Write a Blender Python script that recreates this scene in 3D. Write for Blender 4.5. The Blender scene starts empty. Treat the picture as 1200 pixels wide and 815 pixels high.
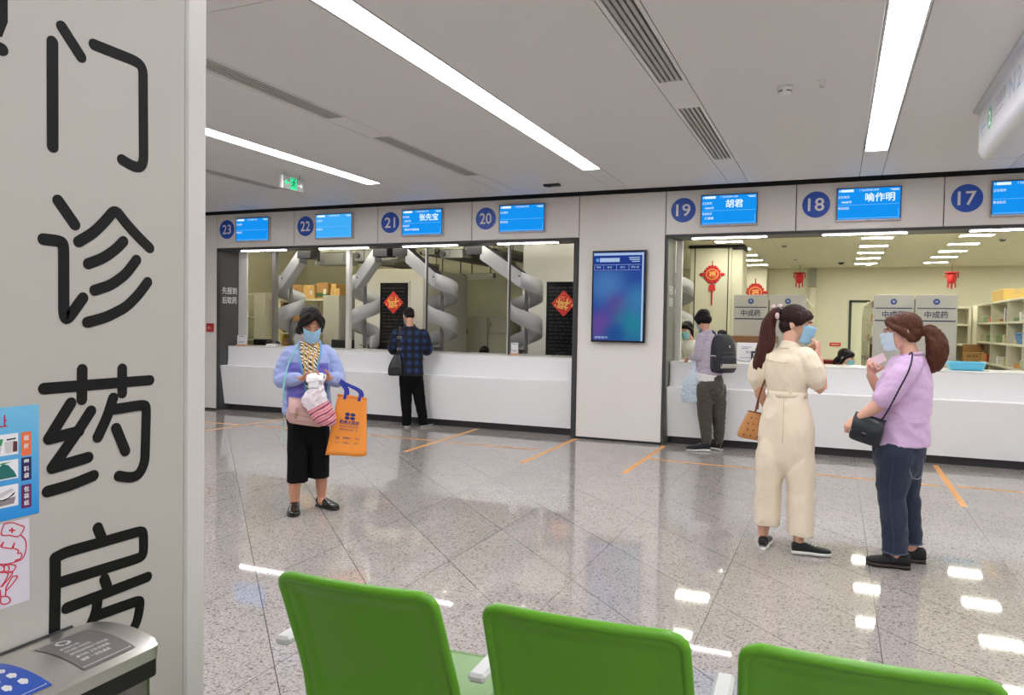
import bpy, bmesh, math, random
from math import sin, cos, pi, radians, sqrt, atan2
from mathutils import Vector, Matrix, noise

# ------------------------------------------------------------------ camera, world, exposure
SC = bpy.context.scene
COL = SC.collection
cam_data = bpy.data.cameras.new('camera')
cam = bpy.data.objects.new('camera', cam_data)
COL.objects.link(cam)
cam_data.sensor_width = 36.0
cam_data.lens = 26.7585
cam_data.clip_start = 0.02
cam_data.clip_end = 100
_yaw, _pitch, _roll = radians(-23.0344), radians(-1.8277), radians(0.9591)
_f = Vector((sin(_yaw) * cos(_pitch), cos(_yaw) * cos(_pitch), sin(_pitch)))
_r0 = Vector((cos(_yaw), -sin(_yaw), 0))
_u0 = _r0.cross(_f)
_r = _r0 * cos(_roll) + _u0 * sin(_roll)
_u = -_r0 * sin(_roll) + _u0 * cos(_roll)
M = Matrix((( _r.x, _u.x, -_f.x, 0), (_r.y, _u.y, -_f.y, 0), (_r.z, _u.z, -_f.z, 1.5), (0, 0, 0, 1)))
cam.matrix_world = M
SC.camera = cam

world = bpy.data.worlds.new('world')
SC.world = world
world.use_nodes = True
world.node_tree.nodes['Background'].inputs[0].default_value = (0.9, 0.95, 1.0, 1)
world.node_tree.nodes['Background'].inputs[1].default_value = 0.25
SC.view_settings.view_transform = 'Standard'
SC.view_settings.look = 'None'
SC.view_settings.exposure = 0.0
SC.view_settings.gamma = 1.0
SC.view_settings.use_curve_mapping = False

HALL_LAMP = 23.5        # strip lights of the hall
ROOM_LAMP = 42.0        # panels of the dispensary
LEFT_ROOM_FILL = 120.0    # added hidden fill troughs of the dispensing room
VALANCE_FILL = 18.0            # added fill lamps behind the lintel of the dispensing room
COUNTER_LED = 30.0
SCREEN = 1.0

# ------------------------------------------------------------------ materials
def lin(c):
    c /= 255.0
    return c / 12.92 if c <= 0.04045 else ((c + 0.055) / 1.055) ** 2.4
def rgb(r, g, b):
    return (lin(r), lin(g), lin(b), 1.0)
MATS = {}
def mat(name, col, rough=0.5, metal=0.0, spec=0.5, bump=0.0, bscale=40.0, var=0.04, vscale=3.0, coat=0.0, trans=0.0,
        alpha=1.0, stretch=(1, 1, 1), sheen=0.0, emit=0.0):
    """Principled material with procedural noise in colour and bump."""
    if name in MATS:
        return MATS[name]
    m = bpy.data.materials.new(name)
    m.use_nodes = True
    nt = m.node_tree
    b = nt.nodes['Principled BSDF']
    c = rgb(*col)
    b.inputs['Roughness'].default_value = rough
    b.inputs['Metallic'].default_value = metal
    b.inputs['Specular IOR Level'].default_value = spec
    b.inputs['Coat Weight'].default_value = coat
    b.inputs['Transmission Weight'].default_value = trans
    b.inputs['Alpha'].default_value = alpha
    b.inputs['Sheen Weight'].default_value = sheen
    tc = nt.nodes.new('ShaderNodeTexCoord')
    mp = nt.nodes.new('ShaderNodeMapping')
    mp.inputs['Scale'].default_value = stretch
    nt.links.new(tc.outputs['Object'], mp.inputs['Vector'])
    if var > 0:
        n = nt.nodes.new('ShaderNodeTexNoise')
        n.inputs['Scale'].default_value = vscale
        n.inputs['Detail'].default_value = 4
        nt.links.new(mp.outputs[0], n.inputs['Vector'])
        mx = nt.nodes.new('ShaderNodeMix')
        mx.data_type = 'RGBA'
        mx.inputs[6].default_value = tuple(max(0, x * (1 - var)) for x in c[:3]) + (1,)
        mx.inputs[7].default_value = tuple(min(1, x * (1 + var)) for x in c[:3]) + (1,)
        nt.links.new(n.outputs['Fac'], mx.inputs[0])
        nt.links.new(mx.outputs[2], b.inputs['Base Color'])
    else:
        b.inputs['Base Color'].default_value = c
    if bump > 0:
        n2 = nt.nodes.new('ShaderNodeTexNoise')
        n2.inputs['Scale'].default_value = bscale
        n2.inputs['Detail'].default_value = 3
        nt.links.new(mp.outputs[0], n2.inputs['Vector'])
        bp = nt.nodes.new('ShaderNodeBump')
        bp.inputs['Strength'].default_value = bump
        bp.inputs['Distance'].default_value = 0.01
        nt.links.new(n2.outputs['Fac'], bp.inputs['Height'])
        nt.links.new(bp.outputs[0], b.inputs['Normal'])
    if emit > 0:
        b.inputs['Emission Color'].default_value = c
        b.inputs['Emission Strength'].default_value = emit
    MATS[name] = m
    return m
def emat(name, col, strength):
    if name in MATS:
        return MATS[name]
    m = bpy.data.materials.new(name)
    m.use_nodes = True
    nt = m.node_tree
    nt.nodes.remove(nt.nodes['Principled BSDF'])
    e = nt.nodes.new('ShaderNodeEmission')
    e.inputs[0].default_value = rgb(*col)
    e.inputs[1].default_value = strength
    nt.links.new(e.outputs[0], nt.nodes['Material Output'].inputs[0])
    MATS[name] = m
    return m

# ------------------------------------------------------------------ mesh helpers
class MB:
    """collects shapes and links them as one mesh object"""
    def __init__(s):
        s.v = []; s.f = []; s.mi = []; s.sm = []
    def add(s, vs, fs, mi=0, smooth=False):
        o = len(s.v)
        s.v += [tuple(v) for v in vs]
        s.f += [tuple(i + o for i in f) for f in fs]
        s.mi += [mi] * len(fs); s.sm += [smooth] * len(fs)
        return s
    def box(s, x0, y0, z0, x1, y1, z1, mi=0, b=0.0):
        if x0 > x1: x0, x1 = x1, x0
        if y0 > y1: y0, y1 = y1, y0
        if z0 > z1: z0, z1 = z1, z0
        b = min(b, (x1 - x0) * .45, (y1 - y0) * .45, (z1 - z0) * .45)
        if b <= 0:
            vs = [(x, y, z) for z in (z0, z1) for y in (y0, y1) for x in (x0, x1)]
            fs = [(0, 2, 3, 1), (4, 5, 7, 6), (0, 1, 5, 4), (2, 6, 7, 3), (0, 4, 6, 2), (1, 3, 7, 5)]
            return s.add(vs, fs, mi)
        vs = []; idx = {}
        for i, x in enumerate((x0, x1)):
            for j, y in enumerate((y0, y1)):
                for k, z in enumerate((z0, z1)):
                    sx, sy, sz = (b, -b)[i], (b, -b)[j], (b, -b)[k]
                    idx[i, j, k, 0] = len(vs); vs.append((x, y + sy, z + sz))
                    idx[i, j, k, 1] = len(vs); vs.append((x + sx, y, z + sz))
                    idx[i, j, k, 2] = len(vs); vs.append((x + sx, y + sy, z))
        fs = []
        for i in (0, 1):
            q = [idx[i, 0, 0, 0], idx[i, 1, 0, 0], idx[i, 1, 1, 0], idx[i, 0, 1, 0]]; fs.append(q if i else q[::-1])
            q = [idx[0, i, 0, 1], idx[1, i, 0, 1], idx[1, i, 1, 1], idx[0, i, 1, 1]]; fs.append(q[::-1] if i else q)
            q = [idx[0, 0, i, 2], idx[1, 0, i, 2], idx[1, 1, i, 2], idx[0, 1, i, 2]]; fs.append(q if i else q[::-1])
        for a in (0, 1):
            for c in (0, 1):
                q = [idx[a, c, 0, 0], idx[a, c, 0, 1], idx[a, c, 1, 1], idx[a, c, 1, 0]]; fs.append(q if (a == c) else q[::-1])
                q = [idx[a, 0, c, 2], idx[a, 0, c, 0], idx[a, 1, c, 0], idx[a, 1, c, 2]]; fs.append(q if (a == c) else q[::-1])
                q = [idx[0, a, c, 1], idx[0, a, c, 2], idx[1, a, c, 2], idx[1, a, c, 1]]; fs.append(q if (a == c) else q[::-1])
                for d in (0, 1):
                    t = [idx[a, c, d, 0], idx[a, c, d, 1], idx[a, c, d, 2]]; fs.append(t if (a + c + d) % 2 else t[::-1])
        return s.add(vs, fs, mi)
    def prism(s, pts, h0, h1, axis='z', mi=0):
        """polygon (list of 2D points, counter-clockwise) extruded along an axis"""
        n = len(pts)
        def P(p, h):
            return {'z': (p[0], p[1], h), 'y': (p[0], h, p[1]), 'x': (h, p[0], p[1])}[axis]
        vs = [P(p, h0) for p in pts] + [P(p, h1) for p in pts]
        fs = [tuple(range(n))[::-1], tuple(range(n, 2 * n))] + [(i, (i + 1) % n, n + (i + 1) % n, n + i) for i in range(n)]
        return s.add(vs, fs, mi)
    def cyl(s, c, r, h, axis='z', n=24, mi=0, r2=None, smooth=True):
        """cylinder from c along +axis by h"""
        r2 = r if r2 is None else r2
        a = {'x': 0, 'y': 1, 'z': 2}[axis]
        vs = []
        for (hh, rr) in ((0, r), (h, r2)):
            for i in range(n):
                t = 2 * pi * i / n
                p = [0, 0, 0]; p[a] = hh; p[(a + 1) % 3] = rr * cos(t); p[(a + 2) % 3] = rr * sin(t)
                vs.append((c[0] + p[0], c[1] + p[1], c[2] + p[2]))
        s.add(vs, [(i, (i + 1) % n, n + (i + 1) % n, n + i) for i in range(n)], mi, smooth)
        return s.add(vs, [tuple(range(n))[::-1], tuple(range(n, 2 * n))], mi)
    def lathe(s, prof, c=(0, 0, 0), n=24, mi=0):
        """profile [(r, z)] turned about z"""
        vs = []; fs = []
        for r, z in prof:
            for i in range(n):
                t = 2 * pi * i / n
                vs.append((c[0] + r * cos(t), c[1] + r * sin(t), c[2] + z))
        for k in range(len(prof) - 1):
            for i in range(n):
                j = (i + 1) % n
                fs.append((k * n + i, k * n + j, (k + 1) * n + j, (k + 1) * n + i))
        return s.add(vs, fs, mi, True)
    def tube(s, pts, rad, n=8, mi=0, flat=None, up=None, caps=True, smooth=True):
        """round (or flat=(a,b) elliptic/rectangular strap) sweep along points; rad number or list"""
        P = [Vector(p) for p in pts]
        N = len(P)
        R = rad if isinstance(rad, (list, tuple)) else [rad] * N
        vs = []
        prev = Vector(up) if up else None
        for i, p in enumerate(P):
            t = (P[min(i + 1, N - 1)] - P[max(i - 1, 0)]).normalized()
            if prev is None:
                prev = Vector((0, 0, 1)) if abs(t.z) < 0.9 else Vector((1, 0, 0))
            u = (prev - t * prev.dot(t))
            if u.length < 1e-6: u = t.orthogonal()
            u.normalize(); w = t.cross(u)
            if not up: prev = u
            for k in range(n):
                a = 2 * pi * (k + .5) / n
                ca, sa = cos(a), sin(a)
                if flat:
                    if n == 4: ca, sa = (1 if ca > 0 else -1), (1 if sa > 0 else -1)
                    q = p + u * (ca * flat[0] * R[i]) + w * (sa * flat[1] * R[i])
                else:
                    q = p + u * (ca * R[i]) + w * (sa * R[i])
                vs.append(q)
        fs = [(i * n + k, i * n + (k + 1) % n, (i + 1) * n + (k + 1) % n, (i + 1) * n + k) for i in range(N - 1) for k in range(n)]
        s.add(vs, fs, mi, smooth and n > 4)
        if caps:
            s.add([vs[k] for k in range(n)], [tuple(range(n))[::-1]], mi)
            s.add([vs[(N - 1) * n + k] for k in range(n)], [tuple(range(n))], mi)
        return s
    def ell(s, c, r, rot=None, n=20, m=14, mi=0):
        """ellipsoid"""
        vs = []; fs = []
        Rm = rot if rot is not None else Matrix.Identity(3)
        for j in range(1, m):
            th = pi * j / m
            for i in range(n):
                a = 2 * pi * i / n
                vs.append(Vector(c) + Rm @ Vector((r[0] * sin(th) * cos(a), r[1] * sin(th) * sin(a), -r[2] * cos(th))))
        b = len(vs); vs.append(Vector(c) + Rm @ Vector((0, 0, -r[2]))); vs.append(Vector(c) + Rm @ Vector((0, 0, r[2])))
        for j in range(m - 2):
            for i in range(n):
                k = (i + 1) % n
                fs.append((j * n + i, j * n + k, (j + 1) * n + k, (j + 1) * n + i))
        for i in range(n):
            k = (i + 1) % n
            fs.append((b, k, i)); fs.append((b + 1, (m - 2) * n + i, (m - 2) * n + k))
        return s.add(vs, fs, mi, True)
    def grid(s, fn, nu, nv, mi=0, smooth=True, flip=False, thick=0.0):
        """surface fn(u, v) over the unit square; thick > 0 gives it a back and edges"""
        vs = [Vector(fn(i / nu, j / nv)) for j in range(nv + 1) for i in range(nu + 1)]
        w = nu + 1
        fs = [(j * w + i, j * w + i + 1, (j + 1) * w + i + 1, (j + 1) * w + i) for j in range(nv) for i in range(nu)]
        if flip: fs = [f[::-1] for f in fs]
        if thick <= 0:
            return s.add(vs, fs, mi, smooth)
        nr = [Vector((0, 0, 0)) for _ in vs]
        for f in fs:
            a, b, c, d = (vs[i] for i in f)
            k = (c - a).cross(d - b)
            for i in f: nr[i] += k
        N = len(vs)
        back = [v - n_.normalized() * thick if n_.length > 0 else v for v, n_ in zip(vs, nr)]
        allf = list(fs) + [tuple(i + N for i in f[::-1]) for f in fs]
        loop = [i for i in range(w)] + [j * w + nu for j in range(1, nv + 1)] + [nv * w + i for i in range(nu - 1, -1, -1)] + [j * w for j in range(nv - 1, 0, -1)]
        if flip: loop = loop[::-1]
        L = len(loop)
        allf += [(loop[(k + 1) % L], loop[k], loop[k] + N, loop[(k + 1) % L] + N) for k in range(L)]
        return s.add(vs + back, allf, mi, smooth)
    def xf(s, Mx, start=0):
        s.v[start:] = [tuple(Mx @ Vector(v)) for v in s.v[start:]]
        return s
    def build(s, name, mats, parent=None, kind=None, auto=False):
        me = bpy.data.meshes.new(name)
        me.from_pydata(s.v, [], s.f)
        if not isinstance(mats, (list, tuple)): mats = [mats]
        for m in mats: me.materials.append(m)
        me.polygons.foreach_set('material_index', s.mi)
        me.polygons.foreach_set('use_smooth', s.sm)
        me.update()
        o = bpy.data.objects.new(name, me)
        COL.objects.link(o)
        if parent is not None: o.parent = parent
        if kind: o['kind'] = kind
        return o

def empty(name, loc=(0, 0, 0), rz=0.0, label=None, cat=None, group=None):
    o = bpy.data.objects.new(name, None)
    o.empty_display_size = 0.1
    COL.objects.link(o)
    o.location = loc
    o.rotation_euler = (0, 0, rz)
    return tag(o, label, cat, group)
def tag(o, label=None, cat=None, group=None, kind=None):
    if label: o['label'] = label
    if cat: o['category'] = cat
    if group: o['group'] = group
    if kind: o['kind'] = kind
    return o
def box(name, a, b, m, parent=None, kind=None, bev=0.0):
    return MB().box(*a, *b, b=bev).build(name, m, parent, kind)
def copy_tree(o, parent=None):
    c = o.copy()
    COL.objects.link(c)
    c.parent = parent
    for ch in list(o.children):
        copy_tree(ch, c)
    return c

def text_geo(s, thick=0.0, bold=0.0):
    """verts, faces of a line of writing lying in the xz plane, facing -y, with its bounding box"""
    cu = bpy.data.curves.new('t', 'FONT')
    cu.body = s
    cu.size = 1.0
    cu.offset = bold
    cu.extrude = 0.0
    cu.resolution_u = 4
    ob = bpy.data.objects.new('t', cu)
    COL.objects.link(ob)
    dg = bpy.context.evaluated_depsgraph_get()
    me = bpy.data.meshes.new_from_object(ob.evaluated_get(dg))
    vs = [(v.co.x, v.co.y) for v in me.vertices]
    fs = [tuple(p.vertices) for p in me.polygons]
    bpy.data.objects.remove(ob); bpy.data.meshes.remove(me); bpy.data.curves.remove(cu)
    return vs, fs
TXT = {}
def put_text(mb, s, x, z, w, h, y=0.0, thick=0.002, bold=0.0, mi=0, mirror=False):
    """fit the writing s into the box x..x+w, z..z+h of the plane y (facing -y)"""
    if (s, bold) not in TXT: TXT[s, bold] = text_geo(s, 0, bold)
    vs, fs = TXT[s, bold]
    if not vs: return mb
    xs = [v[0] for v in vs]; zs = [v[1] for v in vs]
    x0, x1, z0, z1 = min(xs), max(xs), min(zs), max(zs)
    kx = w / max(1e-6, x1 - x0); kz = h / max(1e-6, z1 - z0)
    out = [(x + (vx - x0) * kx, y - thick, z + (vz - z0) * kz) for vx, vz in vs]
    ff = []
    for f in fs:
        a, b, c = out[f[0]], out[f[1]], out[f[2]]
        ny = (b[2] - a[2]) * (c[0] - a[0]) - (b[0] - a[0]) * (c[2] - a[2])
        ff.append(f if ny < 0 else f[::-1])
    return mb.add(out, ff, mi)
# ------------------------------------------------------------------ the setting
def floor_material():
    m = bpy.data.materials.new('polished_granite')
    m.use_nodes = True
    nt = m.node_tree; N = nt.nodes; L = nt.links
    b = N['Principled BSDF']
    tc = N.new('ShaderNodeTexCoord'); P = tc.outputs['Object']
    sep = N.new('ShaderNodeSeparateXYZ'); L.new(P, sep.inputs[0])
    def mth(op, a, bb=None, c=None):
        n = N.new('ShaderNodeMath'); n.operation = op
        for i, x in enumerate((a, bb, c)):
            if x is None: continue
            if isinstance(x, (int, float)): n.inputs[i].default_value = x
            else: L.new(x, n.inputs[i])
        return n.outputs[0]
    def joint(coord, off, pitch, half):
        a = mth('DIVIDE', mth('SUBTRACT', coord, off), pitch)
        fr = mth('FRACT', a)
        d = mth('ABSOLUTE', mth('SUBTRACT', fr, 0.5))
        return mth('GREATER_THAN', d, 0.5 - half / pitch), mth('FLOOR', a)
    j1, c1 = joint(sep.outputs[0], -1.385, 0.81, 0.0016)
    s = mth('ADD', sep.outputs[0], sep.outputs[1])
    j2, c2 = joint(s, 0.40, 0.81, 0.0030)
    j = mth('MAXIMUM', j1, j2)
    cid = N.new('ShaderNodeCombineXYZ'); L.new(c1, cid.inputs[0]); L.new(c2, cid.inputs[1])
    wn = N.new('ShaderNodeTexWhiteNoise'); wn.noise_dimensions = '3D'; L.new(cid.outputs[0], wn.inputs['Vector'])
    # grain: fine crystals and dark flecks, shifted from slab to slab
    off = N.new('ShaderNodeVectorMath'); off.operation = 'MULTIPLY_ADD'
    L.new(wn.outputs['Color'], off.inputs[0]); off.inputs[1].default_value = (9, 9, 9); L.new(P, off.inputs[2])
    n1 = N.new('ShaderNodeTexNoise'); n1.inputs['Scale'].default_value = 95; n1.inputs['Detail'].default_value = 3; L.new(off.outputs[0], n1.inputs['Vector'])
    n2 = N.new('ShaderNodeTexNoise'); n2.inputs['Scale'].default_value = 5; n2.inputs['Detail'].default_value = 5; L.new(off.outputs[0], n2.inputs['Vector'])
    r1 = N.new('ShaderNodeValToRGB'); L.new(n1.outputs['Fac'], r1.inputs[0])
    e = r1.color_ramp.elements
    e[0].position = 0.32; e[0].color = rgb(124, 117, 113)
    e[1].position = 0.62; e[1].color = rgb(177, 170, 165)
    x = e.new(0.46); x.color = rgb(160, 153, 149)
    vo = N.new('ShaderNodeTexVoronoi'); vo.inputs['Scale'].default_value = 60; L.new(off.outputs[0], vo.inputs['Vector'])
    sel = N.new('ShaderNodeSeparateColor'); L.new(vo.outputs['Color'], sel.inputs[0])
    fleck = mth('MULTIPLY', mth('LESS_THAN', vo.outputs['Distance'], mth('MULTIPLY', sel.outputs[1], 0.55)), mth('GREATER_THAN', sel.outputs[0], 0.70))
    vo2 = N.new('ShaderNodeTexVoronoi'); vo2.inputs['Scale'].default_value = 19; L.new(off.outputs[0], vo2.inputs['Vector'])
    sel2 = N.new('ShaderNodeSeparateColor'); L.new(vo2.outputs['Color'], sel2.inputs[0])
    fleck2 = mth('MULTIPLY', mth('LESS_THAN', vo2.outputs['Distance'], mth('MULTIPLY', sel2.outputs[1], 0.22)), mth('GREATER_THAN', sel2.outputs[0], 0.72))
    fl = mth('MAXIMUM', mth('MULTIPLY', fleck, 0.62), mth('MULTIPLY', fleck2, 0.6))
    mx = N.new('ShaderNodeMix'); mx.data_type = 'RGBA'
    L.new(fl, mx.inputs[0]); L.new(r1.outputs[0], mx.inputs[6]); mx.inputs[7].default_value = rgb(84, 78, 76)
    # cloudy tone and slab-to-slab tone
    tone = mth('ADD', mth('MULTIPLY', mth('SUBTRACT', n2.outputs['Fac'], 0.5), 0.22), mth('ADD', mth('MULTIPLY', wn.outputs['Value'], 0.07), 0.95))
    sc = N.new('ShaderNodeVectorMath'); sc.operation = 'SCALE'
    L.new(mx.outputs[2], sc.inputs[0]); L.new(tone, sc.inputs['Scale'])
    m2 = N.new('ShaderNodeMix'); m2.data_type = 'RGBA'
    L.new(j, m2.inputs[0]); L.new(sc.outputs[0], m2.inputs[6]); m2.inputs[7].default_value = rgb(70, 64, 60)
    L.new(m2.outputs[2], b.inputs['Base Color'])
    b.inputs['Roughness'].default_value = 0.035
    b.inputs['Specular IOR Level'].default_value = 0.55
    return m
m_floor = floor_material()
m_wall = mat("white_metal_panel", (228, 223, 218), rough=0.34, var=0.02)
m_leftwall = mat("white_wall_laminate", (177, 173, 167), rough=0.42, var=0.02)
m_ceil = mat("white_ceiling_panel", (221, 219, 217), rough=0.55, var=0.01)
m_black = mat('black_gap', (20, 20, 23), rough=0.6)
m_dark = mat('dark_grey_frame', (58, 57, 60), rough=0.45)
m_jamb = mat('charcoal_jamb_panel', (70, 70, 71), rough=0.42)
m_jamb2 = mat('grey_green_jamb_panel', (120, 122, 112), rough=0.4)
m_cream = mat('cream_plaster', (209, 206, 184), rough=0.75, var=0.03)
m_cream_ceiling = mat('cream_ceiling', (214, 212, 190), rough=0.8, var=0.02)
m_inner_floor = mat('beige_vinyl', (150, 146, 135), rough=0.4)
m_counter = mat("white_solid_surface", (240, 240, 241), rough=0.32, var=0.01)
m_kick = mat('dark_kickboard', (45, 43, 46), rough=0.4)

HX0, HX1, HY0, FY = -12.0, 6.0, -5.0, 9.51
CZ = 3.2
mb = MB().box(HX0, HY0, -0.1, HX1, 10.05, 0.0)
mb.build('floor', m_floor, kind='structure')
box('floor_dispensary', (HX0, 10.05, -0.1), (HX1, 26.6, -0.001), m_inner_floor, kind='structure')

# ceiling of the hall: flat panels between service strips, shadow gap at the counter wall
mb = MB()
STRIPS = [-2.515 + 1.41 * k for k in range(-7, 7)]
edges = [HX0] + [x for s_ in STRIPS for x in (s_ - .112, s_ + .112)] + [HX1]
for i in range(0, len(edges), 2):
    x0, x1 = edges[i], edges[i + 1]
    if x1 < HX0: continue
    for y0, y1 in ((HY0, -2.6), (-2.594, 3.272), (3.278, 9.36)):
        mb.box(max(x0, HX0) + .003, y0, CZ, x1 - .003, y1, CZ + .02)
LAMPS = [k for k in range(len(STRIPS)) if k % 2 == 1]
VENTS = [k for k in range(len(STRIPS)) if k % 2 == 0]
for k, s_ in enumerate(STRIPS):
    if k in LAMPS:
        for y0, y1 in ((8.085, 9.36),): mb.box(s_ - .109, y0, CZ, s_ + .109, y1, CZ + .02)
    else:
        for y0, y1 in (((5.364, 6.025), (7.985, 9.36), (HY0, 2.6)) if -7 < s_ < 2 else ((HY0, 9.36),)): mb.box(s_ - .109, y0, CZ, s_ + .109, y1, CZ + .02)
mb.build('ceiling', m_ceil, kind='structure')
box('ceiling_void', (HX0, HY0, CZ + .12), (HX1, FY + .5, CZ + .2), m_black, kind='structure')

# counter wall
SEAMS = [-12.3, -10.79, -9.27, -7.72, -6.21, -4.68, -3.12, -1.99, -0.468, 1.044, 2.56, 4.08, 5.6, 7.1]
mb = MB()
g = .005
for a, b_ in zip(SEAMS[:-1], SEAMS[1:]):
    full = (a == -3.12) or b_ <= -9.27
    mb.box(a + g, FY, 0.03 if full else 2.635, b_ - g, FY + .03, 3.172, b=.003)
mb.build('wall_front', m_wall, kind='structure')
mb = MB()
mb.box(HX0, FY + .012, 2.66, HX1, FY + .3, 3.3)                 # backing seen in the joints and above the panels
mb.box(HX0, FY + .012, 0, -9.28, FY + .3, 2.7)
mb.box(-3.11, FY + .012, 0, -2.0, FY + .5, 2.7)
mb.box(HX0, FY + .006, 0.0, -9.27, FY + .02, .035)
mb.box(-3.12, FY + .006, 0.0, -1.99, FY + .02, .035)
mb.build('trim_1', m_black, kind='structure')
# dark frames round the two openings and the soffits above them
mb = MB()
for x0, x1 in ((-9.27, -3.12), (-1.99, HX1)):
    mb.box(x0 + g, FY - .004, 2.60, x1 - g, FY + .05, 2.633)
    mb.box(x0 + .03, FY + .05, 2.612, x1 - .03, 10.02, 2.66)
mb.box(-9.265, FY - .004, 0, -9.245, FY + .05, 2.61)
mb.box(-3.185, FY - .004, 0, -3.125, FY + .05, 2.61)
mb.box(-1.985, FY - .004, 0, -1.955, FY + .05, 2.61)
mb.build('trim_2', m_dark, kind='structure')
# jambs with their lettering
def jamb(name, x, y0, y1, m, word_y, word_w):
    o = box(name, (x - .02, y0, 0), (x, y1, 2.615), m, kind='structure')
    t = MB()
    for i, s_ in enumerate(('先报到', '后取药')):
        put_text(t, s_, 0, 1.90 - i * .155, word_w, .115, bold=.012)
    t.v = [(x + .002, word_y + v[0], v[2]) for v in t.v]
    t.f = [f for f in t.f]
    t.build('lettering', mat('white_vinyl', (225, 225, 225), rough=.5), o)
jamb('trim_3', -9.245, FY + .04, 10.0, m_jamb, 9.60, .33)
jamb('trim_4', -1.953, FY + .04, 10.0, m_jamb2, 9.62, .26)
box('trim_5', (-3.20, FY + .04, 0), (-3.13, 10.0, 2.615), m_dark, kind='structure')

# big partition on the left, with the department's name
PX = -1.45
mb = MB().box(-2.0, -3.0, 0, PX, 1.3825, CZ)
mb.build('wall_left', m_leftwall, kind='structure')
mb = MB().box(-2.0, 1.3895, 0, PX, 1.455, CZ, b=.006)
mb.box(-1.99, 1.38, 0, PX - .012, 1.40, CZ, mi=1)
mb.build('trim_6', [mat('white_corner_trim', (200, 197, 193), rough=.3), m_black], kind='structure')
# enclosing walls of the hall and the rooms behind the counters
box('wall_right', (HX1, HY0, 0), (HX1 + .1, FY, CZ), m_leftwall, kind='structure')
box('wall_back', (HX0, HY0 - .1, 0), (HX1, HY0, CZ), m_leftwall, kind='structure')
box('wall_far_left', (HX0 - .1, HY0, 0), (HX0, FY, CZ), m_leftwall, kind='structure')
RC = 3.42     # ceiling of the right-hand room
LC = 3.42     # ceiling of the left-hand room
BY = 26.2
box('wall_dispensary_back', (-6.2, BY, 0), (HX1, BY + .1, RC), m_cream, kind='structure')
box('wall_store_left', (-11.6, 10.02, 0), (-11.5, 14.7, RC), m_cream, kind='structure')
box('wall_dispensary_right', (HX1 - .1, 10.02, 0), (HX1, BY, RC), m_cream, kind='structure')
box('wall_store_right', (-2.95, 10.02, 0), (-2.85, 14.7, RC), m_cream, kind='structure')
box('wall_dispensary_left', (-6.2, 14.7, 0), (-6.1, BY, RC), m_cream, kind='structure')
box('wall_store_back', (-11.5, 14.6, 0), (-2.95, 14.7, RC), m_cream, kind='structure')
mb = MB()
for i in range(14):
    y = 10.02 + i * 0.45
    mb.box(-2.6, y, RC, HX1, y + .444, RC + .02) if False else None
nx = 1.2
x = -6.15
while x < HX1 - .1:
    mb.box(x + .003, 10.02, RC, min(x + nx, HX1) - .003, BY, RC + .02)
    x += nx
mb.box(-6.2, 10.02, RC + .025, HX1, BY, RC + .05)
mb.build('ceiling_dispensary', m_cream_ceiling, kind='structure')
mb = MB().box(-11.6, 10.02, LC, -2.95, 14.6, LC + .05)
mb.build('ceiling_store', m_cream_ceiling, kind='structure')
# column standing in the right-hand room
mb = MB().box(-3.25, 18.4, 0, -2.29, 19.2, 3.355, b=.02)
mb.box(-2.29, 18.43, 0, -2.03, 19.2, 3.355, b=.02)
mb.build('trim_7', m_cream, kind='structure')
mb = MB().box(-3.28, 18.36, 3.355, -2.25, 19.22, 3.42)
mb.box(-2.27, 18.39, 3.30, -2.01, 19.22, 3.42)
mb.tube([(-3.13, 18.392, 3.36), (-3.13, 18.392, 0)], .012, n=6)
mb.tube([(-2.36, 18.392, 3.36), (-2.36, 18.392, 0)], .012, n=6)
mb.build('trim_8', m_black, kind='structure')
box('trim_9', (-2.75, 25.4, 0), (-2.07, BY, RC), m_cream, kind='structure')

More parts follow.
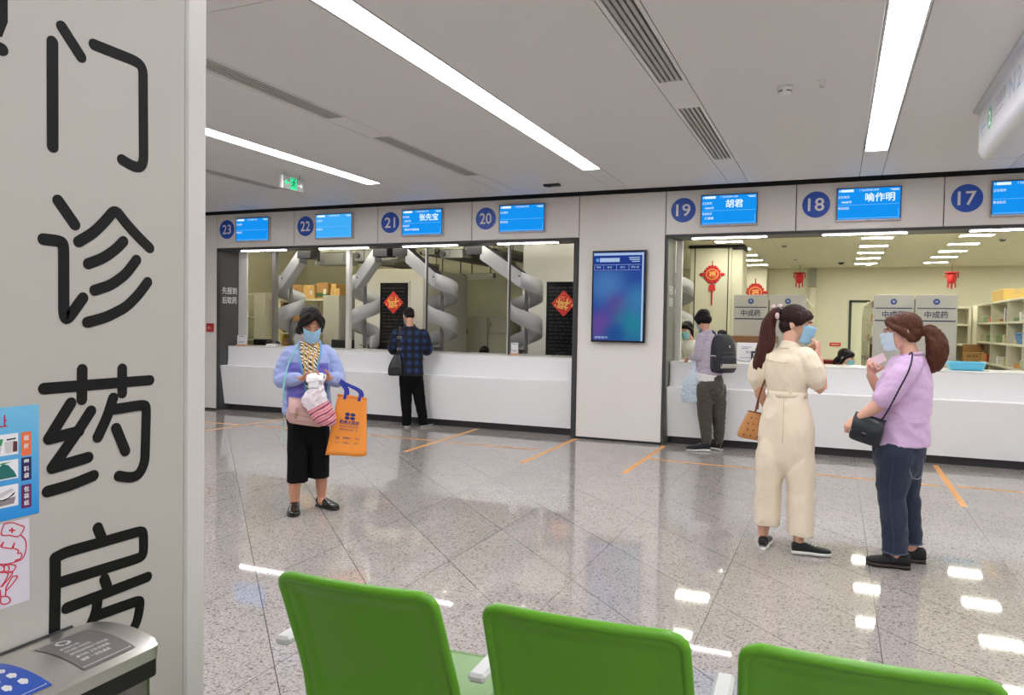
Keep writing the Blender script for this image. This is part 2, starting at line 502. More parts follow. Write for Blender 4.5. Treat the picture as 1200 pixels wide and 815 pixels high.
# department name on the partition: strokes of flat vinyl
NAME = {
 'men': [ [(1.048, 2.044), (1.048, 1.837)], [(1.068, 2.081), (1.110, 2.035)], [(1.140, 2.070), (1.246, 2.069), (1.263, 2.060), (1.265, 1.850), (1.254, 1.835), (1.233, 1.836), (1.208, 1.844)] ],
 'zhen': [ [(1.059, 1.732), (1.096, 1.688)], [(1.028, 1.651), (1.064, 1.651), (1.071, 1.644), (1.071, 1.500), (1.079, 1.492), (1.114, 1.538)], [(1.104, 1.654), (1.138, 1.676), (1.168, 1.706), (1.191, 1.734), (1.218, 1.707), (1.251, 1.680), (1.282, 1.658)], [(1.126, 1.610), (1.162, 1.625), (1.193, 1.647), (1.212, 1.666)], [(1.141, 1.555), (1.180, 1.568), (1.218, 1.594), (1.246, 1.628)], [(1.124, 1.487), (1.168, 1.498), (1.218, 1.521), (1.251, 1.550), (1.276, 1.580)] ],
 'yao': [ [(1.028, 1.354), (1.283, 1.355)], [(1.112, 1.388), (1.111, 1.325)], [(1.209, 1.385), (1.209, 1.331)], [(1.086, 1.320), (1.038, 1.252), (1.104, 1.259)], [(1.132, 1.299), (1.100, 1.257), (1.045, 1.192), (1.125, 1.201)], [(1.035, 1.146), (1.087, 1.150), (1.138, 1.160)], [(1.186, 1.322), (1.171, 1.282), (1.148, 1.241)], [(1.184, 1.297), (1.268, 1.300), (1.273, 1.291), (1.269, 1.166), (1.254, 1.142), (1.232, 1.138), (1.200, 1.148)], [(1.193, 1.255), (1.217, 1.201)] ],
 'fang': [ [(1.148, 1.045), (1.158, 1.020)], [(1.051, 1.007), (1.074, 1.012), (1.259, 1.011), (1.266, 1.002), (1.266, 0.955), (1.256, 0.950), (1.061, 0.953)], [(1.051, 1.007), (1.051, 0.949), (1.049, 0.842), (1.042, 0.771)], [(1.164, 0.929), (1.171, 0.909)], [(1.076, 0.895), (1.277, 0.899)], [(1.147, 0.896), (1.146, 0.870), (1.135, 0.845), (1.103, 0.807)], [(1.146, 0.855), (1.253, 0.852), (1.257, 0.843), (1.250, 0.809), (1.238, 0.790), (1.220, 0.785)] ],
}
def ribbon(mb, pts, r, to3, h, mi=0):
    """flat stroke of half-width r with round ends, 2D polyline -> 3D by to3(a, b, height); sharp corners start a new layer"""
    runs = [[pts[0], pts[1]]]
    for p in pts[2:]:
        q = runs[-1]
        d0 = Vector((q[-1][0] - q[-2][0], q[-1][1] - q[-2][1])).normalized()
        d1 = Vector((p[0] - q[-1][0], p[1] - q[-1][1])).normalized()
        if d0.dot(d1) < .25: runs.append([q[-1], p])
        else: q.append(p)
    for k, run in enumerate(runs):
        n = len(run)
        D = [Vector((run[i + 1][0] - run[i][0], run[i + 1][1] - run[i][1])).normalized() for i in range(n - 1)]
        left = []; right = []
        for i, p in enumerate(run):
            a, b_ = D[max(i - 1, 0)], D[min(i, n - 2)]
            t = (a + b_).normalized(); nn = Vector((-t.y, t.x)); kk = r / max(.5, nn.dot(Vector((-a.y, a.x))))
            left.append((p[0] + nn.x * kk, p[1] + nn.y * kk)); right.append((p[0] - nn.x * kk, p[1] - nn.y * kk))
        aE = atan2(D[-1].y, D[-1].x); aS = atan2(D[0].y, D[0].x)
        capE = [(run[-1][0] + r * cos(aE - pi / 2 + pi * j / 8), run[-1][1] + r * sin(aE - pi / 2 + pi * j / 8)) for j in range(1, 8)]
        capS = [(run[0][0] + r * cos(aS + pi / 2 + pi * j / 8), run[0][1] + r * sin(aS + pi / 2 + pi * j / 8)) for j in range(1, 8)]
        out = right + capE + left[::-1] + capS
        m = len(out); hh = h * (1 + .22 * k)
        vs = [to3(p[0], p[1], hh) for p in out] + [to3(p[0], p[1], 0) for p in out]
        nE, nL = n, n + 7
        fs = [(i, i + 1, nL + n - 2 - i, nL + n - 1 - i) for i in range(n - 1)]
        fs += [tuple([n - 1] + list(range(n, n + 7)) + [nL])] if True else []
        fs += [tuple([nL + n - 1] + list(range(nL + n, m)) + [0])]
        sides = [(m + i, m + (i + 1) % m, (i + 1) % m, i) for i in range(m)]
        mb.add(vs, fs + sides, mi)
def rounded(pts, r=.016, n=5):
    out = [pts[0]]
    for a, b_, c in zip(pts[:-2], pts[1:-1], pts[2:]):
        A, B, C = Vector(a), Vector(b_), Vector(c)
        if (B - A).normalized().dot((C - B).normalized()) < .25 and r < .02 and (B - A).length > .05 and (C - B).length > .05 and abs((B - A).x) > .01 and abs((C - B).x) > .01:
            out.append(b_); continue
        la, lc = min(r, (B - A).length * .48), min(r, (C - B).length * .48)
        p, q = B + (A - B).normalized() * la, B + (C - B).normalized() * lc
        out += [tuple(p * (1 - t) ** 2 + B * (2 * t * (1 - t)) + q * t * t) for t in [k / n for k in range(n + 1)]]
    return out + [pts[-1]]
m_letter = mat('black_vinyl_letter', (11, 10, 11), rough=.6, spec=.25, var=0)
LAB = {'men': 'black vinyl character 门, topmost of the large characters down the white partition',
       'zhen': 'black vinyl character 诊, second from top on the white partition',
       'yao': 'black vinyl character 药 beside the blue sorting poster on the partition',
       'fang': 'black vinyl character 房 partly hidden behind the steel bin'}
for k, strokes in NAME.items():
    mb = MB()
    for i, s_ in enumerate(strokes):
        ribbon(mb, rounded(s_), .0118, lambda a, b_, h, e=i * .00012: (PX + h + e * (h > 0), a, b_), .0016)
    tag(mb.build('wall_character', m_letter), LAB[k], 'wall lettering', 'department name in large characters')
mb = MB()
for s_ in ([(0.947, 2.118), (0.947, 2.052), (0.939, 2.029), (0.90, 2.02)], [(0.915, 1.999), (0.948, 1.996)]):
    ribbon(mb, s_, .0118, lambda a, b_, h: (PX + h, a, b_), .0016)
tag(mb.build('wall_character', m_letter), 'black vinyl character cut off at the upper left edge of the partition', 'wall lettering')
# ------------------------------------------------------------------ ceiling fittings of the hall
m_lampw = emat('strip_light_diffuser', (252, 252, 255), HALL_LAMP)
m_lampframe = mat('white_lamp_frame', (214, 212, 208), rough=.4)
def strip_light(x, label):
    t = empty('ceiling_light', (x, 0, CZ), 0, label, 'ceiling light', 'strip lights of the hall ceiling')
    box('diffuser', (-.094, -4.6, .006), (.094, 8.07, .03), m_lampw, t)
    mb = MB()
    mb.box(-.107, -4.62, .0, -.095, 8.082, .05); mb.box(.095, -4.62, .0, .107, 8.082, .05)
    mb.box(-.107, 8.071, .0, .107, 8.082, .05)
    mb.build('frame', m_lampframe, t)
for k in LAMPS:
    x = STRIPS[k]
    lab = {0: 'long strip light in the middle of the ceiling, ending before panel 20',
           -1: 'long strip light above the green exit sign, nearest the foreground partition',
           1: 'long strip light running toward panel 18'}.get(round((x + 2.515) / 2.82), 'strip light outside the picture, parallel to the others')
    if -9 < x < 6: strip_light(x, lab)
m_slat = mat('grey_vent_slat', (176, 174, 170), rough=.5)
def slot_vent(x, y0, y1, label):
    t = empty('ceiling_vent', (x, y0, CZ), 0, label, 'ceiling vent', 'slot vents of the hall ceiling')
    mb = MB()
    L = y1 - y0
    mb.box(-.108, 0, 0, -.082, L, .02); mb.box(.082, 0, 0, .108, L, .02)
    mb.box(-.082, 0, 0, .082, .015, .02); mb.box(-.082, L - .015, 0, .082, L, .02)
    mb.build('frame', m_ceil, t)
    mb = MB()
    for i in range(4): mb.box(-.068 + i * .0365, .015, .002, -.045 + i * .0365, L - .015, .022)
    mb.build('slat', m_slat, t)
    box('duct', (-.108, 0, .06), (.108, L, .07), m_black, t)
for x, n in ((-1.105, 'nearer the right-hand strip light'), (-3.925, 'between the two strip lights'), (-6.745, 'behind the green exit sign'), (1.715, 'beside the hanging direction sign')):
    slot_vent(x, 2.6, 5.364, 'long slot vent in the ceiling %s, front segment' % n)
    slot_vent(x, 6.025, 7.985, 'short slot vent in the ceiling %s, segment by the counters' % n)

# smoke detector, sprinkler, dark ceiling sensor
t = empty('smoke_detector', (-.379, 5.739, CZ), 0, 'round white smoke detector on the ceiling between vent and strip light', 'smoke detector')
MB().lathe([(0, 0), (.056, 0), (.056, -.014), (.05, -.018)], n=32).build('base', mat('white_plastic', (226, 226, 224), rough=.35), t)
MB().lathe([(.048, -.018), (.047, -.03), (.04, -.046), (.02, -.05), (0, -.05)], n=32).build('sensor_head', mat('white_plastic', (226, 226, 224)), t)
mb = MB()
for k in range(12):
    a = 2 * pi * k / 12
    if k % 3: mb.box(-.009, .0425, -.038, .009, .0465, -.03); mb.xf(Matrix.Rotation(a, 4, 'Z'), len(mb.v) - 8)
mb.build('vent_slot', m_black, t)
t = empty('sprinkler', (-.138, 5.676, CZ), 0, 'small white sprinkler head beside the smoke detector', 'sprinkler')
MB().lathe([(0, 0), (.026, 0), (.026, -.005), (.008, -.008), (.008, -.022), (0, -.022)], n=20).build('rosette', mat('white_plastic', (226, 226, 224)), t)
mb = MB(); mb.tube([(-.01, 0, -.022), (-.013, 0, -.032), (0, 0, -.044), (.013, 0, -.032), (.01, 0, -.022)], .002, n=6)
mb.lathe([(0, -.044), (.014, -.044), (.014, -.047), (0, -.047)], n=16)
mb.build('deflector', mat('steel', (170, 170, 170), rough=.3, metal=1), t)
t = empty('ceiling_sensor', (-3.229, 8.756, CZ), 0, 'flat black sensor on the ceiling close to the counter wall', 'sensor')
MB().box(-.105, -.045, -.028, .105, .045, 0, b=.01).build('housing', mat('black_plastic', (28, 28, 30), rough=.4), t)
MB().cyl((-.03, 0, -.034), .025, .008, n=20).build('lens', mat('black_gloss', (12, 12, 14), rough=.1), t)

# hanging green exit sign, edge-on frame parallel to the strip lights
t = empty('exit_sign', (-5.864, 6.985, 3.0), 0, 'small hanging exit sign with green running man and two arrows', 'exit sign')
m_frame = mat('grey_sign_metal', (126, 128, 126), rough=.45)
mb = MB().box(-.012, 0, 0, .012, .39, .155, b=.003)
mb.build('panel', m_frame, t)
mb = MB().box(-.014, -.006, .004, .014, .022, .151); mb.build('end_cap', mat('white_plastic', (226, 226, 224)), t)
mb = MB()
for y in (.06, .33): mb.tube([(0, y, .155), (0, y, .2)], .003, n=6)
mb.build('hanger', m_frame, t)
mg = emat('exit_green', (40, 214, 140), 1.6)
mw = mat('pale_sign_print', (226, 230, 226), rough=.5)
def on_x(mb0):    # from a drawing in the xz plane facing -y to the plane x = .0125 facing +x, width along +y
    mb0.v = [(.0128 - v[1] * 0 + v[1] * -1 * .0, v[0], v[2]) for v in mb0.v]
    return mb0
def draw(mb0, pts, r, mi=0, h=.0008): ribbon(mb0, pts, r, lambda a, b_, hh: (.0124 + hh, a, b_), h, mi)
mb = MB().box(.0122, .150, .012, .0128, .262, .143)
mb.build('pictogram_field', mg, t)
mb = MB()
draw(mb, [(.212, .112), (.206, .085), (.196, .062)], .0085)          # running figure
draw(mb, [(.206, .085), (.222, .062), (.216, .035)], .0065); draw(mb, [(.200, .066), (.186, .052), (.172, .05)], .0065)
draw(mb, [(.209, .104), (.228, .09), (.24, .098)], .005); draw(mb, [(.209, .104), (.19, .1), (.18, .084)], .005)
draw(mb, [(.222, .125), (.223, .125)], .009)
draw(mb, [(.166, .133), (.166, .03)], .003); draw(mb, [(.166, .133), (.246, .133), (.246, .03)], .003)
mb.build('running_figure', mat('dark_green_print', (12, 70, 50), rough=.5), t)
mb = MB()
draw(mb, [(.132, .078), (.058, .078)], .007); draw(mb, [(.085, .102), (.055, .078), (.085, .054)], .007)
mb.build('left_arrow', mg, t)
mb = MB()
draw(mb, [(.285, .07), (.355, .07)], .005); draw(mb, [(.332, .09), (.358, .07), (.332, .05)], .005)
mb.build('right_arrow', mw, t)

# hanging direction sign at the right: a white folded panel with a rounded lower edge
t = empty('direction_sign', (.975, 2.9, 2.83), 0, 'white hanging direction sign with rounded lower edge at the upper right corner', 'direction sign')
prof = [(0, .60)]                              # (x, z) outer face then the lower roll
prof = [(-.045, .369), (-.045, .357), (-.012, .347), (0, .333), (0, .07)]
for k in range(1, 9):
    a = pi + pi / 2 * k / 8
    prof.append((.07 + .07 * cos(a), .07 + .07 * sin(a)))
prof += [(.26, 0)]
inner = [(x + .012 if i < 5 else x, z + .012) for i, (x, z) in enumerate(prof)]
mb = MB()
Y0, Y1 = 0, 3.98
n = len(prof)
vs = [(x, Y0, z) for x, z in prof] + [(x, Y1, z) for x, z in prof] + [(x, Y0, z) for x, z in inner] + [(x, Y1, z) for x, z in inner]
fs = [(i, i + 1, n + i + 1, n + i)[::-1] for i in range(n - 1)] + [(2 * n + i, 2 * n + i + 1, 3 * n + i + 1, 3 * n + i) for i in range(n - 1)]
fs += [(i, 2 * n + i, 2 * n + i + 1, i + 1)[::-1] for i in range(n - 1)] + [(n + i, n + i + 1, 3 * n + i + 1, 3 * n + i)[::-1] for i in range(n - 1)]
mb.add(vs, fs, 0, True)
o = mb.build('panel', mat('white_sign_acrylic', (232, 232, 236), rough=.22, var=.01), t)
mb = MB()
for y in (.4, 3.5): mb.cyl((.12, y, .0), .012, .37, n=12)
mb.build('hanger', mat('steel', (170, 170, 170)), t)
m_sg = mat('green_print', (54, 140, 96), rough=.5); m_sb = mat('grey_blue_print', (126, 142, 168), rough=.5); m_sk = mat('grey_print', (130, 130, 136), rough=.5)
def sign_xf(mb0, y, z, x=-.0015):  # drawing in xz facing -y -> facing -x, running toward the room's near end
    mb0.v = [(x, y - v[0], z + v[2]) for v in mb0.v]
    return mb0
def sdraw(mb0, pts, r, mi=0): ribbon(mb0, pts, r, lambda a, b_, hh: (-.0004 - hh, a, b_), .0008, mi)
mb = MB(); sdraw(mb, [(3.86, .20), (3.70, .20)], .011); sdraw(mb, [(3.80, .255), (3.88, .20), (3.80, .145)], .011); mb.build('arrow', m_sb, t)
mb = MB()
pts = [(3.52 + .085 * cos(2 * pi * k / 24), .205 + .08 * sin(2 * pi * k / 24)) for k in range(24)]
mb.add([(-.0012, a, b_) for a, b_ in pts], [tuple(range(24))], 0)
mb.build('green_disc', m_sg, t)
mb = MB(); put_text(mb, '2', -.04, -.05, .08, .10, bold=.02); sign_xf(mb, 3.52, .205, -.0022); mb.build('lettering', mw, t)
for s_, y, z, w, h, m_ in (('门诊药房', 3.36, .205, .40, .085, m_sk), ('Pharmacy', 3.36, .155, .34, .035, m_sk), ('N', 2.84, .15, .16, .13, m_sb), ('2', 2.62, .15, .12, .13, m_sb), ('住院大厅', 2.38, .205, .5, .085, m_sk), ('Hall', 2.38, .155, .3, .035, m_sk)):
    mb = MB(); put_text(mb, s_, 0, 0, w, h, bold=.01); sign_xf(mb, y, z); mb.build('lettering', m_, t)

# ------------------------------------------------------------------ counters
def counter(x0, x1, label):
    t = empty('service_counter', (x0, FY, 0), 0, label, 'counter', 'white service counters')
    L = x1 - x0
    mb = MB()
    # sloping lower front, ledge, set-back upper front, work top
    prof = [(.055, .73), (.06, .735), (.225, .735), (.225, .80), (.80, .80), (.80, .10), (.155, .10)]
    mb.prism([(y, z) for y, z in prof[::-1]], 0, L, 'x')
    mb.build('lower_front', m_counter, t)
    MB().box(0.0, .228, .735, L, .80, 1.035, b=.006).build('upper_front', m_counter, t)
    MB().box(0.0, .222, 1.035, L, .86, 1.05, b=.004).build('worktop', mat('white_worktop', (228, 226, 224), rough=.2, var=.01), t)
    MB().box(0.03, .225, 0.0, L, .78, .10).build('kickboard', m_kick, t)
    return t
counter(-9.243, -3.19, 'long white service counter under panels 23 to 20')
counter(-1.945, HX1 - .12, 'white service counter under panels 19 to 17 behind the two women')

# soffit LEDs
m_led = emat('led_tube', (255, 250, 252), COUNTER_LED)
def led(x, label):
    t = empty('counter_light', (x, 9.76, 2.612), 0, label, 'strip light', 'slim lights above the counter windows')
    box('diffuser', (0, -.022, -.014), (.89, .022, -.004), m_led, t)
    box('housing', (-.012, -.026, -.006), (.902, .026, 0), mat('white_plastic', (226, 226, 224)), t)
for n_, s_ in zip((23, 22, 21, 20, 19, 18, 17), (-9.27, -7.72, -6.21, -4.68, -1.99, -.468, 1.044)):
    led(s_ + .29, 'slim white light under the soffit below number %d' % n_)

# number discs and queue screens on the fascia
m_disc = mat('royal_blue_disc', (34, 82, 184), rough=.4, var=.01)
m_digit = mat('white_digit', (232, 230, 230), rough=.45, var=0)
m_screen = emat('screen_blue', (22, 146, 240), SCREEN)
m_screen2 = emat('screen_pale_blue', (66, 172, 248), SCREEN)
m_white_e = emat('screen_white', (226, 244, 255), SCREEN * 1.1)
m_line_e = emat('screen_line', (120, 200, 255), SCREEN)
m_bezel = mat('silver_bezel', (190, 182, 184), rough=.3)
m_bezel_d = mat('dark_bezel', (52, 48, 70), rough=.3)
def number_disc(n_, x):
    t = empty('number_disc', (x, FY, 2.93), 0, 'round blue number disc reading %d' % n_, 'number sign', 'number discs over the windows')
    mb = MB()
    mb.cyl((0, 0, 0), .15, -.008, 'y', n=48, smooth=False)
    mb.f = [f[::-1] for f in mb.f]
    mb.build('disc', m_disc, t)
    mb = MB(); put_text(mb, str(n_), -.088, -.075, .176, .15, y=-.009, thick=.001, bold=.012)
    mb.build('lettering', m_digit, t)
def bars(mb, y, rows, mi=0):
    for x, z, w, h in rows: mb.add([(x, y, z), (x + w, y, z), (x + w, y, z + h), (x, y, z + h)], [(0, 1, 2, 3)], mi)
def queue_screen(n_, x, big, ticket, waiting, bright, label):
    t = empty('queue_screen', (x, FY, 2.715), 0, label, 'screen', 'queue screens over the windows')
    W_, H_ = .67, .385
    MB().box(0, -.045, 0, W_, 0, H_, b=.004).build('casing', m_bezel, t)
    mb = MB().box(.006, -.0465, .022, .016, -.044, H_ - .006); mb.box(W_ - .016, -.0465, .022, W_ - .006, -.044, H_ - .006); mb.box(.006, -.0465, H_ - .016, W_ - .006, -.044, H_ - .006)
    mb.build('bezel', m_bezel_d, t)
    mb = MB(); bars(mb, -.0472, [(.016, .022, W_ - .032, H_ - .038)])
    d = mb.build('display', m_screen2 if bright else m_screen, t)
    mb = MB()
    put_text(mb, '门诊药房%d号' % n_, .24, .335, .20, .024, y=-.0482)
    put_text(mb, '正在取药', .022, .262, .115, .030, y=-.0482)
    put_text(mb, '等候取药', .022, .135, .115, .030, y=-.0482)
    bars(mb, -.0482, [(.05, .332, .13, .028), (.030, .336, .012, .018)])
    bars(mb, -.0482, [(.55, .345, .09, .006), (.57, .334, .07, .006)])
    if ticket: put_text(mb, ticket, .055, .205, .105, .028, y=-.0482, bold=.01)
    if waiting: put_text(mb, waiting, .055, .080, .105 if len(waiting) < 4 else .24, .032, y=-.0482, bold=.01)
    if big: put_text(mb, big, .30, .215, .10 * len(big), .10, y=-.0482, bold=.018)
    mb.build('lettering', m_white_e, d)
    mb = MB(); bars(mb, -.0480, [(.022, .183, W_ - .05, .004), (.022, .034, W_ - .05, .006)])
    for k in range(5): bars(mb, -.0480, [(.633, .05 + k * .018, .010, .008)])
    mb.build('rule_line', m_line_e, d)
    MB().box(.31, -.0465, .008, .36, -.044, .012).build('logo_strip', m_bezel_d, t)
PAN = {23: (-9.27, '', '', '', 0), 22: (-7.72, '', '', '', 1), 21: (-6.21, '张先宝', '100479号', '等待中请稍候', 0), 20: (-4.68, '', '', '', 0),
       19: (-1.99, '胡君', '100476号', '徐婷婷', 0), 18: (-.468, '喻作明', '100482号', '', 0), 17: (1.044, '', '', '', 0)}
for n_, (s_, big, tick, wait, br) in PAN.items():
    number_disc(n_, s_ + .215)
    what = {23: 'without a caller, leftmost of the row', 22: 'without a caller, brightest one', 21: 'showing a three-character name in white, left row', 20: 'without a caller, beside the pillar panel',
            19: 'showing a two-character name in white', 18: 'showing a three-character name, right row', 17: 'cut by the right edge of the picture'}[n_]
    queue_screen(n_, s_ + .428, big, tick, wait, br, 'blue queue screen beside number %d, %s' % (n_, what))

# tall information display on the pillar
t = empty('information_display', (-2.905, FY - .035, 1.28), 0, 'tall black-framed display with blue and violet picture on the white pillar', 'display')
W_, H_ = .70, 1.165
MB().box(.2, -.005, .3, .5, .030, .8).build('wall_bracket', m_black, t)
MB().box(0, -.05, 0, W_, 0, H_, b=.005).build('casing', mat('black_gloss_casing', (16, 16, 18), rough=.2), t)
def tv_material():
    m = bpy.data.materials.new('display_picture'); m.use_nodes = True
    nt = m.node_tree; N = nt.nodes; L = nt.links
    N.remove(N['Principled BSDF'])
    tc = N.new('ShaderNodeTexCoord')
    def blob(p, r, col, prev):
        d = N.new('ShaderNodeVectorMath'); d.operation = 'DISTANCE'; L.new(tc.outputs['Object'], d.inputs[0]); d.inputs[1].default_value = p
        m_ = N.new('ShaderNodeMapRange'); m_.interpolation_type = 'SMOOTHERSTEP'; L.new(d.outputs['Value'], m_.inputs[0]); m_.inputs[1].default_value = r; m_.inputs[2].default_value = 0; m_.inputs[3].default_value = 0; m_.inputs[4].default_value = 1
        mx = N.new('ShaderNodeMix'); mx.data_type = 'RGBA'; L.new(m_.outputs[0], mx.inputs[0]); mx.inputs[7].default_value = col
        if isinstance(prev, tuple): mx.inputs[6].default_value = prev
        else: L.new(prev, mx.inputs[6])
        return mx
    r = blob((.2, 0, .72), .42, rgb(76, 124, 186), rgb(48, 78, 158))
    for p_, r_, c_ in (((.14, 0, .22), .34, rgb(104, 78, 154)), ((.36, 0, .46), .30, rgb(92, 78, 150)), ((.58, 0, .25), .46, rgb(46, 132, 158)), ((.62, 0, .55), .34, rgb(66, 126, 178)), ((.3, 0, .1), .25, rgb(36, 84, 148))):
        r = blob(p_, r_, c_, r.outputs[2])
    em = N.new('ShaderNodeEmission'); L.new(r.outputs[2], em.inputs[0]); em.inputs[1].default_value = .85
    L.new(em.outputs[0], N['Material Output'].inputs[0])
    return m
mb = MB(); bars(mb, -.0512, [(.022, .022, W_ - .044, H_ - .044)])
d = mb.build('display_panel', tv_material(), t)
mb = MB(); bars(mb, -.0516, [(.022, H_ - .26, W_ - .044, .238)]); mb.build('header_band', emat('screen_navy', (38, 62, 142), .9), d)
mb = MB(); bars(mb, -.0520, [(.022, H_ - .062, W_ - .06, .03), (W_ - .05, .022, .02, H_ - .05), (.10, H_ - .145, .26, .05)]); mb.build('light_band', emat('screen_pale', (176, 200, 236), .9), d)
mb = MB()
put_text(mb, '号码', .055, H_ - .225, .06, .026, y=-.0524); put_text(mb, '姓名', .20, H_ - .225, .06, .026, y=-.0524)
put_text(mb, '窗口', .37, H_ - .225, .06, .026, y=-.0524); put_text(mb, '等候人数', .51, H_ - .225, .10, .026, y=-.0524)
bars(mb, -.0522, [(.03, H_ - .182, .60, .003), (.03, H_ - .25, .60, .003), (.03, H_ - .25, .003, .07), (.15, H_ - .25, .003, .07), (.32, H_ - .25, .003, .07), (.48, H_ - .25, .003, .07)])
bars(mb, -.0522, [(.48, H_ - .098, .14, .010), (.49, H_ - .122, .13, .010), (.52, H_ - .146, .10, .010)])
put_text(mb, '温馨提示', .045, .045, .18, .028, y=-.0524)
mb.build('lettering', emat('screen_text', (190, 214, 245), .9), d)
mb = MB(); mb.cyl((.07, -.0522, H_ - .12), .022, -.001, 'y', n=20); mb.f = [f[::-1] for f in mb.f]; mb.build('emblem', emat('screen_emblem', (96, 160, 226), .9), d)

# red fire-alarm box on the wall left of panel 23
t = empty('alarm_box', (-9.388, FY, 1.348), 0, 'small red fire alarm box on the white wall beside the charcoal jamb', 'fire alarm')
MB().box(-.065, -.045, -.068, .065, 0, .068, b=.006).build('casing', mat('alarm_red', (176, 34, 34), rough=.4), t)
MB().box(-.035, -.048, -.03, .035, -.044, .02, b=.002).build('push_plate', mat('alarm_plate', (214, 120, 116), rough=.3), t)

# orange floor tapes
m_tape = mat('orange_floor_tape', (226, 160, 84), rough=.4, var=.06, vscale=20)
m_tape_ink = mat('tape_print', (60, 50, 40), rough=.5)
def tape(x0, y0, x1, y1, label, text=False):
    d = Vector((x1 - x0, y1 - y0, 0)); L = d.length
    t = empty('floor_tape', (x0, y0, 0), atan2(d.y, d.x), label, 'floor tape', 'orange queue tapes on the floor')
    MB().box(0, -.028, 0, L, .028, .0012).build('tape', m_tape, t)
    if text:
        mb = MB(); k = .12
        while k < L - .5:
            put_text(mb, '请在一米线外等候', k, -.014, .42, .028); k += .52
        mb.v = [(v[0], v[2], .0018) for v in mb.v]
        mb.build('lettering', m_tape_ink, t)
tape(-3.07, 7.53, -3.095, 9.46, 'orange tape leading from the left corner of the pillar')
tape(-1.937, 7.50, -1.932, 9.46, 'orange tape leading from the right corner of the pillar')
tape(1.056, 9.60, 1.048, 7.45, 'orange tape leading out from the counter, right of the woman in violet')
tape(-4.53, 7.55, -4.62, 9.68, 'orange tape leading out from the counter just right of the plaid-shirt man')
tape(-7.68, 7.7, -7.6, 9.68, 'orange tape leading out from the counter behind the woman with the orange bag')
tape(-9.1, 8.30, -7.75, 8.36, 'orange tape parallel to the counter, leftmost piece by the partition')
tape(-7.45, 8.38, -6.3, 8.42, 'orange tape parallel to the counter, second piece, behind the woman in blue')
tape(-5.95, 8.45, -4.66, 8.43, 'orange tape parallel to the counter in front of the plaid-shirt man', True)
tape(-4.46, 8.40, -3.2, 8.43, 'orange tape parallel to the counter, ending left of the pillar', True)
tape(-1.90, 8.44, .965, 8.33, 'long printed orange tape on the floor behind the two women', True)
tape(1.11, 8.384, 2.9, 8.34, 'printed orange tape at the right edge of the floor', True)
# ------------------------------------------------------------------ dispensary behind the counters
rnd = random.Random(7)
m_alu_d = mat('dark_aluminium_post', (110, 108, 102), rough=.4)
m_room_lamp = emat('room_panel_light', (255, 253, 238), ROOM_LAMP)
m_store_fill = emat('store_fill_light', (255, 250, 228), LEFT_ROOM_FILL)
for col_, xs in enumerate((-2.56, .45, 2.24, 4.75)):
    for r_, y in enumerate((10.3, 11.9, 13.75, 15.6, 17.5, 19.2, 20.9, 22.5, 24.3)):
        t = empty('panel_light', (xs, y, RC), 0, 'recessed panel light of the dispensary ceiling, %s row from the counter, %s column' % (
            ('first', 'second', 'third', 'fourth', 'fifth', 'sixth', 'seventh', 'eighth', 'last')[r_], ('leftmost', 'second', 'third', 'far right')[col_]), 'panel light', 'panel lights of the dispensary ceiling')
        box('diffuser', (0, 0, -.012), (.58, .32, -.004), m_room_lamp, t)
        mb = MB(); mb.box(-.015, -.015, -.014, 0, .335, 0); mb.box(.58, -.015, -.014, .595, .335, 0); mb.box(0, -.015, -.014, .58, 0, 0); mb.box(0, .32, -.014, .58, .335, 0)
        mb.build('frame', m_lampframe, t)
# added fill troughs hidden behind the lintel, lighting the left room off its ceiling
for k, (x, y, w) in enumerate(((-10.4, 10.45, 'first'), (-9.0, 10.45, 'second'), (-7.6, 10.45, 'third'), (-6.2, 10.45, 'fourth'), (-4.84, 10.45, 'fifth'), (-3.57, 10.45, 'sixth'))):
    t = empty('fill_uplight', (x, y, 2.74), 0, 'added fill trough of the dispensing room, %s from the left, hidden by the lintel' % w, 'lamp', 'added fill troughs of the dispensing room')
    box('fill_strip', (-.6, -.12, .012), (.6, .12, .02), m_store_fill, t)
    mb = MB(); mb.box(-.62, -.15, 0, .62, .15, .01); mb.box(-.62, -.15, .01, .62, -.14, .05); mb.box(-.62, .14, .01, .62, .15, .05)
    mb.build('trough', m_lampframe, t)
    for xx in (-.3, .3): MB().box(xx - .004, -.145, .05, xx + .004, -.137, LC - 2.74).build('hanger', m_alu_d, t)
# unseen valance lamps added behind the lintel to brighten the dispensing room
m_valance_fill = emat('valance_fill', (255, 251, 236), VALANCE_FILL)
for k, x in enumerate((-9.1, -7.6, -6.1, -4.6)):
    t = empty('valance_fill', (x, 10.07, 2.64), 0, 'added fill lamp behind the lintel shining into the dispensing room, above window %d' % (23 - k), 'lamp', 'added valance fill lamps behind the lintel')
    box('board', (0, 0, 0), (1.3, .012, .30), m_lampframe, t)  # opaque back added to keep the glow out of floor reflections
    box('diffuser', (.02, .012, .06), (1.28, .03, .28), m_valance_fill, t)
    box('bottom_lip', (0, .012, 0), (1.3, .07, .012), m_lampframe, t)
# window posts
m_alu = mat('light_aluminium_post', (206, 204, 198), rough=.4)
def post(n_, x0, x1, y0=9.97, y1=10.05, m=None):
    MB().box(x0, y0, 1.0505, x1, y1, 2.61, b=.004).build('trim_%d' % n_, m or m_alu, kind='structure')
post(10, -9.243, -9.06, 9.97, 10.0)
post(11, -8.54, -8.47, m=m_alu_d)
post(12, -7.085, -7.02)
for n_, x_ in ((13, -5.67), (14, -4.325)):
    post(n_, x_, x_ + .014, 9.97, 10.0)
    post(n_ + 20, x_ + .015, x_ + .04, 9.975, 10.0, mat('shaded_post_side', (62, 60, 58), rough=.4))  # dark strip painted in for the shaded side of the light post
post(15, -1.945, -1.865, 10.0, 10.06)

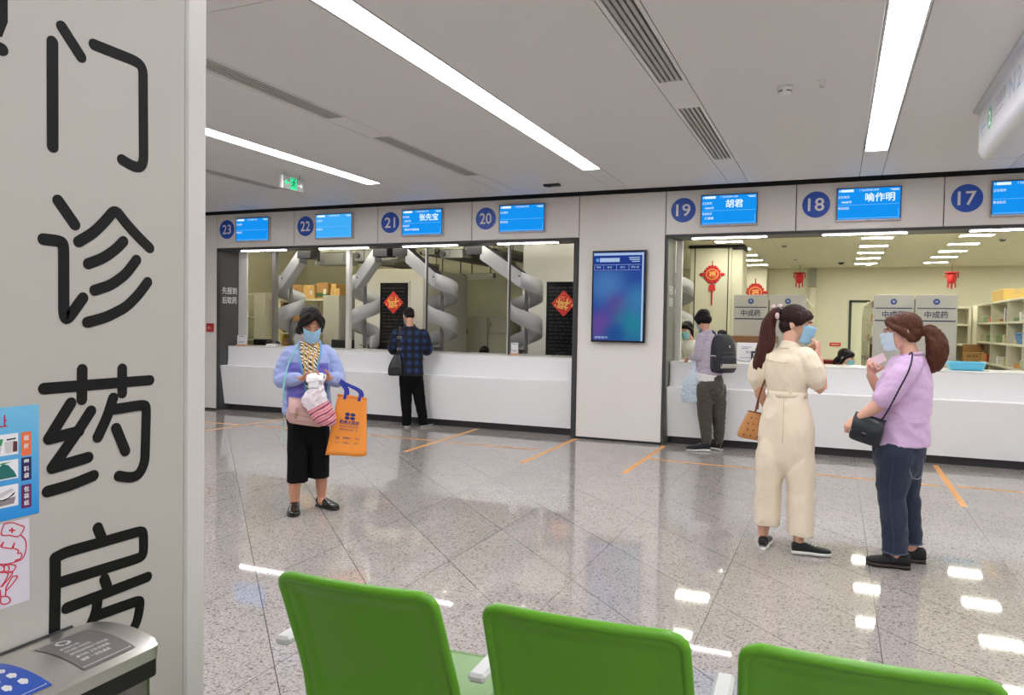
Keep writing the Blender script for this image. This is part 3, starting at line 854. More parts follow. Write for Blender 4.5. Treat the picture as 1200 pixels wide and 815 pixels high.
# spiral chutes
m_chute = mat('grey_sheet_metal', (168, 168, 169), rough=.55, metal=0, var=.05, vscale=6)
m_chute_d = mat('dark_sheet_metal', (96, 96, 98), rough=.5)
m_black_m = mat('black_metal', (26, 26, 28), rough=.4)
def spiral_chute(x, y, hand, label, ztop=2.02, turns=1.85, L=.66, dz=.43, group='spiral chutes behind the windows'):
    """hand +1: the straight channel comes down from the left and the spiral turns to the right in front"""
    t = empty('spiral_chute', (x, y, 1.05), 0, label, 'chute', group)
    z1 = ztop - 1.05
    R, H, pitch = .245, .235, .545
    n = int(40 * turns)
    mb = MB()
    def P(a, r, z): return (hand * r * cos(a), r * sin(a), z)
    A0 = -pi / 2
    def zf(u): return z1 - pitch * turns * u
    mb.grid(lambda u, v: P(A0 + 2 * pi * turns * u, R, zf(u) + H * v), n, 1, flip=hand < 0, thick=.006)
    mb.build('outer_guard', m_chute, t)
    mb = MB()
    mb.grid(lambda u, v: P(A0 + 2 * pi * turns * u, .05 + (R - .05) * v, zf(u) + .012 - .03 * (1 - v)), n, 3, flip=hand > 0, thick=.006)
    mb.build('slide_floor', m_chute, t)
    MB().cyl((0, 0, 0), .028, z1 + .10, n=16).build('centre_pole', m_chute_d, t)
    # straight feed channel along the front
    a = Vector((-hand * L, -R + .10, z1 + dz)); b = Vector((0, -R + .10, z1))
    w = .10
    mb = MB()
    for yy in (-R, -R + 2 * w):
        mb.add([(a.x, yy - .004, a.z), (b.x, yy - .004, b.z), (b.x, yy - .004, b.z + H), (a.x, yy - .004, a.z + H),
                (a.x, yy + .004, a.z), (b.x, yy + .004, b.z), (b.x, yy + .004, b.z + H), (a.x, yy + .004, a.z + H)],
               [(0, 1, 2, 3), (7, 6, 5, 4), (0, 4, 5, 1), (3, 2, 6, 7), (0, 3, 7, 4), (1, 5, 6, 2)], 1 if yy > -R + .01 else 0)
    mb.add([(a.x, -R, a.z), (b.x, -R, b.z), (b.x, -R + 2 * w, b.z), (a.x, -R + 2 * w, a.z),
            (a.x, -R, a.z - .006), (b.x, -R, b.z - .006), (b.x, -R + 2 * w, b.z - .006), (a.x, -R + 2 * w, a.z - .006)],
           [(0, 1, 2, 3), (7, 6, 5, 4), (0, 4, 5, 1), (3, 2, 6, 7), (0, 3, 7, 4), (1, 5, 6, 2)], 0)
    mb.build('feed_channel', [m_chute, m_black_m], t)
    mb = MB(); mb.tube([(-hand * .02, -R - .007, z1 + .17), (-hand * .02, -R - .016, z1 + .17)], .012, n=10); mb.build('bolt', m_black_m, t)
    # outlet tray above the worktop
    MB().box(-.10 * hand - .09, -.16, .05, -.10 * hand + .09, .10, .062).build('outlet_tray', m_chute_d, t)
    # feed hopper
    hx = -hand * (L + .10)
    mb = MB()
    mb.prism([(hx - .13, z1 + .50), (hx + .13, z1 + .50), (hx + .13, z1 + .64), (hx + .08, z1 + .72), (hx - .13, z1 + .72)], -R - .01, -R + .26, 'y')
    mb.f = [f[::-1] for f in mb.f]
    mb.build('feed_hopper', m_black_m, t)
    return t
spiral_chute(-8.60, 10.52, -1, 'grey spiral chute leftmost of the four, behind the woman in blue, cardboard boxes behind it', L=.36, dz=.42)
spiral_chute(-7.10, 10.52, -1, 'grey spiral chute second from the left, beside the black door with a red paper', L=.34, dz=.42)
spiral_chute(-5.67, 10.52, 1, 'grey spiral chute behind the man in the plaid shirt', L=.52, dz=.40)
spiral_chute(-4.25, 10.52, 1, 'grey spiral chute nearest the pillar, below number 20')
t = spiral_chute(-2.40, 12.6, 1, 'grey spiral chute far behind the right-hand post, beside the cream column', group=None, ztop=2.1)
MB().cyl((0, 0, -1.05), .04, 1.05, n=16).build('stand_pole', m_chute_d, t)
MB().cyl((0, 0, -1.05), .18, .02, n=24).build('stand_foot', m_chute_d, t)

# overhead conveyor channels of the dispensing machines
m_conv = mat('conveyor_grey', (104, 103, 98), rough=.45, metal=.2)
m_conv2 = mat('conveyor_olive', (150, 149, 128), rough=.5)
def conveyor(x0, y0, x1, y1, z, w, h, label):
    t = empty('overhead_conveyor', (x0, y0, z), atan2(y1 - y0, x1 - x0), label, 'conveyor', 'overhead conveyors of the dispensing machines')
    L = sqrt((x1 - x0) ** 2 + (y1 - y0) ** 2)
    MB().box(0, -w / 2, 0, L, w / 2, h, b=.008).build('trough', m_conv, t)
    mb = MB()
    for s_ in (-1, 1): mb.box(0, s_ * w / 2 - .012, h, L, s_ * w / 2 + .012, h + .05)
    mb.build('side_rail', m_conv2, t)
    mb = MB()
    k = .15
    while k < L: mb.box(k, -w / 2 - .016, h * .2, k + .03, w / 2 + .016, h * .8); k += .42
    mb.build('bracket', m_chute_d, t)
    mb = MB(); mb.cyl((.06, -w / 2 - .05, h * .5), .045, w + .1, 'y', n=18); mb.build('roller', m_black_m, t)
    for xx in (.1, L - .1):
        for s_ in (-1, 1): MB().box(xx - .008, s_ * (w / 2 - .01) - .006, h, xx + .008, s_ * (w / 2 - .01) + .006, LC - z).build('hanger', m_chute_d, t)
conveyor(-8.28, 10.9, -7.62, 10.9, 2.44, .30, .22, 'grey conveyor box under the lintel right of the leftmost spiral chute')
conveyor(-7.45, 10.9, -6.60, 10.9, 2.50, .34, .18, 'dark conveyor bridge above the black door of the left machine')
conveyor(-5.86, 10.9, -5.45, 10.9, 2.52, .26, .14, 'short dark conveyor box left of the feed hopper below number 20')
conveyor(-6.2, 11.0, -6.2, 14.4, 2.60, .24, .10, 'long conveyor rail running to the back wall, middle of the left room')
conveyor(-5.3, 11.3, -5.3, 14.4, 2.62, .22, .10, 'long conveyor rail running to the back wall, right of the hanging lamps')
conveyor(-8.0, 11.2, -8.0, 14.4, 2.56, .30, .12, 'long conveyor rail above the shelf with cardboard boxes')
for x, lab in ((-7.34, 'left'), (-6.66, 'right')):
    t = empty('batten_lamp', (x, 14.0, 2.46), 0, 'grey hanging batten lamp high before the back wall, %s of the pair' % lab, 'lamp', 'batten lamps before the back wall')
    MB().box(-.30, -.06, -.05, .30, .06, .04, b=.008).build('body', mat('grey_lamp_body', (150, 150, 140), rough=.4), t)
    MB().cyl((-.28, 0, -.065), .018, .56, 'x', n=12).build('tube', mat('pale_tube', (206, 206, 196), rough=.3), t)
    mb = MB(); mb.box(-.22, -.008, .04, -.2, .008, LC - 2.46); mb.box(.2, -.008, .04, .22, .008, LC - 2.46); mb.build('hanger', m_black_m, t)

# dispensing machines with black glass doors and red paper diamonds
m_mach = mat('machine_white', (204, 201, 194), rough=.4)
m_doorblk = mat('black_glass_door', (14, 14, 17), rough=.18)
m_red = mat('red_paper', (190, 36, 30), rough=.5, var=.05)
m_gold = mat('gold_print', (222, 176, 92), rough=.45)
def machine(x0, x1, zt, d0, d1, label):
    t = empty('dispensing_machine', (x0, 11.6, 0), 0, label, 'dispensing machine', 'white dispensing machines')
    L = x1 - x0
    mb = MB().box(0, 0, 0, L, 1.7, zt, b=.01); mb.build('cabinet', m_mach, t)
    dx0, dx1 = d0 - x0, d1 - x0
    mb = MB(); mb.box(dx0 - .03, -.02, .12, dx0, 0, 2.21); mb.box(dx1, -.02, .12, dx1 + .03, 0, 2.21); mb.box(dx0 - .03, -.02, 2.18, dx1 + .03, 0, 2.21)
    d = MB().box(dx0, -.03, .12, dx1, -.001, 2.18, b=.004).build('door', m_doorblk, t)
    mb.build('door_frame', m_mach, t)
    mb = MB()
    z = 2.08
    while z > 1.05:
        x = dx0 + .05
        while x < dx1 - .1:
            w = rnd.uniform(.04, .12); bars(mb, -.0312, [(x, z, min(w, dx1 - .05 - x), .008)]); x += w + .03
        z -= .062
    mb.build('door_reflection', mat('faint_grey_reflection', (52, 52, 56), rough=.5), d)  # grey bars paint the reflection of blinds on the door glass
    MB().box(dx1 - .06, -.05, .95, dx1 - .04, -.03, 1.15, b=.004).build('handle', mat('steel', (170, 170, 170)), d)
    return t
machine(-8.05, -6.62, 2.42, -7.49, -6.92, 'white dispensing machine with black door behind the man in the plaid shirt')
machine(-4.76, -3.3, 2.94, -4.33, -3.72, 'white dispensing machine with black door just left of the pillar')
def fu_paper(x, z, h, style, label):
    t = empty('fortune_paper', (x, 11.566, z), 0, label, 'fortune paper', 'red fortune papers')
    mb = MB(); mb.prism([(0, -h), (h, 0), (0, h), (-h, 0)], -.0025, 0, 'y'); mb.f = [f[::-1] for f in mb.f]
    mb.build('paper', m_red, t)
    mb = MB(); put_text(mb, '福', -.10, -.10, .20, .20, y=-.0030, thick=.0006, bold=.02)
    mb.v = [(-v[0], v[1], -v[2]) for v in mb.v]          # pasted upside down
    if style: mb.xf(Matrix.Rotation(radians(14), 4, 'Y'))
    mb.build('lettering', m_gold, t)
    mb = MB()
    for sx in (-1, 1):
        for k in range(2): mb.ell((sx * (h * .68 - k * .03), -.0032, -.03 + k * .06), (.012, .0006, .018))
    mb.build('ornament', m_gold, t)
fu_paper(-7.21, 1.83, .205, 0, 'red diamond fortune paper on the black door behind the man in the plaid shirt')
fu_paper(-4.03, 1.83, .21, 1, 'red diamond fortune paper on the black door beside the pillar')

# shelves, cabinets and cartons of the left room
m_shelf = mat('ivory_shelf_metal', (214, 210, 188), rough=.45)
m_grey_cab = mat('grey_cabinet', (168, 166, 160), rough=.4)
m_carton = mat('brown_cardboard', (150, 112, 70), rough=.8, var=.06, vscale=8)
m_carton2 = mat('tan_cardboard', (186, 148, 92), rough=.8, var=.06, vscale=8)
m_cdark = mat('dark_cardboard', (104, 72, 44), rough=.8)
m_print = mat('carton_print', (60, 42, 30), rough=.8)
m_tapeb = mat('clear_tape', (196, 170, 122), rough=.25)
def shelf_rack(x, y, w, d, h, levels, label, m=None, name='shelf_rack', back=True, bays=1, rz=0, cat='shelf', group=None):
    t = empty(name, (x, y, 0), rz, label, cat, group)
    m = m or m_shelf
    for px_ in range(bays + 1):
        for sy in (0, d - .035):
            xx = w * px_ / bays
            MB().box(xx - .018, sy, 0, xx + .018, sy + .035, h).build('upright', m, t)
    for z in levels: MB().box(-.015, .004, z - .035, w + .015, d - .004, z, b=.004).build('board', m, t)
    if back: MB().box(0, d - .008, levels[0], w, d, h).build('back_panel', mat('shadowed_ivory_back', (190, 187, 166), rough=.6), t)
    for k in range(bays - 1): pass
    return t
shelf_rack(-10.02, 11.9, 1.14, .5, 1.90, (.15, .75, 1.25, 1.90), 'ivory shelf rack carrying cartons behind the leftmost spiral chute', bays=2, back=False)
def carton(x, y, z, w, d, h, m, label, printed='', band=None, tape_=True, rz=0, group=None, mark=False):
    t = empty('cardboard_box', (x, y, z), rz, label, 'cardboard box', group)
    MB().box(0, 0, 0, w, d, h, b=.006).build('carton', m, t)
    if tape_: MB().box(w / 2 - .03, -.001, h - .07, w / 2 + .03, d + .001, h + .001).build('packing_tape', m_tapeb, t)
    if printed:
        mb = MB(); put_text(mb, printed, w * .15, h * .5, w * .5, h * .22, y=-.0005); mb.build('lettering', m_print, t)
    if band: MB().box(-.002, -.002, h * .12, w + .002, .02, h * .38).build('colour_band', mat('green_band', (46, 78, 44), rough=.6), t)
    if mark: MB().box(w * .62, -.003, h * .3, w * .85, 0, h * .62).build('label', mat('white_label', (220, 218, 210), rough=.6), t)
    return t
carton(-9.86, 11.92, 1.90, .40, .40, .27, m_carton, 'brown carton with dark print on the shelf, leftmost of the row', '药品箱', tape_=False)
carton(-9.44, 11.90, 1.90, .26, .40, .265, m_carton2, 'tan carton end-on, second of the row on the shelf', mark=True)
carton(-9.17, 11.95, 1.90, .27, .40, .31, m_carton, 'brown carton with green band and white label on the shelf', band=1, mark=True, tape_=False)
carton(-8.83, 11.95, 1.966, .12, .34, .22, m_carton2, 'narrow tan carton standing on the left end of the grey cabinet')
carton(-8.70, 11.76, 1.966, .21, .16, .13, m_carton2, 'low tan carton lying on top of the grey cabinet', 'XYZ'[:0])
carton(-9.96, 11.95, 1.25, .46, .42, .45, m_cdark, 'dark brown carton in the middle compartment of the rack')
carton(-9.41, 11.95, 1.25, .48, .42, .40, m_carton, 'brown carton in the right compartment of the rack')
carton(-9.98, 11.95, .75, .5, .42, .4, m_cdark, 'dark brown carton low in the rack behind the woman in blue')
t = empty('cabinet', (-8.84, 11.72, 0), 0, 'plain grey metal cabinet beside the carton shelf', 'cabinet')
MB().box(0, 0, .05, .36, .6, 1.962, b=.008).build('body', m_grey_cab, t)
MB().box(.01, .02, 0, .35, .58, .05).build('plinth', m_kick, t)
MB().box(.335, -.012, .9, .347, 0, 1.1).build('handle', m_alu_d, t)
t = shelf_rack(-10.80, 11.9, .42, .5, 2.02, (.15, .6, 1.1, 1.55, 2.0), 'grey perforated shelf rack at the far left of the window', m=m_grey_cab)
MB().box(.17, -.006, .1, .445, .5, 2.02).build('side_panel', m_grey_cab, t)
t = empty('trolley', (-10.72, 11.55, 0), 0, 'hand trolley with upright steel pole and red handle', 'trolley')
MB().tube([(0, 0, .12), (0, 0, 2.40)], .022, n=10).build('pole', mat('brushed_pole', (150, 140, 128), rough=.4, metal=.4), t)
MB().tube([(.02, 0, 2.42), (-.3, 0, 2.42)], .026, n=10).build('handle', m_red, t)
MB().box(-.25, -.2, .08, .25, .2, .12, b=.01).build('platform', m_alu_d, t)
mb = MB()
for sx in (-.2, .2): mb.cyl((sx, -.17, .04), .04, .02, 'y', n=14); mb.cyl((sx, .15, .04), .04, .02, 'y', n=14)
mb.build('wheel', m_black_m, t)
MB().lathe([(0, -.03), (.035, -.02), (.04, .02), (.02, .04), (0, .04)], (0, 0, 2.43), n=14).build('pole_cap', m_black_m, t)
carton(-10.33, 12.1, 1.06, .26, .35, .27, mat('yellow_card', (214, 200, 96), rough=.7), 'yellow box on the shelf just left of the leftmost spiral chute', tape_=False)
carton(-10.33, 12.1, 1.335, .26, .35, .50, m_cdark, 'brown box above the yellow box', tape_=False)
box_stand = (-10.45, 12.05)
shelf_rack(-10.335, 12.05, .27, .45, 1.0, (.1, .55, 1.058), 'low ivory stand under the yellow box', back=False)
# cupboards before the back wall
t = empty('cupboard', (-6.97, 14.0, 0), 0, 'tall white cupboard before the back wall, left one of two', 'cupboard')
MB().box(0, 0, 0, .47, .5, 1.62, b=.006).build('body', mat('white_cupboard', (188, 187, 172), rough=.45), t)
MB().box(.01, -.018, .05, .46, -.001, 1.60, b=.005).build('door', mat('white_cupboard', (188, 187, 172)), t)
MB().box(.02, -.03, 1.25, .03, -.018, 1.37).build('handle', m_black_m, t)
t = empty('cupboard', (-6.48, 14.0, 0), 0, 'tall white cupboard with a flap at the top, right one of two', 'cupboard')
MB().box(0, 0, 0, .44, .5, 1.62, b=.006).build('body', mat('white_cupboard', (188, 187, 172)), t)
MB().box(.01, -.018, 1.30, .43, -.001, 1.60, b=.005).build('flap', mat('white_cupboard', (188, 187, 172)), t)
MB().box(.01, -.018, .05, .43, -.001, 1.28, b=.005).build('door', mat('white_cupboard', (188, 187, 172)), t)
MB().box(.05, -.03, 1.42, .06, -.018, 1.5).build('handle', m_black_m, t)
# worktops behind the counters
def desk(x0, x1, y0, y1, z, label, m):
    t = empty('work_desk', (x0, y0, 0), 0, label, 'desk')
    MB().box(0, 0, z - .03, x1 - x0, y1 - y0, z, b=.004).build('top', m, t)
    for xx in (.04, x1 - x0 - .08):
        for yy in (.04, y1 - y0 - .08): MB().box(xx, yy, 0, xx + .04, yy + .04, z - .03).build('leg', m_alu_d, t)
desk(-9.2, -3.4, 10.36, 11.0, .78, 'long work desk behind the left-hand counter', mat('desk_laminate', (186, 180, 168), rough=.4))
desk(-1.2, 4.5, 10.36, 10.72, .78, 'long work desk behind the right-hand counter', mat('desk_laminate', (186, 180, 168)))
def monitor(x, y, z, w, h, rz, label):
    t = empty('computer_monitor', (x, y, z), rz, label, 'monitor')
    MB().box(-w / 2, -.025, .12, w / 2, .025, .12 + h, b=.008).build('casing', mat('black_plastic', (28, 28, 30)), t)
    MB().box(-.02, .02, .01, .02, .05, .2).build('stand', mat('black_plastic', (28, 28, 30)), t)
    MB().box(-.11, -.08, 0, .11, .09, .012, b=.005).build('foot', mat('black_plastic', (28, 28, 30)), t)
monitor(-9.24, 10.6, .78, .42, .25, 0.1, 'black monitor behind the counter at the left end')
monitor(-7.58, 10.6, .78, .44, .28, 0, 'black monitor behind the counter below the grey cabinet')
monitor(-6.95, 10.8, .78, .46, .26, .2, 'black monitor low behind the counter beside the plaid-shirt man')

# acrylic notice stands on the left worktop (their codes are left off)
def notice_stand(x, y, label, w=.16, h=.15, rz=.1):
    t = empty('notice_stand', (x, y, 1.0505), rz, label, 'notice stand', 'acrylic notice stands on the counter')
    MB().box(-w / 2, -.03, 0, w / 2, .03, .022, b=.004).build('base', mat('orange_wood_base', (206, 150, 104), rough=.5), t)
    MB().box(-w / 2 + .012, -.005, .022, w / 2 - .012, .005, .022 + h, b=.002).build('card', mat('white_card', (224, 224, 228), rough=.3), t)
    mb = MB(); bars(mb, -.0056, [(-w / 4, .03 + h * .12, w / 2, .008), (-w / 4, .03 + h * .8, w / 2, .01), (-w / 3, .03 + h * .25, w * .66, .006)]); mb.build('print', mat('grey_print', (130, 130, 136)), t)
notice_stand(-9.10, 9.90, 'white notice stand on orange base at the left end of the counter', w=.2)
notice_stand(-4.19, 9.95, 'white notice stand on orange base at the foot of the spiral chute by the pillar', w=.13)
# telephone receiver, cable
t = empty('telephone', (-8.52, 10.0, 1.0505), .3, 'white and black telephone on the counter left of the woman in blue', 'telephone')
MB().box(-.09, -.1, 0, .09, .1, .045, b=.012).build('base', mat('white_plastic', (226, 226, 224)), t)
mb = MB(); mb.tube([(-.11, -.02, .05), (-.08, -.02, .075), (0, -.02, .085), (.08, -.02, .075), (.11, -.02, .05)], [.022, .02, .015, .02, .022], n=10); mb.build('receiver', m_black_m, t)
mb = MB().tube([(-3.62, 9.95, 1.054), (-3.58, 9.97, 1.08), (-3.5, 9.96, 1.10), (-3.42, 9.98, 1.11)], .005, n=6)
tag(mb.build('cable', m_black_m), 'thin black cable bent up from the counter by the right machine', 'cable')
mb = MB().tube([(-5.98, 10.0, 1.054), (-5.93, 10.0, 1.075), (-5.85, 10.02, 1.075)], .012, n=8)
tag(mb.build('pen', m_black_m), 'dark pen on the counter right of the plaid-shirt man', 'pen')

# shelving rows with labelled end panels in the right-hand room
m_row = mat('row_end_grey', (178, 176, 170), rough=.4)
m_navy = mat('navy_stripe', (34, 42, 78), rough=.45, var=0)
def shelf_row(x0, w, side, label, z0=0.0):
    t = empty('shelving_row', (x0, 12.2, 0), 0, label, 'shelving row', 'shelving rows with labelled end panels')
    e = MB().box(0, 0, z0 + .02, w, .03, 2.0, b=.004).build('end_panel', m_row, t)
    mb = MB(); bars(mb, -.002, [(.02, 1.80, w - .04, .014), (.02, 1.62, w - .04, .018)]); mb.build('stripe', m_navy, e)
    mb = MB(); put_text(mb, '中成药', w * .22, 1.668, w * .56, .10, y=-.003, bold=.012); mb.build('lettering', m_navy, e)
    mb = MB(); mb.cyl((w / 2, -.001, 1.90), .042, -.002, 'y', n=24); mb.f = [f[::-1] for f in mb.f]; mb.build('emblem', mat('emblem_blue', (34, 66, 138), rough=.4), e)
    mb = MB(); put_text(mb, '华', w / 2 - .02, 1.882, .04, .038, y=-.0042); mb.build('emblem_print', mat('white_digit', (232, 230, 230)), e)
    L = 5.0
    for z in (.12, .55, .95, 1.3, 1.62, 1.96): MB().box(.02, .03, z - .03, w - .02, L, z).build('board', m_shelf, t)
    for k in range(5):
        for xx in (.0, w - .03): MB().box(xx, .04 + k * (L - .08) / 4, 0, xx + .03, .08 + k * (L - .08) / 4, 1.98).build('upright', m_shelf, t)
    MB().box(w / 2 - .01, .03, .1, w / 2 + .01, L, 1.9).build('centre_panel', m_shelf, t)
    # small medicine packs on the open side
    return t
shelf_row(-1.47, .51, 1, 'grey end panel of a shelving row, leftmost of four, red knot above it')
shelf_row(-.94, .52, 1, 'grey end panel of a shelving row partly hidden by the ponytail in front')
shelf_row(.49, .52, -1, 'grey end panel of a shelving row above the seated clerk, left of the right-hand pair')
shelf_row(1.03, .52, -1, 'grey end panel of a shelving row above the head of the woman in violet')
pal = [((226, 226, 220), .4), ((200, 190, 150), .5), ((170, 60, 50), .5), ((90, 130, 170), .5), ((210, 150, 90), .5), ((150, 170, 130), .5)]
def packs(x, y0, y1, z, depth, label, n, axis=1):
    for k in range(n):
        c_, r_ = pal[rnd.randrange(len(pal))]
        yy = y0 + (y1 - y0) * (k + .2 + .5 * rnd.random()) / n
        w, h = rnd.uniform(.05, .11), rnd.uniform(.05, .13)
        m = mat('pack_%d' % pal.index((c_, r_)), c_, rough=r_)
        o = MB().box(x, yy, z, x + depth * rnd.uniform(.6, 1), yy + w, z + h, b=.004).build('medicine_pack', m)
        tag(o, label, 'medicine pack', label)
packs(-.55, 12.5, 15.4, .95, .10, 'small medicine pack on the open shelf behind the face of the woman in cream', 8)
packs(-.55, 12.5, 15.4, 1.3, .10, 'small medicine pack on the open shelf behind the face of the woman in cream', 8)
packs(-.55, 12.5, 15.4, 1.62, .10, 'small medicine pack on the open shelf behind the face of the woman in cream', 7)
packs(.50, 12.5, 15.4, .95, .10, 'small medicine pack on the open shelf beside the dark door frame', 8)
packs(.50, 12.5, 15.4, 1.3, .10, 'small medicine pack on the open shelf beside the dark door frame', 9)
packs(.50, 12.5, 15.4, 1.62, .10, 'small medicine pack on the open shelf beside the dark door frame', 8)
carton(.505, 13.3, .96, .2, .5, .34, m_cdark, 'dark brown carton on the shelf beside the dark door frame', tape_=False)

# pigeonhole shelf along the right side
t = empty('pigeonhole_shelf', (2.2, 11.3, 0), 0, 'large ivory pigeonhole shelf at the right edge behind the counter', 'shelf')
Ls = 3.72
for z in (.10, .45, .72, 1.0, 1.33, 1.64, 1.95): MB().box(0, 0, z - .03, .42, Ls, z, b=.003).build('board', m_shelf, t)
for k, y in enumerate((0.0, .22, 1.22, 2.45, 3.69)):
    MB().box(0, y, 0, .42, y + .03, 1.935, b=.003).build('divider', m_shelf, t)
    mb = MB()
    for q in range(28): mb.box(-.001, y + .008, .15 + q * .063, .002, y + .022, .18 + q * .063)
    mb.build('slot_strip', mat('slot_grey', (120, 118, 104), rough=.6), t)
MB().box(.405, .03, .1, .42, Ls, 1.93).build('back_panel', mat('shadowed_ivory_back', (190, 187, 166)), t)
for z, n in ((1.0, 8), (1.33, 8), (1.64, 7)):
    packs(2.24, 11.6, 14.9, z, .16, 'small medicine pack in the pigeonhole shelf at the right', n)
for k in range(4):
    o = MB().box(2.25, 12.72 + k * .085, 1.64, 2.45, 12.79 + k * .085, 1.64 + .22 - .02 * (k % 2), b=.004).build('file_folder', mat('white_card', (224, 224, 228)) if k != 2 else m_black_m)
    tag(o, 'file folder standing upright in the top row of the pigeonhole shelf', 'folder', 'folders in the pigeonhole shelf')
o = MB().box(2.24, 14.05, 1.64, 2.36, 14.17, 1.72, b=.005).build('medicine_pack', m_red); tag(o, 'red medicine pack in the top row of the pigeonhole shelf, far compartment', 'medicine pack')
t = empty('storage_basket', (2.25, 11.75, 1.33), 0, 'blue plastic box in the pigeonhole shelf, middle row by the right edge', 'basket')
MB().box(0, 0, 0, .28, .5, .14, b=.01).build('tub', mat('blue_plastic', (38, 112, 176), rough=.4), t)
MB().box(-.01, -.01, .13, .29, .51, .155, b=.006).build('rim', mat('blue_plastic', (38, 112, 176)), t)
carton(2.22, 13.0, 1.95, .36, .85, .17, mat('kraft_box', (206, 172, 96), rough=.7), 'long kraft box lying on top of the pigeonhole shelf')
# far small shelf and white panel behind
shelf_rack(1.86, 15.3, .28, .4, 1.92, (.1, .5, .9, 1.27, 1.62, 1.92), 'narrow ivory shelf in the far corner right of the grey end panels')
t = empty('white_cabinet', (2.17, 15.25, 0), 0, 'tall narrow white cabinet left of the pigeonhole shelf', 'cabinet')
MB().box(0, 0, 0, .30, .5, 1.93, b=.006).build('body', mat('white_cupboard2', (222, 220, 200), rough=.45), t)
MB().box(.005, -.015, .05, .295, -.001, 1.9, b=.004).build('door', mat('white_cupboard2', (222, 220, 200)), t)
carton(1.98, 14.75, .98, .32, .3, .16, m_carton2, 'open tan carton on the low stand before the narrow white cabinet', '药', tape_=False)
carton(2.0, 14.95, 1.14, .3, .1, .13, m_carton, 'brown carton behind the open tan carton', tape_=False)
desk(1.9, 2.19, 14.6, 15.2, .98, 'low stand under the tan carton', m_shelf)
# door frame, pipe and small things at the back wall
mb = MB(); mb.box(.36, BY - .05, 0, .43, BY, 2.40); mb.box(.36, BY - .05, 2.33, 1.5, BY, 2.40); mb.box(1.43, BY - .05, 0, 1.5, BY, 2.40)
d_ = mb.build('door_1', mat('dark_door_frame', (48, 48, 44), rough=.5), kind='structure')
MB().box(.43, BY - .015, 0, 1.43, BY - .003, 2.33).build('door_leaf', mat('pale_green_door', (206, 208, 184), rough=.5), d_)
o = MB().box(-.80, BY - .18, 0, -.64, BY - .005, 2.79, b=.006).build('pipe_casing', mat('white_casing', (216, 214, 196), rough=.5)); tag(o, 'white vertical pipe casing on the back wall right of the far red ornament', 'pipe casing')
o = MB().box(-.82, BY - .16, 2.795, -.62, BY - .005, RC - .01).build('wall_duct', mat('grey_duct', (150, 150, 138), rough=.5)); tag(o, 'grey duct above the white pipe casing', 'duct')
t = empty('wall_notice', (-.18, BY - .003, .94), 0, 'small red notice plate on the cream back wall between the two women', 'notice')
MB().box(0, -.012, 0, .33, 0, .12, b=.002).build('plate', mat('red_plate', (206, 62, 44), rough=.45), t)
mb = MB(); bars(mb, -.0125, [(.05, .05, .23, .02)]); mb.build('print', mat('pale_print', (240, 200, 190), rough=.5), t)
t = empty('red_storage_box', (-.35, 14.9, 0), 0, 'dark red storage box beyond the counter, behind the elbow of the woman in cream', 'storage box')
MB().box(0, 0, 0, .55, .4, .90, b=.01).build('body', mat('dark_red_plastic', (150, 40, 34), rough=.5), t)
MB().box(-.012, -.012, .90, .562, .412, .93, b=.006).build('lid', mat('dark_red_plastic', (150, 40, 34)), t)
# fittings of the dispensary ceiling
def dome(x, y, r, label, m, name='dome_camera', cat='camera'):
    t = empty(name, (x, y, RC), 0, label, cat)
    MB().lathe([(0, 0), (r, 0), (r, -.02), (r * .9, -.03)], n=24).build('base', mat('white_plastic', (226, 226, 224)), t)
    MB().ell((0, 0, -.03), (r * .75, r * .75, r * .6)).build('dome', m, t)
dome(.08, 23.7, .11, 'small dark dome camera on the dispensary ceiling by the back wall', m_black_m)
dome(-1.15, 18.6, .08, 'ceiling sensor nearest the lintel above the woman in cream', m_alu_d, 'ceiling_sensor', 'sensor')
dome(-1.09, 22.4, .07, 'small sprinkler cap on the dispensary ceiling above the red ornament', mat('steel', (170, 170, 170)), 'sprinkler', 'sprinkler')
dome(.83, 24.6, .11, 'second dark dome camera close to the back wall', mat('grey_lamp_body', (150, 150, 140)))
dome(3.1, 18.4, .08, 'ceiling sensor above the pigeonhole shelf', m_alu_d, 'ceiling_sensor', 'sensor')

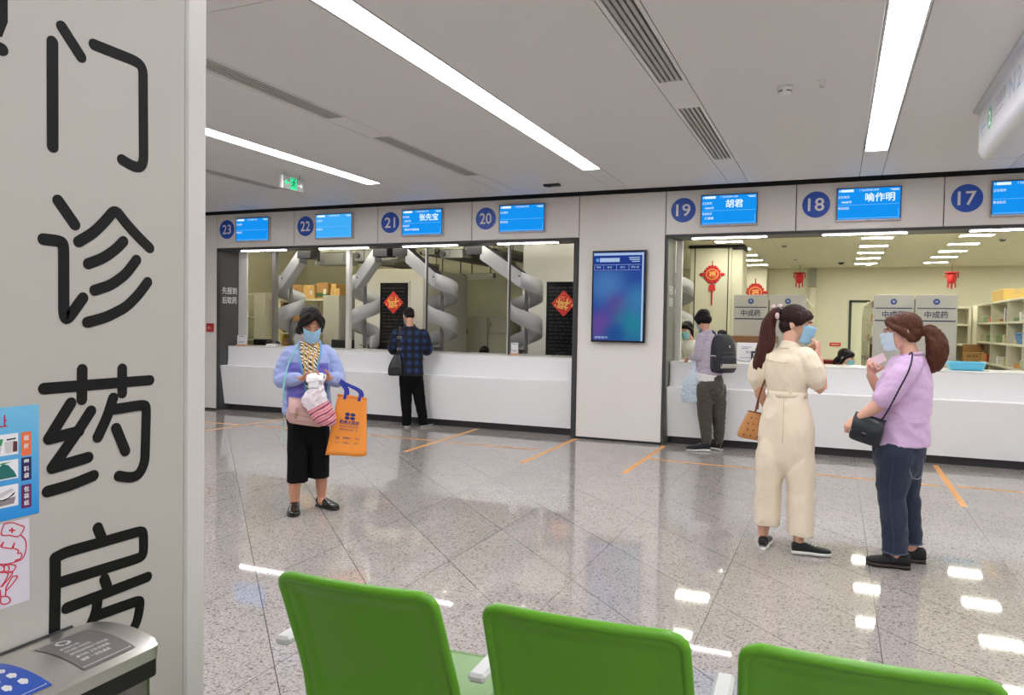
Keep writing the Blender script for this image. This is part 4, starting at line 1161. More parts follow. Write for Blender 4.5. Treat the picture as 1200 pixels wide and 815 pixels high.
# red festive ornaments
m_red2 = mat('red_felt', (186, 28, 30), rough=.6, var=.08, vscale=20)
def knot(x, y, z, s_, label, long_tail=True):
    t = empty('festive_knot', (x, y, z), 0, label, 'ornament', 'red festive ornaments')
    mb = MB()
    for k in range(16):            # scalloped lozenge rim
        a = 2 * pi * k / 16
        rx = .135 * s_ * (1 if k % 8 == 0 else .72 + .2 * abs(cos(2 * a)) * .4); rz_ = .115 * s_
        mb.ell((rx * cos(a) * (1.0), 0, rz_ * sin(a)), (.024 * s_, .008 * s_, .024 * s_), n=10, m=8)
    mb.prism([(.115 * s_ * cos(2 * pi * k / 24), .095 * s_ * sin(2 * pi * k / 24)) for k in range(24)], -.006 * s_, .006 * s_, 'y')
    mb.build('lozenge', m_red2, t)
    for sx in (-1, 1): MB().ell((sx * .15 * s_, 0, 0), (.03 * s_, .008 * s_, .022 * s_), n=12, m=8).build('side_loop', m_red2, t)
    mb = MB(); put_text(mb, '福', -.05 * s_, -.045 * s_, .10 * s_, .09 * s_, y=-.009 * s_, bold=.02); mb.build('lettering', mat('gold_print', (222, 176, 92)), t)
    mb = MB().tube([(.085 * s_ * cos(2 * pi * k / 24), -.008 * s_, .075 * s_ * sin(2 * pi * k / 24)) for k in range(25)], .006 * s_, n=6); mb.build('gold_ring', mat('gold_print', (222, 176, 92)), t)
    MB().tube([(0, 0, .11 * s_), (0, 0, .20 * s_)], .008 * s_, n=6).build('hanging_cord', m_red2, t)
    if long_tail:
        mb = MB(); mb.prism([(-.05 * s_, -.24 * s_), (.05 * s_, -.24 * s_), (.042 * s_, -.16 * s_), (0, -.135 * s_), (-.042 * s_, -.16 * s_)], -.01, .01, 'y'); mb.f = [f[::-1] for f in mb.f]
        mb.build('lower_knot', m_red2, t)
        mb = MB()
        mb.tube([(0, 0, -.23 * s_), (0, 0, -.46 * s_)], [.014 * s_, .010 * s_], n=8); mb.build('tassel', m_red2, t)
        MB().tube([(0, 0, -.10 * s_), (0, 0, -.14 * s_)], .006 * s_, n=6).build('link', mat('gold_print', (222, 176, 92)), t)
knot(-2.72, 18.375, 2.73, 1.6, 'red festive knot with gold centre and long tassel hanging on the cream column')
knot(-2.40, 25.38, 2.61, 2.2, 'red and gold festive knot half hidden behind the leftmost end panel', False)
def lantern(x, y, z, label, k=1.6):
    t = empty('paper_lantern', (x, y, z), 0, label, 'lantern', 'red hanging lanterns by the back wall')
    MB().lathe([(r * k, h * k) for r, h in ((.02, .10), (.05, .095), (.075, .06), (.078, 0), (.07, -.06), (.05, -.09), (.02, -.10))], n=14).build('body', m_red2, t)
    MB().box(-.10 * k, -.10 * k, .085 * k, .10 * k, .10 * k, .105 * k, b=.01).build('top_rim', m_red2, t)
    for sx in (-1, 1): MB().tube([(sx * .095 * k, 0, .09 * k), (sx * .10 * k, 0, .0)], .012 * k, n=6).build('side_tassel', m_red2, t)
    for sx in (-1, 0, 1): MB().tube([(sx * .055 * k, 0, -.08 * k), (sx * .058 * k, 0, (-.17 - .02 * (sx == 0)) * k)], .014 * k, n=6).build('tassel', m_red2, t)
    MB().tube([(0, 0, .10 * k), (0, 0, RC - z)], .006, n=5).build('hanging_cord', m_black_m, t)
lantern(-1.07, 24.8, 3.02, 'red paper lantern hanging above the woman in cream')
lantern(2.98, 24.8, 2.99, 'red paper lantern hanging above the woman in violet')

# on and behind the right-hand counter
t = empty('basket', (1.37, 10.0, 1.0505), 0, 'light blue plastic basket on the counter right of the woman in violet', 'basket')
m_bask = mat('light_blue_plastic', (96, 190, 222), rough=.35)
mb = MB()
def bask(u, v): 
    a = 2 * pi * u; s_ = 1 + .16 * v
    c_, s2 = cos(a), sin(a)
    sx = abs(c_) ** .35 * (1 if c_ > 0 else -1); sy = abs(s2) ** .35 * (1 if s2 > 0 else -1)
    return (.165 * s_ * sx, .115 * s_ * sy, .004 + .085 * v)
mb.grid(bask, 48, 4, thick=.004); mb.build('wall', m_bask, t)
MB().box(-.15, -.10, .001, .15, .10, .006).build('bottom', m_bask, t)
mb = MB(); mb.tube([bask(k / 48, 1.0) for k in range(49)], .008, n=6); mb.build('rim', m_bask, t)
t = empty('notice_sheet', (-1.02, 10.25, 1.0505), 0, 'white notice board with small print on the counter behind the backpack', 'notice')
mb = MB().box(-.16, -.006, 0, .16, .006, .25, b=.003); mb.xf(Matrix.Rotation(radians(-8), 4, 'X')); mb.build('card', mat('white_card', (224, 224, 228)), t)
mb = MB(); put_text(mb, '中成药', -.05, .11, .13, .035, y=-.0085); bars(mb, -.0085, [(-.1, .19, .12, .006), (-.1, .17, .08, .006), (-.12, .05, .2, .004)])
mb.xf(Matrix.Rotation(radians(-8), 4, 'X')); mb.build('lettering', m_navy, t)
MB().box(-.10, -.02, 0, .10, .06, .012).build('foot', mat('white_card', (224, 224, 228)), t)
t = empty('card_reader', (-.93, 10.05, 1.0505), 0, 'black payment card reader with a white display on the counter', 'card reader')
mb = MB().box(-.055, -.02, 0, .055, .02, .15, b=.01); mb.xf(Matrix.Rotation(radians(-15), 4, 'X')); mb.build('casing', m_black_m, t)
mb = MB().box(-.025, -.023, .06, .025, -.019, .12); mb.xf(Matrix.Rotation(radians(-15), 4, 'X')); mb.build('display', mat('white_card', (224, 224, 228)), t)
mb = MB().tube([(-.05, .0, .02), (-.12, 0, .012), (-.2, .04, .02), (-.28, .05, .06)], .004, n=6); mb.build('cord', m_black_m, t)
t = empty('sideboard', (-1.42, 11.62, 0), 0, 'brown wooden sideboard below the leftmost end panel', 'sideboard')
m_brown = mat('brown_wood', (126, 84, 52), rough=.5, var=.1, stretch=(1, 8, 8))
MB().box(0, 0, 1.27, .62, .5, 1.37, b=.005).build('top', m_brown, t)
MB().box(.01, .01, 0, .61, .49, 1.27).build('body', m_row, t)
MB().box(.03, -.006, .1, .59, .01, 1.22, b=.003).build('door', m_row, t)
# shelf with trays behind the right-hand post
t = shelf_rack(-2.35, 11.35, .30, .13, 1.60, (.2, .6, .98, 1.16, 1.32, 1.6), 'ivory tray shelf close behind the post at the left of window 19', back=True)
# ------------------------------------------------------------------ figures: helpers
def spline(pts, sub):
    """Catmull-Rom through tuples of any length"""
    out = []
    N = len(pts)
    for i in range(N - 1):
        p0, p1, p2, p3 = pts[max(i - 1, 0)], pts[i], pts[i + 1], pts[min(i + 2, N - 1)]
        for k in range(sub):
            t = k / sub
            out.append(tuple(.5 * (2 * b + (c - a) * t + (2 * a - 5 * b + 4 * c - d) * t * t + (-a + 3 * b - 3 * c + d) * t ** 3) for a, b, c, d in zip(p0, p1, p2, p3)))
    out.append(tuple(pts[-1]))
    return out
def limb(mb, pts, rads, n=14, sub=5, sq=(1, 1), up=None, mi=0):
    """tapered closed limb with round ends; sq squashes the section, up gives its first axis"""
    rads = rads if isinstance(rads, (list, tuple)) else [rads] * len(pts)
    Q = spline([tuple(p) + (r,) for p, r in zip(pts, rads)], sub) if len(pts) > 2 else [tuple(a + (b - a) * k / sub for a, b in zip(tuple(pts[0]) + (rads[0],), tuple(pts[1]) + (rads[1],))) for k in range(sub + 1)]
    P = [Vector(q[:3]) for q in Q]; R = [q[3] for q in Q]
    t0 = (P[1] - P[0]).normalized(); t1 = (P[-1] - P[-2]).normalized()
    cap0 = [(P[0] - t0 * R[0] * sin(a), R[0] * cos(a)) for a in (1.35, .95, .5)]
    cap1 = [(P[-1] + t1 * R[-1] * sin(a), R[-1] * cos(a)) for a in (.5, .95, 1.35)]
    P = [c[0] for c in cap0] + P + [c[0] for c in cap1]; R = [c[1] for c in cap0] + R + [c[1] for c in cap1]
    N = len(P); vs = []; prev = Vector(up) if up else None
    for i, p in enumerate(P):
        t = (P[min(i + 1, N - 1)] - P[max(i - 1, 0)]).normalized()
        if prev is None: prev = Vector((0, 0, 1)) if abs(t.z) < .9 else Vector((1, 0, 0))
        u = prev - t * prev.dot(t)
        if u.length < 1e-5: u = t.orthogonal()
        u.normalize(); w = t.cross(u)
        if not up: prev = u
        vs += [p + u * (cos(2 * pi * k / n) * R[i] * sq[0]) + w * (sin(2 * pi * k / n) * R[i] * sq[1]) for k in range(n)]
    fs = [(i * n + k, i * n + (k + 1) % n, (i + 1) * n + (k + 1) % n, (i + 1) * n + k) for i in range(N - 1) for k in range(n)]
    fs += [tuple(range(n))[::-1], tuple(range((N - 1) * n, N * n))]
    return mb.add(vs, fs, mi, True)
def loft(mb, rings, yaw=0.0, n=32, sub=4, ex=2.3, mi=0):
    """horizontal sections (x, y, z, rx, ry), rx along the axis at angle yaw"""
    Q = spline(rings, sub)
    vs = []
    cy, sy = cos(yaw), sin(yaw)
    for x, y, z, rx, ry in Q:
        for k in range(n):
            a = 2 * pi * k / n
            ca, sa = cos(a), sin(a)
            px_ = rx * (abs(ca) ** (2 / ex)) * (1 if ca > 0 else -1); py_ = ry * (abs(sa) ** (2 / ex)) * (1 if sa > 0 else -1)
            vs.append((x + px_ * cy - py_ * sy, y + px_ * sy + py_ * cy, z))
    N = len(Q)
    fs = [(i * n + k, i * n + (k + 1) % n, (i + 1) * n + (k + 1) % n, (i + 1) * n + k) for i in range(N - 1) for k in range(n)]
    if Q[-1][2] < Q[0][2]: fs = [f[::-1] for f in fs]
    a, b = tuple(range(n)), tuple(range((N - 1) * n, N * n))
    fs += [a[::-1], b] if Q[-1][2] > Q[0][2] else [a, b[::-1]]
    return mb.add(vs, fs, mi, True)
def fuse(name, mb, mats, parent, voxel=.006, smooth=4, wr=None, matfn=None, cut=None):
    """melts overlapping closed shapes into one continuous surface"""
    me = bpy.data.meshes.new('tmp')
    me.from_pydata(mb.v, [], mb.f); me.update()
    o = bpy.data.objects.new('tmp', me); COL.objects.link(o)
    r = o.modifiers.new('r', 'REMESH'); r.mode = 'VOXEL'; r.voxel_size = voxel
    if smooth:
        s_ = o.modifiers.new('s', 'SMOOTH'); s_.factor = .5; s_.iterations = smooth
    dg = bpy.context.evaluated_depsgraph_get()
    out = bpy.data.meshes.new_from_object(o.evaluated_get(dg))
    bpy.data.objects.remove(o); bpy.data.meshes.remove(me)
    if wr:
        nrm = [v.normal.copy() for v in out.vertices]
        for v, nn in zip(out.vertices, nrm): v.co += nn * wr(v.co)
    if cut:
        bm = bmesh.new(); bm.from_mesh(out)
        bmesh.ops.delete(bm, geom=[f for f in bm.faces if cut(f.calc_center_median())], context='FACES')
        bm.to_mesh(out); bm.free()
    out.name = name
    if not isinstance(mats, (list, tuple)): mats = [mats]
    for m in mats: out.materials.append(m)
    out.polygons.foreach_set('use_smooth', [True] * len(out.polygons))
    if matfn: out.polygons.foreach_set('material_index', [matfn(p.center) for p in out.polygons])
    out.update()
    o = bpy.data.objects.new(name, out); COL.objects.link(o)
    if parent is not None: o.parent = parent
    return o
def folds(amp, fx, fy, fz, seed=0.0, ridge=True):
    def w(c):
        n_ = noise.noise(Vector((c.x * fx + seed, c.y * fy - seed, c.z * fz + 2 * seed)))
        m_ = noise.noise(Vector((c.x * fx * 2.3 - seed, c.y * fy * 2.3, c.z * fz * 2.3 + seed)))
        return amp * ((1 - abs(n_) * 2.6) * .6 + m_ * .5) if ridge else amp * (n_ + .5 * m_)
    return w
def rot3(yaw, pitch=0.0, roll=0.0):
    return Matrix.Rotation(yaw, 3, 'Z') @ Matrix.Rotation(pitch, 3, 'X') @ Matrix.Rotation(roll, 3, 'Y')

# head frame: x to the person's left, -y the way the face looks, z up; origin between the ears
def head_pieces(mb, c, R, k=1.0, neck=None, jaw=1.0):
    def E(p, r): mb.ell(Vector(c) + R @ (Vector(p) * k), tuple(x * k for x in r), R)
    E((0, .014, .028), (.073, .091, .086)); E((0, -.024, -.028), (.061 * jaw, .068, .084)); E((0, -.046, -.086), (.036 * jaw, .036, .027))
    E((0, -.02, -.075), (.050 * jaw, .055, .035))
    H = lambda p: Vector(c) + R @ (Vector(p) * k)
    limb(mb, [H((0, -.084, .006)), H((0, -.099, -.028))], [.008 * k, .0105 * k], n=10)
    for s_ in (-1, 1):
        E((s_ * .011, -.091, -.03), (.009, .009, .008))
        E((s_ * .0735, .014, -.008), (.009, .019, .031))
        E((s_ * .034, -.058, -.032), (.022, .018, .022))
    E((0, -.084, .02), (.045, .010, .010))
    if neck: limb(mb, [H((0, .022, -.05)), neck[0], neck[1]], [.050 * k, .050 * k, .062 * k], n=18)
    return H
m_mask = mat('surgical_mask_blue', (150, 194, 222), rough=.7, bump=.1, bscale=120, var=.02)
m_loop = mat('white_elastic', (226, 226, 226), rough=.7)
m_iris = mat('dark_eye', (24, 16, 14), rough=.15)
m_sclera = mat('eye_white', (222, 216, 210), rough=.25)
def face_details(t, H, R, k=1.0, mask=True, closed=False, brow=(46, 32, 28), m=None):
    mb = MB()
    for s_ in (-1, 1): mb.tube([H((s_ * .018, -.0945, .014)), H((s_ * .034, -.090, .021)), H((s_ * .052, -.078, .016))], [.0022 * k, .0032 * k, .0015 * k], n=6)
    mb.build('eyebrow', mat('brow_%d' % brow[0], brow, rough=.8), t)
    for s_ in (-1, 1):
        if closed:
            MB().tube([H((s_ * .017, -.0885, -.008)), H((s_ * .031, -.0875, -.013)), H((s_ * .046, -.080, -.009))], .0022 * k, n=6).build('closed_eyelid', mat('brow_%d' % brow[0], brow), t)
        else:
            e = MB().ell(H((s_ * .031, -.079, -.006)), (.0125 * k, .0095 * k, .0085 * k), R, 14, 10).build('eye', m_sclera, t)
            MB().ell(H((s_ * .031, -.0865, -.006)), (.0052 * k, .003 * k, .0056 * k), R, 12, 8).build('iris', m_iris, e)
    if mask:
        def P(u, v):
            a = (u - .5) * 2 * 1.25
            zz = -.014 - .102 * v + .010 * abs(sin(a)) * (1 - v) - .012 * (1 - cos(a)) * 0
            pl = .0022 * sin(v * 5 * pi) * cos(a)
            w = .066 - .012 * v
            y = -.022 - (.083 + .019 * math.exp(-(a / .34) ** 2) * (1 - v) ** .5 + .004 * v + pl) * cos(a) ** .85 + .02 * v * v
            if v > .9: y += .012 * (v - .9) * 10 * .6
            return H((w * sin(a) * 1.06, y, zz - .018 * (cos(a) - .3) * v))
        mb = MB(); mb.grid(P, 28, 18, thick=.0018)
        mk = mb.build('face_mask', m or m_mask, t)
        mb = MB()
        for s_ in (0, 1):
            sx = -1 if s_ == 0 else 1
            for v in (.06, .92):
                p = P(s_, v); MB
                mb.tube([p, (p + H((sx * .078, .02, .02 if v < .5 else -.03))) / 2 + (R @ Vector((sx * .006, 0, 0))), H((sx * .080, .022, .022 if v < .5 else -.034)), H((sx * .079, .034, -.004))], .0013 * k, n=5)
        mb.build('ear_loop', m_loop, mk)
def hand(mb, wrist, f, n, thumb, curl=(.35, .45, .3), spread=.0, k=1.0, tcurl=.3, fingers=None):
    """adds a hand: f to the fingertips, n the way the palm faces, thumb = direction hint of the thumb's side"""
    f = Vector(f).normalized(); n = Vector(n); n = (n - f * n.dot(f)).normalized()
    s_ = f.cross(n)
    if s_.dot(Vector(thumb)) < 0: s_ = -s_
    W = Vector(wrist)
    limb(mb, [W - f * .02 * k, W + f * .015 * k, W + f * .05 * k, W + f * .082 * k], [.025 * k, .028 * k, .037 * k, .037 * k], n=14, sub=3, sq=(.40, 1.0), up=n)
    limb(mb, [W + f * .015 * k + s_ * .018 * k + n * .006 * k, W + f * .045 * k + s_ * .030 * k + n * .008 * k], [.014 * k, .012 * k], n=10)
    base = ((.029, .076, .066), (.010, .082, .074), (-.009, .079, .069), (-.027, .070, .053))
    for i, (o, st, L) in enumerate(base):
        c1, c2, c3 = fingers[i] if fingers else curl
        b = W + s_ * o * k + f * st * k
        d0 = (f + s_ * spread * (1.5 - i) / 1.5).normalized()
        pts = [b]; a = 0
        for ln, c_ in ((.45, c1), (.31, c2), (.24, c3)):
            a += c_
            pts.append(pts[-1] + (d0 * cos(a) + n * sin(a)) * (L * ln * k))
        r = (.0088, .0090, .0086, .0076)[i] * k
        limb(mb, pts, [r * 1.05, r, r * .95, r * .78], n=10, sub=3)
    b = W + f * .022 * k + s_ * .030 * k + n * .004 * k
    d = (f * .55 + s_ * .75 + n * (.25 + tcurl)).normalized()
    p1 = b + d * .038 * k
    d2 = (f * .85 + s_ * .25 + n * (.35 + tcurl)).normalized()
    limb(mb, [b, p1, p1 + d2 * .034 * k], [.0125 * k, .0105 * k, .0082 * k], n=10, sub=3)
def shoe(t, heel, d, L, m_up, m_sole, h=.075, w=.046, open_top=0.0, sole_h=.022, name='shoe', toe=1.0, lace=None):
    """heel: ground point of the heel's back, d: direction of the toe"""
    d = Vector((d[0], d[1], 0)).normalized(); s_ = Vector((-d.y, d.x, 0)); H0 = Vector((heel[0], heel[1], 0))
    st = ((0, .60, .80), (.06, .78, 1.0), (.18, .80, 1.0), (.32, .80, .92), (.48, .88, .78), (.64, 1.0, .60), (.80, .98, .50), (.92, .78, .42), (.985, .42, .34), (1.0, .18, .28))
    def sec(q, z0, z1, grow=0):
        out = []
        for tt, ww, hh in q:
            hw = w * ww + grow
            zt = z0 + (z1 - z0) * (hh if z1 > .03 else 1)
            out.append((tt * L, hw, z0, zt))
        return out
    def body(q, n=16):
        mb = MB(); vs = []
        for x, hw, za, zb in q:
            for k in range(n):
                a = 2 * pi * k / n - pi / 2
                ca, sa = cos(a), sin(a)
                yy = hw * (abs(ca) ** .75) * (1 if ca > 0 else -1)
                zz = (za + zb) / 2 + (zb - za) / 2 * (abs(sa) ** .75) * (1 if sa > 0 else -1)
                p = H0 + d * x + s_ * yy; vs.append((p.x, p.y, max(za, zz)))
        N = len(q)
        fs = [(i * n + k, (i + 1) * n + k, (i + 1) * n + (k + 1) % n, i * n + (k + 1) % n)[::-1] for i in range(N - 1) for k in range(n)]
        fs += [tuple(range(n)), tuple(range((N - 1) * n, N * n))[::-1]]
        fs = [f[::-1] for f in fs]
        mb.add(vs, fs, 0, True)
        return mb
    up = spline([(a, b, c) for a, b, c in st], 3)
    o = body(sec(up, sole_h * .6, h)).build(name, m_up, t)
    so = body(sec(up, 0.001, sole_h, .004)).build('sole', m_sole, o)
    if lace:
        mb = MB()
        for k in range(4):
            x = L * (.40 + .075 * k); hh = h * (.80 - .10 * k)
            mb.tube([H0 + d * x + s_ * (-w * .42) + Vector((0, 0, hh)), H0 + d * (x + .012) + Vector((0, 0, hh + .012)), H0 + d * x + s_ * (w * .42) + Vector((0, 0, hh))], .003, n=6)
        mb.build('lace', lace, o)
    return o
SKIN = lambda name, c: mat(name, c, rough=.5, spec=.35, bump=.05, bscale=90, var=.05, vscale=9)
def hair_mat(name, c, r=.45): return mat(name, c, rough=r, spec=.16, bump=.55, bscale=26, var=.3, vscale=22, stretch=(7, 7, .8))
def cloth_mat(name, c, rough=.85, bump=.12, bscale=220, var=.05): return mat(name, c, rough=rough, bump=bump, bscale=bscale, var=var, vscale=14, sheen=.15)
def strap(name, pts, w, th, m, parent=None, up=None, sub=6):
    return MB().tube(spline([tuple(p) for p in pts], sub), 1.0, n=4, flat=(th / 2, w / 2), up=up, smooth=False).build(name, m, parent)
# ------------------------------------------------------------------ woman in the blue jacket, facing the camera
m_skin1 = SKIN('skin_warm', (196, 142, 116))
m_hair_blk = hair_mat('black_brown_hair', (26, 19, 18))
m_jk_l = cloth_mat('periwinkle_nylon', (146, 160, 208), rough=.55)
m_jk_v = cloth_mat('violet_nylon', (104, 100, 186), rough=.55)
m_trblk = mat('black_trousers', (9, 9, 11), rough=.9, spec=.2, bump=.1, bscale=220)
def blouse_mat():
    m = bpy.data.materials.new('zigzag_blouse'); m.use_nodes = True
    nt = m.node_tree; N = nt.nodes; L = nt.links; b = N['Principled BSDF']
    tc = N.new('ShaderNodeTexCoord')
    w = N.new('ShaderNodeTexWave'); w.inputs['Scale'].default_value = 16; w.inputs['Distortion'].default_value = 6; w.inputs['Detail'].default_value = 1; w.bands_direction = 'DIAGONAL'
    w2 = N.new('ShaderNodeTexWave'); w2.inputs['Scale'].default_value = 9; w2.inputs['Distortion'].default_value = 8; w2.bands_direction = 'X'
    L.new(tc.outputs['Object'], w.inputs[0]); L.new(tc.outputs['Object'], w2.inputs[0])
    r = N.new('ShaderNodeValToRGB'); L.new(w.outputs['Fac'], r.inputs[0]); r.color_ramp.interpolation = 'CONSTANT'
    e = r.color_ramp.elements; e[0].color = rgb(40, 34, 40); e[1].position = .36; e[1].color = rgb(232, 222, 204)
    r2 = N.new('ShaderNodeValToRGB'); L.new(w2.outputs['Fac'], r2.inputs[0]); r2.color_ramp.interpolation = 'CONSTANT'
    e = r2.color_ramp.elements; e[0].color = (0, 0, 0, 1); e[1].position = .74; e[1].color = (1, 1, 1, 1)
    mx = N.new('ShaderNodeMix'); mx.data_type = 'RGBA'; L.new(r2.outputs[0], mx.inputs[0]); L.new(r.outputs[0], mx.inputs[6]); mx.inputs[7].default_value = rgb(206, 164, 74)
    L.new(mx.outputs[2], b.inputs['Base Color']); b.inputs['Roughness'].default_value = .8
    return m
t = W1 = empty('person', (-3.75, 4.82, 0), radians(37.886), 'masked woman in light blue and violet jacket and black culottes, looking down at papers', 'person')
hc = Vector((.004, -.01, 1.468)); R = rot3(radians(10), radians(24), radians(-3))
mb = MB()
H = head_pieces(mb, hc, R, 1.0, neck=[(-.004, .05, 1.36), (-.012, .07, 1.27)])
loft(mb, [(-.01, .07, .70, .14, .10), (-.01, .07, .82, .15, .11), (-.012, .06, .98, .125, .095), (-.015, .06, 1.14, .14, .105), (-.016, .065, 1.24, .145, .085), (-.014, .07, 1.30, .10, .06), (-.01, .07, 1.33, .05, .045)])
LA = [(-.155, .07, 1.235), (-.212, .05, 1.05), (-.062, -.165, 1.055)]
RA = [(.130, .07, 1.245), (.200, .05, 1.05), (.138, -.165, 1.06)]
for A in (LA, RA): limb(mb, [A[0], A[1], A[2]], [.045, .038, .024], sub=6)
hand(mb, LA[2], (.95, -.35, -.05), (.25, .3, .9), (0, -.5, .8), fingers=[(.5, .5, .3), (.7, .7, .5), (.9, .9, .6), (1.0, .9, .6)], tcurl=.2)
hand(mb, RA[2], (-.80, -.55, .05), (-.2, .35, .9), (0, -.5, .8), fingers=[(.5, .5, .3), (.7, .7, .5), (.9, .9, .6), (1.0, .9, .6)], tcurl=.2)
limb(mb, [(-.085, .06, .80), (-.095, .045, .45), (-.108, .035, .20), (-.110, .045, .09), (-.112, .035, .05)], [.085, .058, .046, .034, .034])
limb(mb, [(.070, .08, .80), (.085, .11, .45), (.094, .125, .20), (.096, .135, .09), (.10, .12, .05)], [.085, .058, .046, .034, .034])
limb(mb, [(-.112, .04, .032), (-.116, -.08, .024)], [.024, .014]); limb(mb, [(.10, .14, .032), (.15, .06, .024)], [.024, .014])
fuse('body', mb, m_skin1, t, voxel=.0045, smooth=3)
face_details(t, H, R, closed=True)
# hair: cap, parted fringe, low bun on the viewer's left
mb = MB()
E_ = lambda p, r, rr=R: mb.ell(H(p), r, rr)
E_((0, .024, .044), (.083, .094, .086)); E_((0, .05, -.01), (.080, .070, .085))
for s_ in (-1, 1):
    limb(mb, [H((s_ * .03, -.062, .10)), H((s_ * .068, -.05, .055)), H((s_ * .083, -.01, .0)), H((s_ * .080, .02, -.065))], [.022, .026, .022, .016], n=12)
limb(mb, [H((.02, -.066, .095)), H((-.035, -.086, .058)), H((-.075, -.06, .018))], [.022, .020, .014], n=12)
limb(mb, [H((.02, -.066, .095)), H((.05, -.082, .056)), H((.076, -.052, .012))], [.022, .018, .012], n=12)
E_((-.075, .055, -.075), (.034, .034, .036)); E_((-.05, .06, -.05), (.04, .04, .04))
fuse('hair', mb, m_hair_blk, t, voxel=.005, smooth=3, wr=folds(.003, 40, 40, 9, 3))
mb = MB(); mb.tube([H((-.075, .03, -.052)), H((-.10, .055, -.06)), H((-.08, .085, -.06))], .008, n=8); mb.build('hair_tie', mat('dark_hair_tie', (36, 30, 60), rough=.7), t)
# blouse
mb = MB()
loft(mb, [(-.012, .055, .86, .142, .108), (-.012, .055, .98, .14, .108), (-.015, .052, 1.14, .152, .118), (-.016, .058, 1.24, .150, .098), (-.014, .062, 1.295, .098, .070), (-.01, .062, 1.335, .064, .060)])
fuse('blouse', mb, blouse_mat(), t, voxel=.007, smooth=2, wr=folds(.003, 14, 14, 10, 5))
mb = MB()
for s_ in (-1, 1): limb(mb, [(-.01 + s_ * .052, .03, 1.335), (-.01 + s_ * .05, -.025, 1.285), (-.008 + s_ * .018, -.055, 1.215)], [.014, .017, .012], sq=(.5, 1), up=(0, -1, .4))
fuse('blouse_collar', mb, blouse_mat(), t, voxel=.005, smooth=2)
# jacket
mb = MB()
loft(mb, [(-.02, .055, .765, .178, .135), (-.02, .055, .80, .186, .142), (-.02, .055, .98, .170, .128), (-.018, .052, 1.14, .172, .134), (-.016, .058, 1.235, .170, .112), (-.014, .064, 1.29, .118, .082), (-.01, .07, 1.325, .074, .070)])
limb(mb, [(-.145, .06, 1.225), (-.195, .06, 1.13), (-.216, .045, 1.035), (-.15, -.06, 1.04), (-.088, -.13, 1.050)], [.070, .064, .062, .055, .045])
limb(mb, [(.118, .06, 1.235), (.178, .06, 1.14), (.205, .045, 1.04), (.178, -.06, 1.045), (.150, -.125, 1.056)], [.070, .064, .062, .055, .045])
limb(mb, [(-.07, .10, 1.32), (-.01, .135, 1.30), (.05, .10, 1.32)], [.03, .042, .03])
def jcut(c):
    w = max(0.0, (c.z - .90) * .22 + .012)
    return c.y < .03 and abs(c.x + .004) < min(w, .085) and c.z > .84
def jmat(c):
    if abs(c.x + .016) > .155: return 0
    if c.z > 1.17 + .35 * abs(c.x + .016) * 0: return 0
    if c.y < -.098 and c.z > .96: return 0
    return 1
fold1 = folds(.009, 9, 9, 16, 1.7)
fuse('jacket', mb, [m_jk_l, m_jk_v], t, voxel=.006, smooth=3, wr=fold1, matfn=jmat, cut=jcut)
m_zip = mat('turquoise_zip', (92, 150, 196), rough=.5)
for s_ in (-1, 1):
    strap('zip', [(-.004 + s_ * .084, .025, 1.315), (-.004 + s_ * .082, -.035, 1.25), (-.004 + s_ * .062, -.086, 1.15), (-.004 + s_ * .034, -.086, 1.0), (-.004 + s_ * .016, -.088, .88)], .014, .006, m_zip, t, up=(0, -1, 0))
strap('drawcord', [(-.19, .08, .80), (-.198, .07, .70), (-.196, .06, .60), (-.20, .05, .52)], .006, .004, mat('mint_cord', (150, 206, 190), rough=.6), t, up=(0, -1, 0))
# culottes
mb = MB()
loft(mb, [(-.01, .06, .50, .04, .04), (-.01, .06, .58, .11, .09), (-.01, .06, .66, .155, .12), (-.01, .06, .74, .165, .128), (-.01, .06, .86, .15, .115), (-.01, .06, .93, .14, .108)])
loft(mb, [(-.090, .045, .235, .080, .098), (-.090, .045, .26, .080, .098), (-.088, .05, .45, .078, .10), (-.085, .055, .66, .080, .112), (-.08, .06, .72, .08, .11)])
loft(mb, [(.076, .085, .258, .076, .098), (.076, .085, .28, .076, .098), (.076, .08, .45, .075, .10), (.072, .07, .66, .080, .112), (.07, .06, .72, .08, .11)])
fuse('culottes', mb, m_trblk, t, voxel=.006, smooth=3, wr=folds(.005, 16, 16, 3, 4))
m_patent = mat('black_patent_leather', (14, 14, 15), rough=.18, coat=.4); m_soleb = mat('black_rubber', (22, 21, 21), rough=.5)
shoe(t, (-.108, .085), (-.03, -1), .245, m_patent, m_soleb, h=.085, w=.046)
shoe(t, (.072, .185), (.62, -.8), .235, m_patent, m_soleb, h=.085, w=.046)

def world_of(person, p): return person.matrix_basis @ Vector(p)
def held(name, person, label, cat, at=(0, 0, 0), rz=0.0, group=None):
    """a thing that a person carries: top-level, placed by the person's own spot"""
    q = Matrix.Translation(person.location) @ Matrix.Rotation(person.rotation_euler.z, 4, 'Z') @ Vector(at)
    return empty(name, q, person.rotation_euler.z + rz, label, cat, group)
# papers in her hands
b_ = held('receipt', W1, 'white paper slips held between both hands of the woman in blue', 'paper', (.035, -.235, 1.055))
mb = MB(); mb.grid(lambda u, v: ((u - .5) * .125, -.02 + .045 * (v - .5) , .012 + .055 * (v - .5) + .010 * sin(3 * u) + .012 * (u - .5)), 8, 6, thick=.0012); mb.build('slip', mat('white_paper', (228, 226, 228), rough=.7), b_)
mb = MB(); mb.grid(lambda u, v: (-.01 + (u - .5) * .075, -.035 + .004 * sin(5 * u), .02 - .085 * v), 6, 6, flip=False, thick=.0012); mb.build('slip', mat('white_paper', (228, 226, 228)), b_)
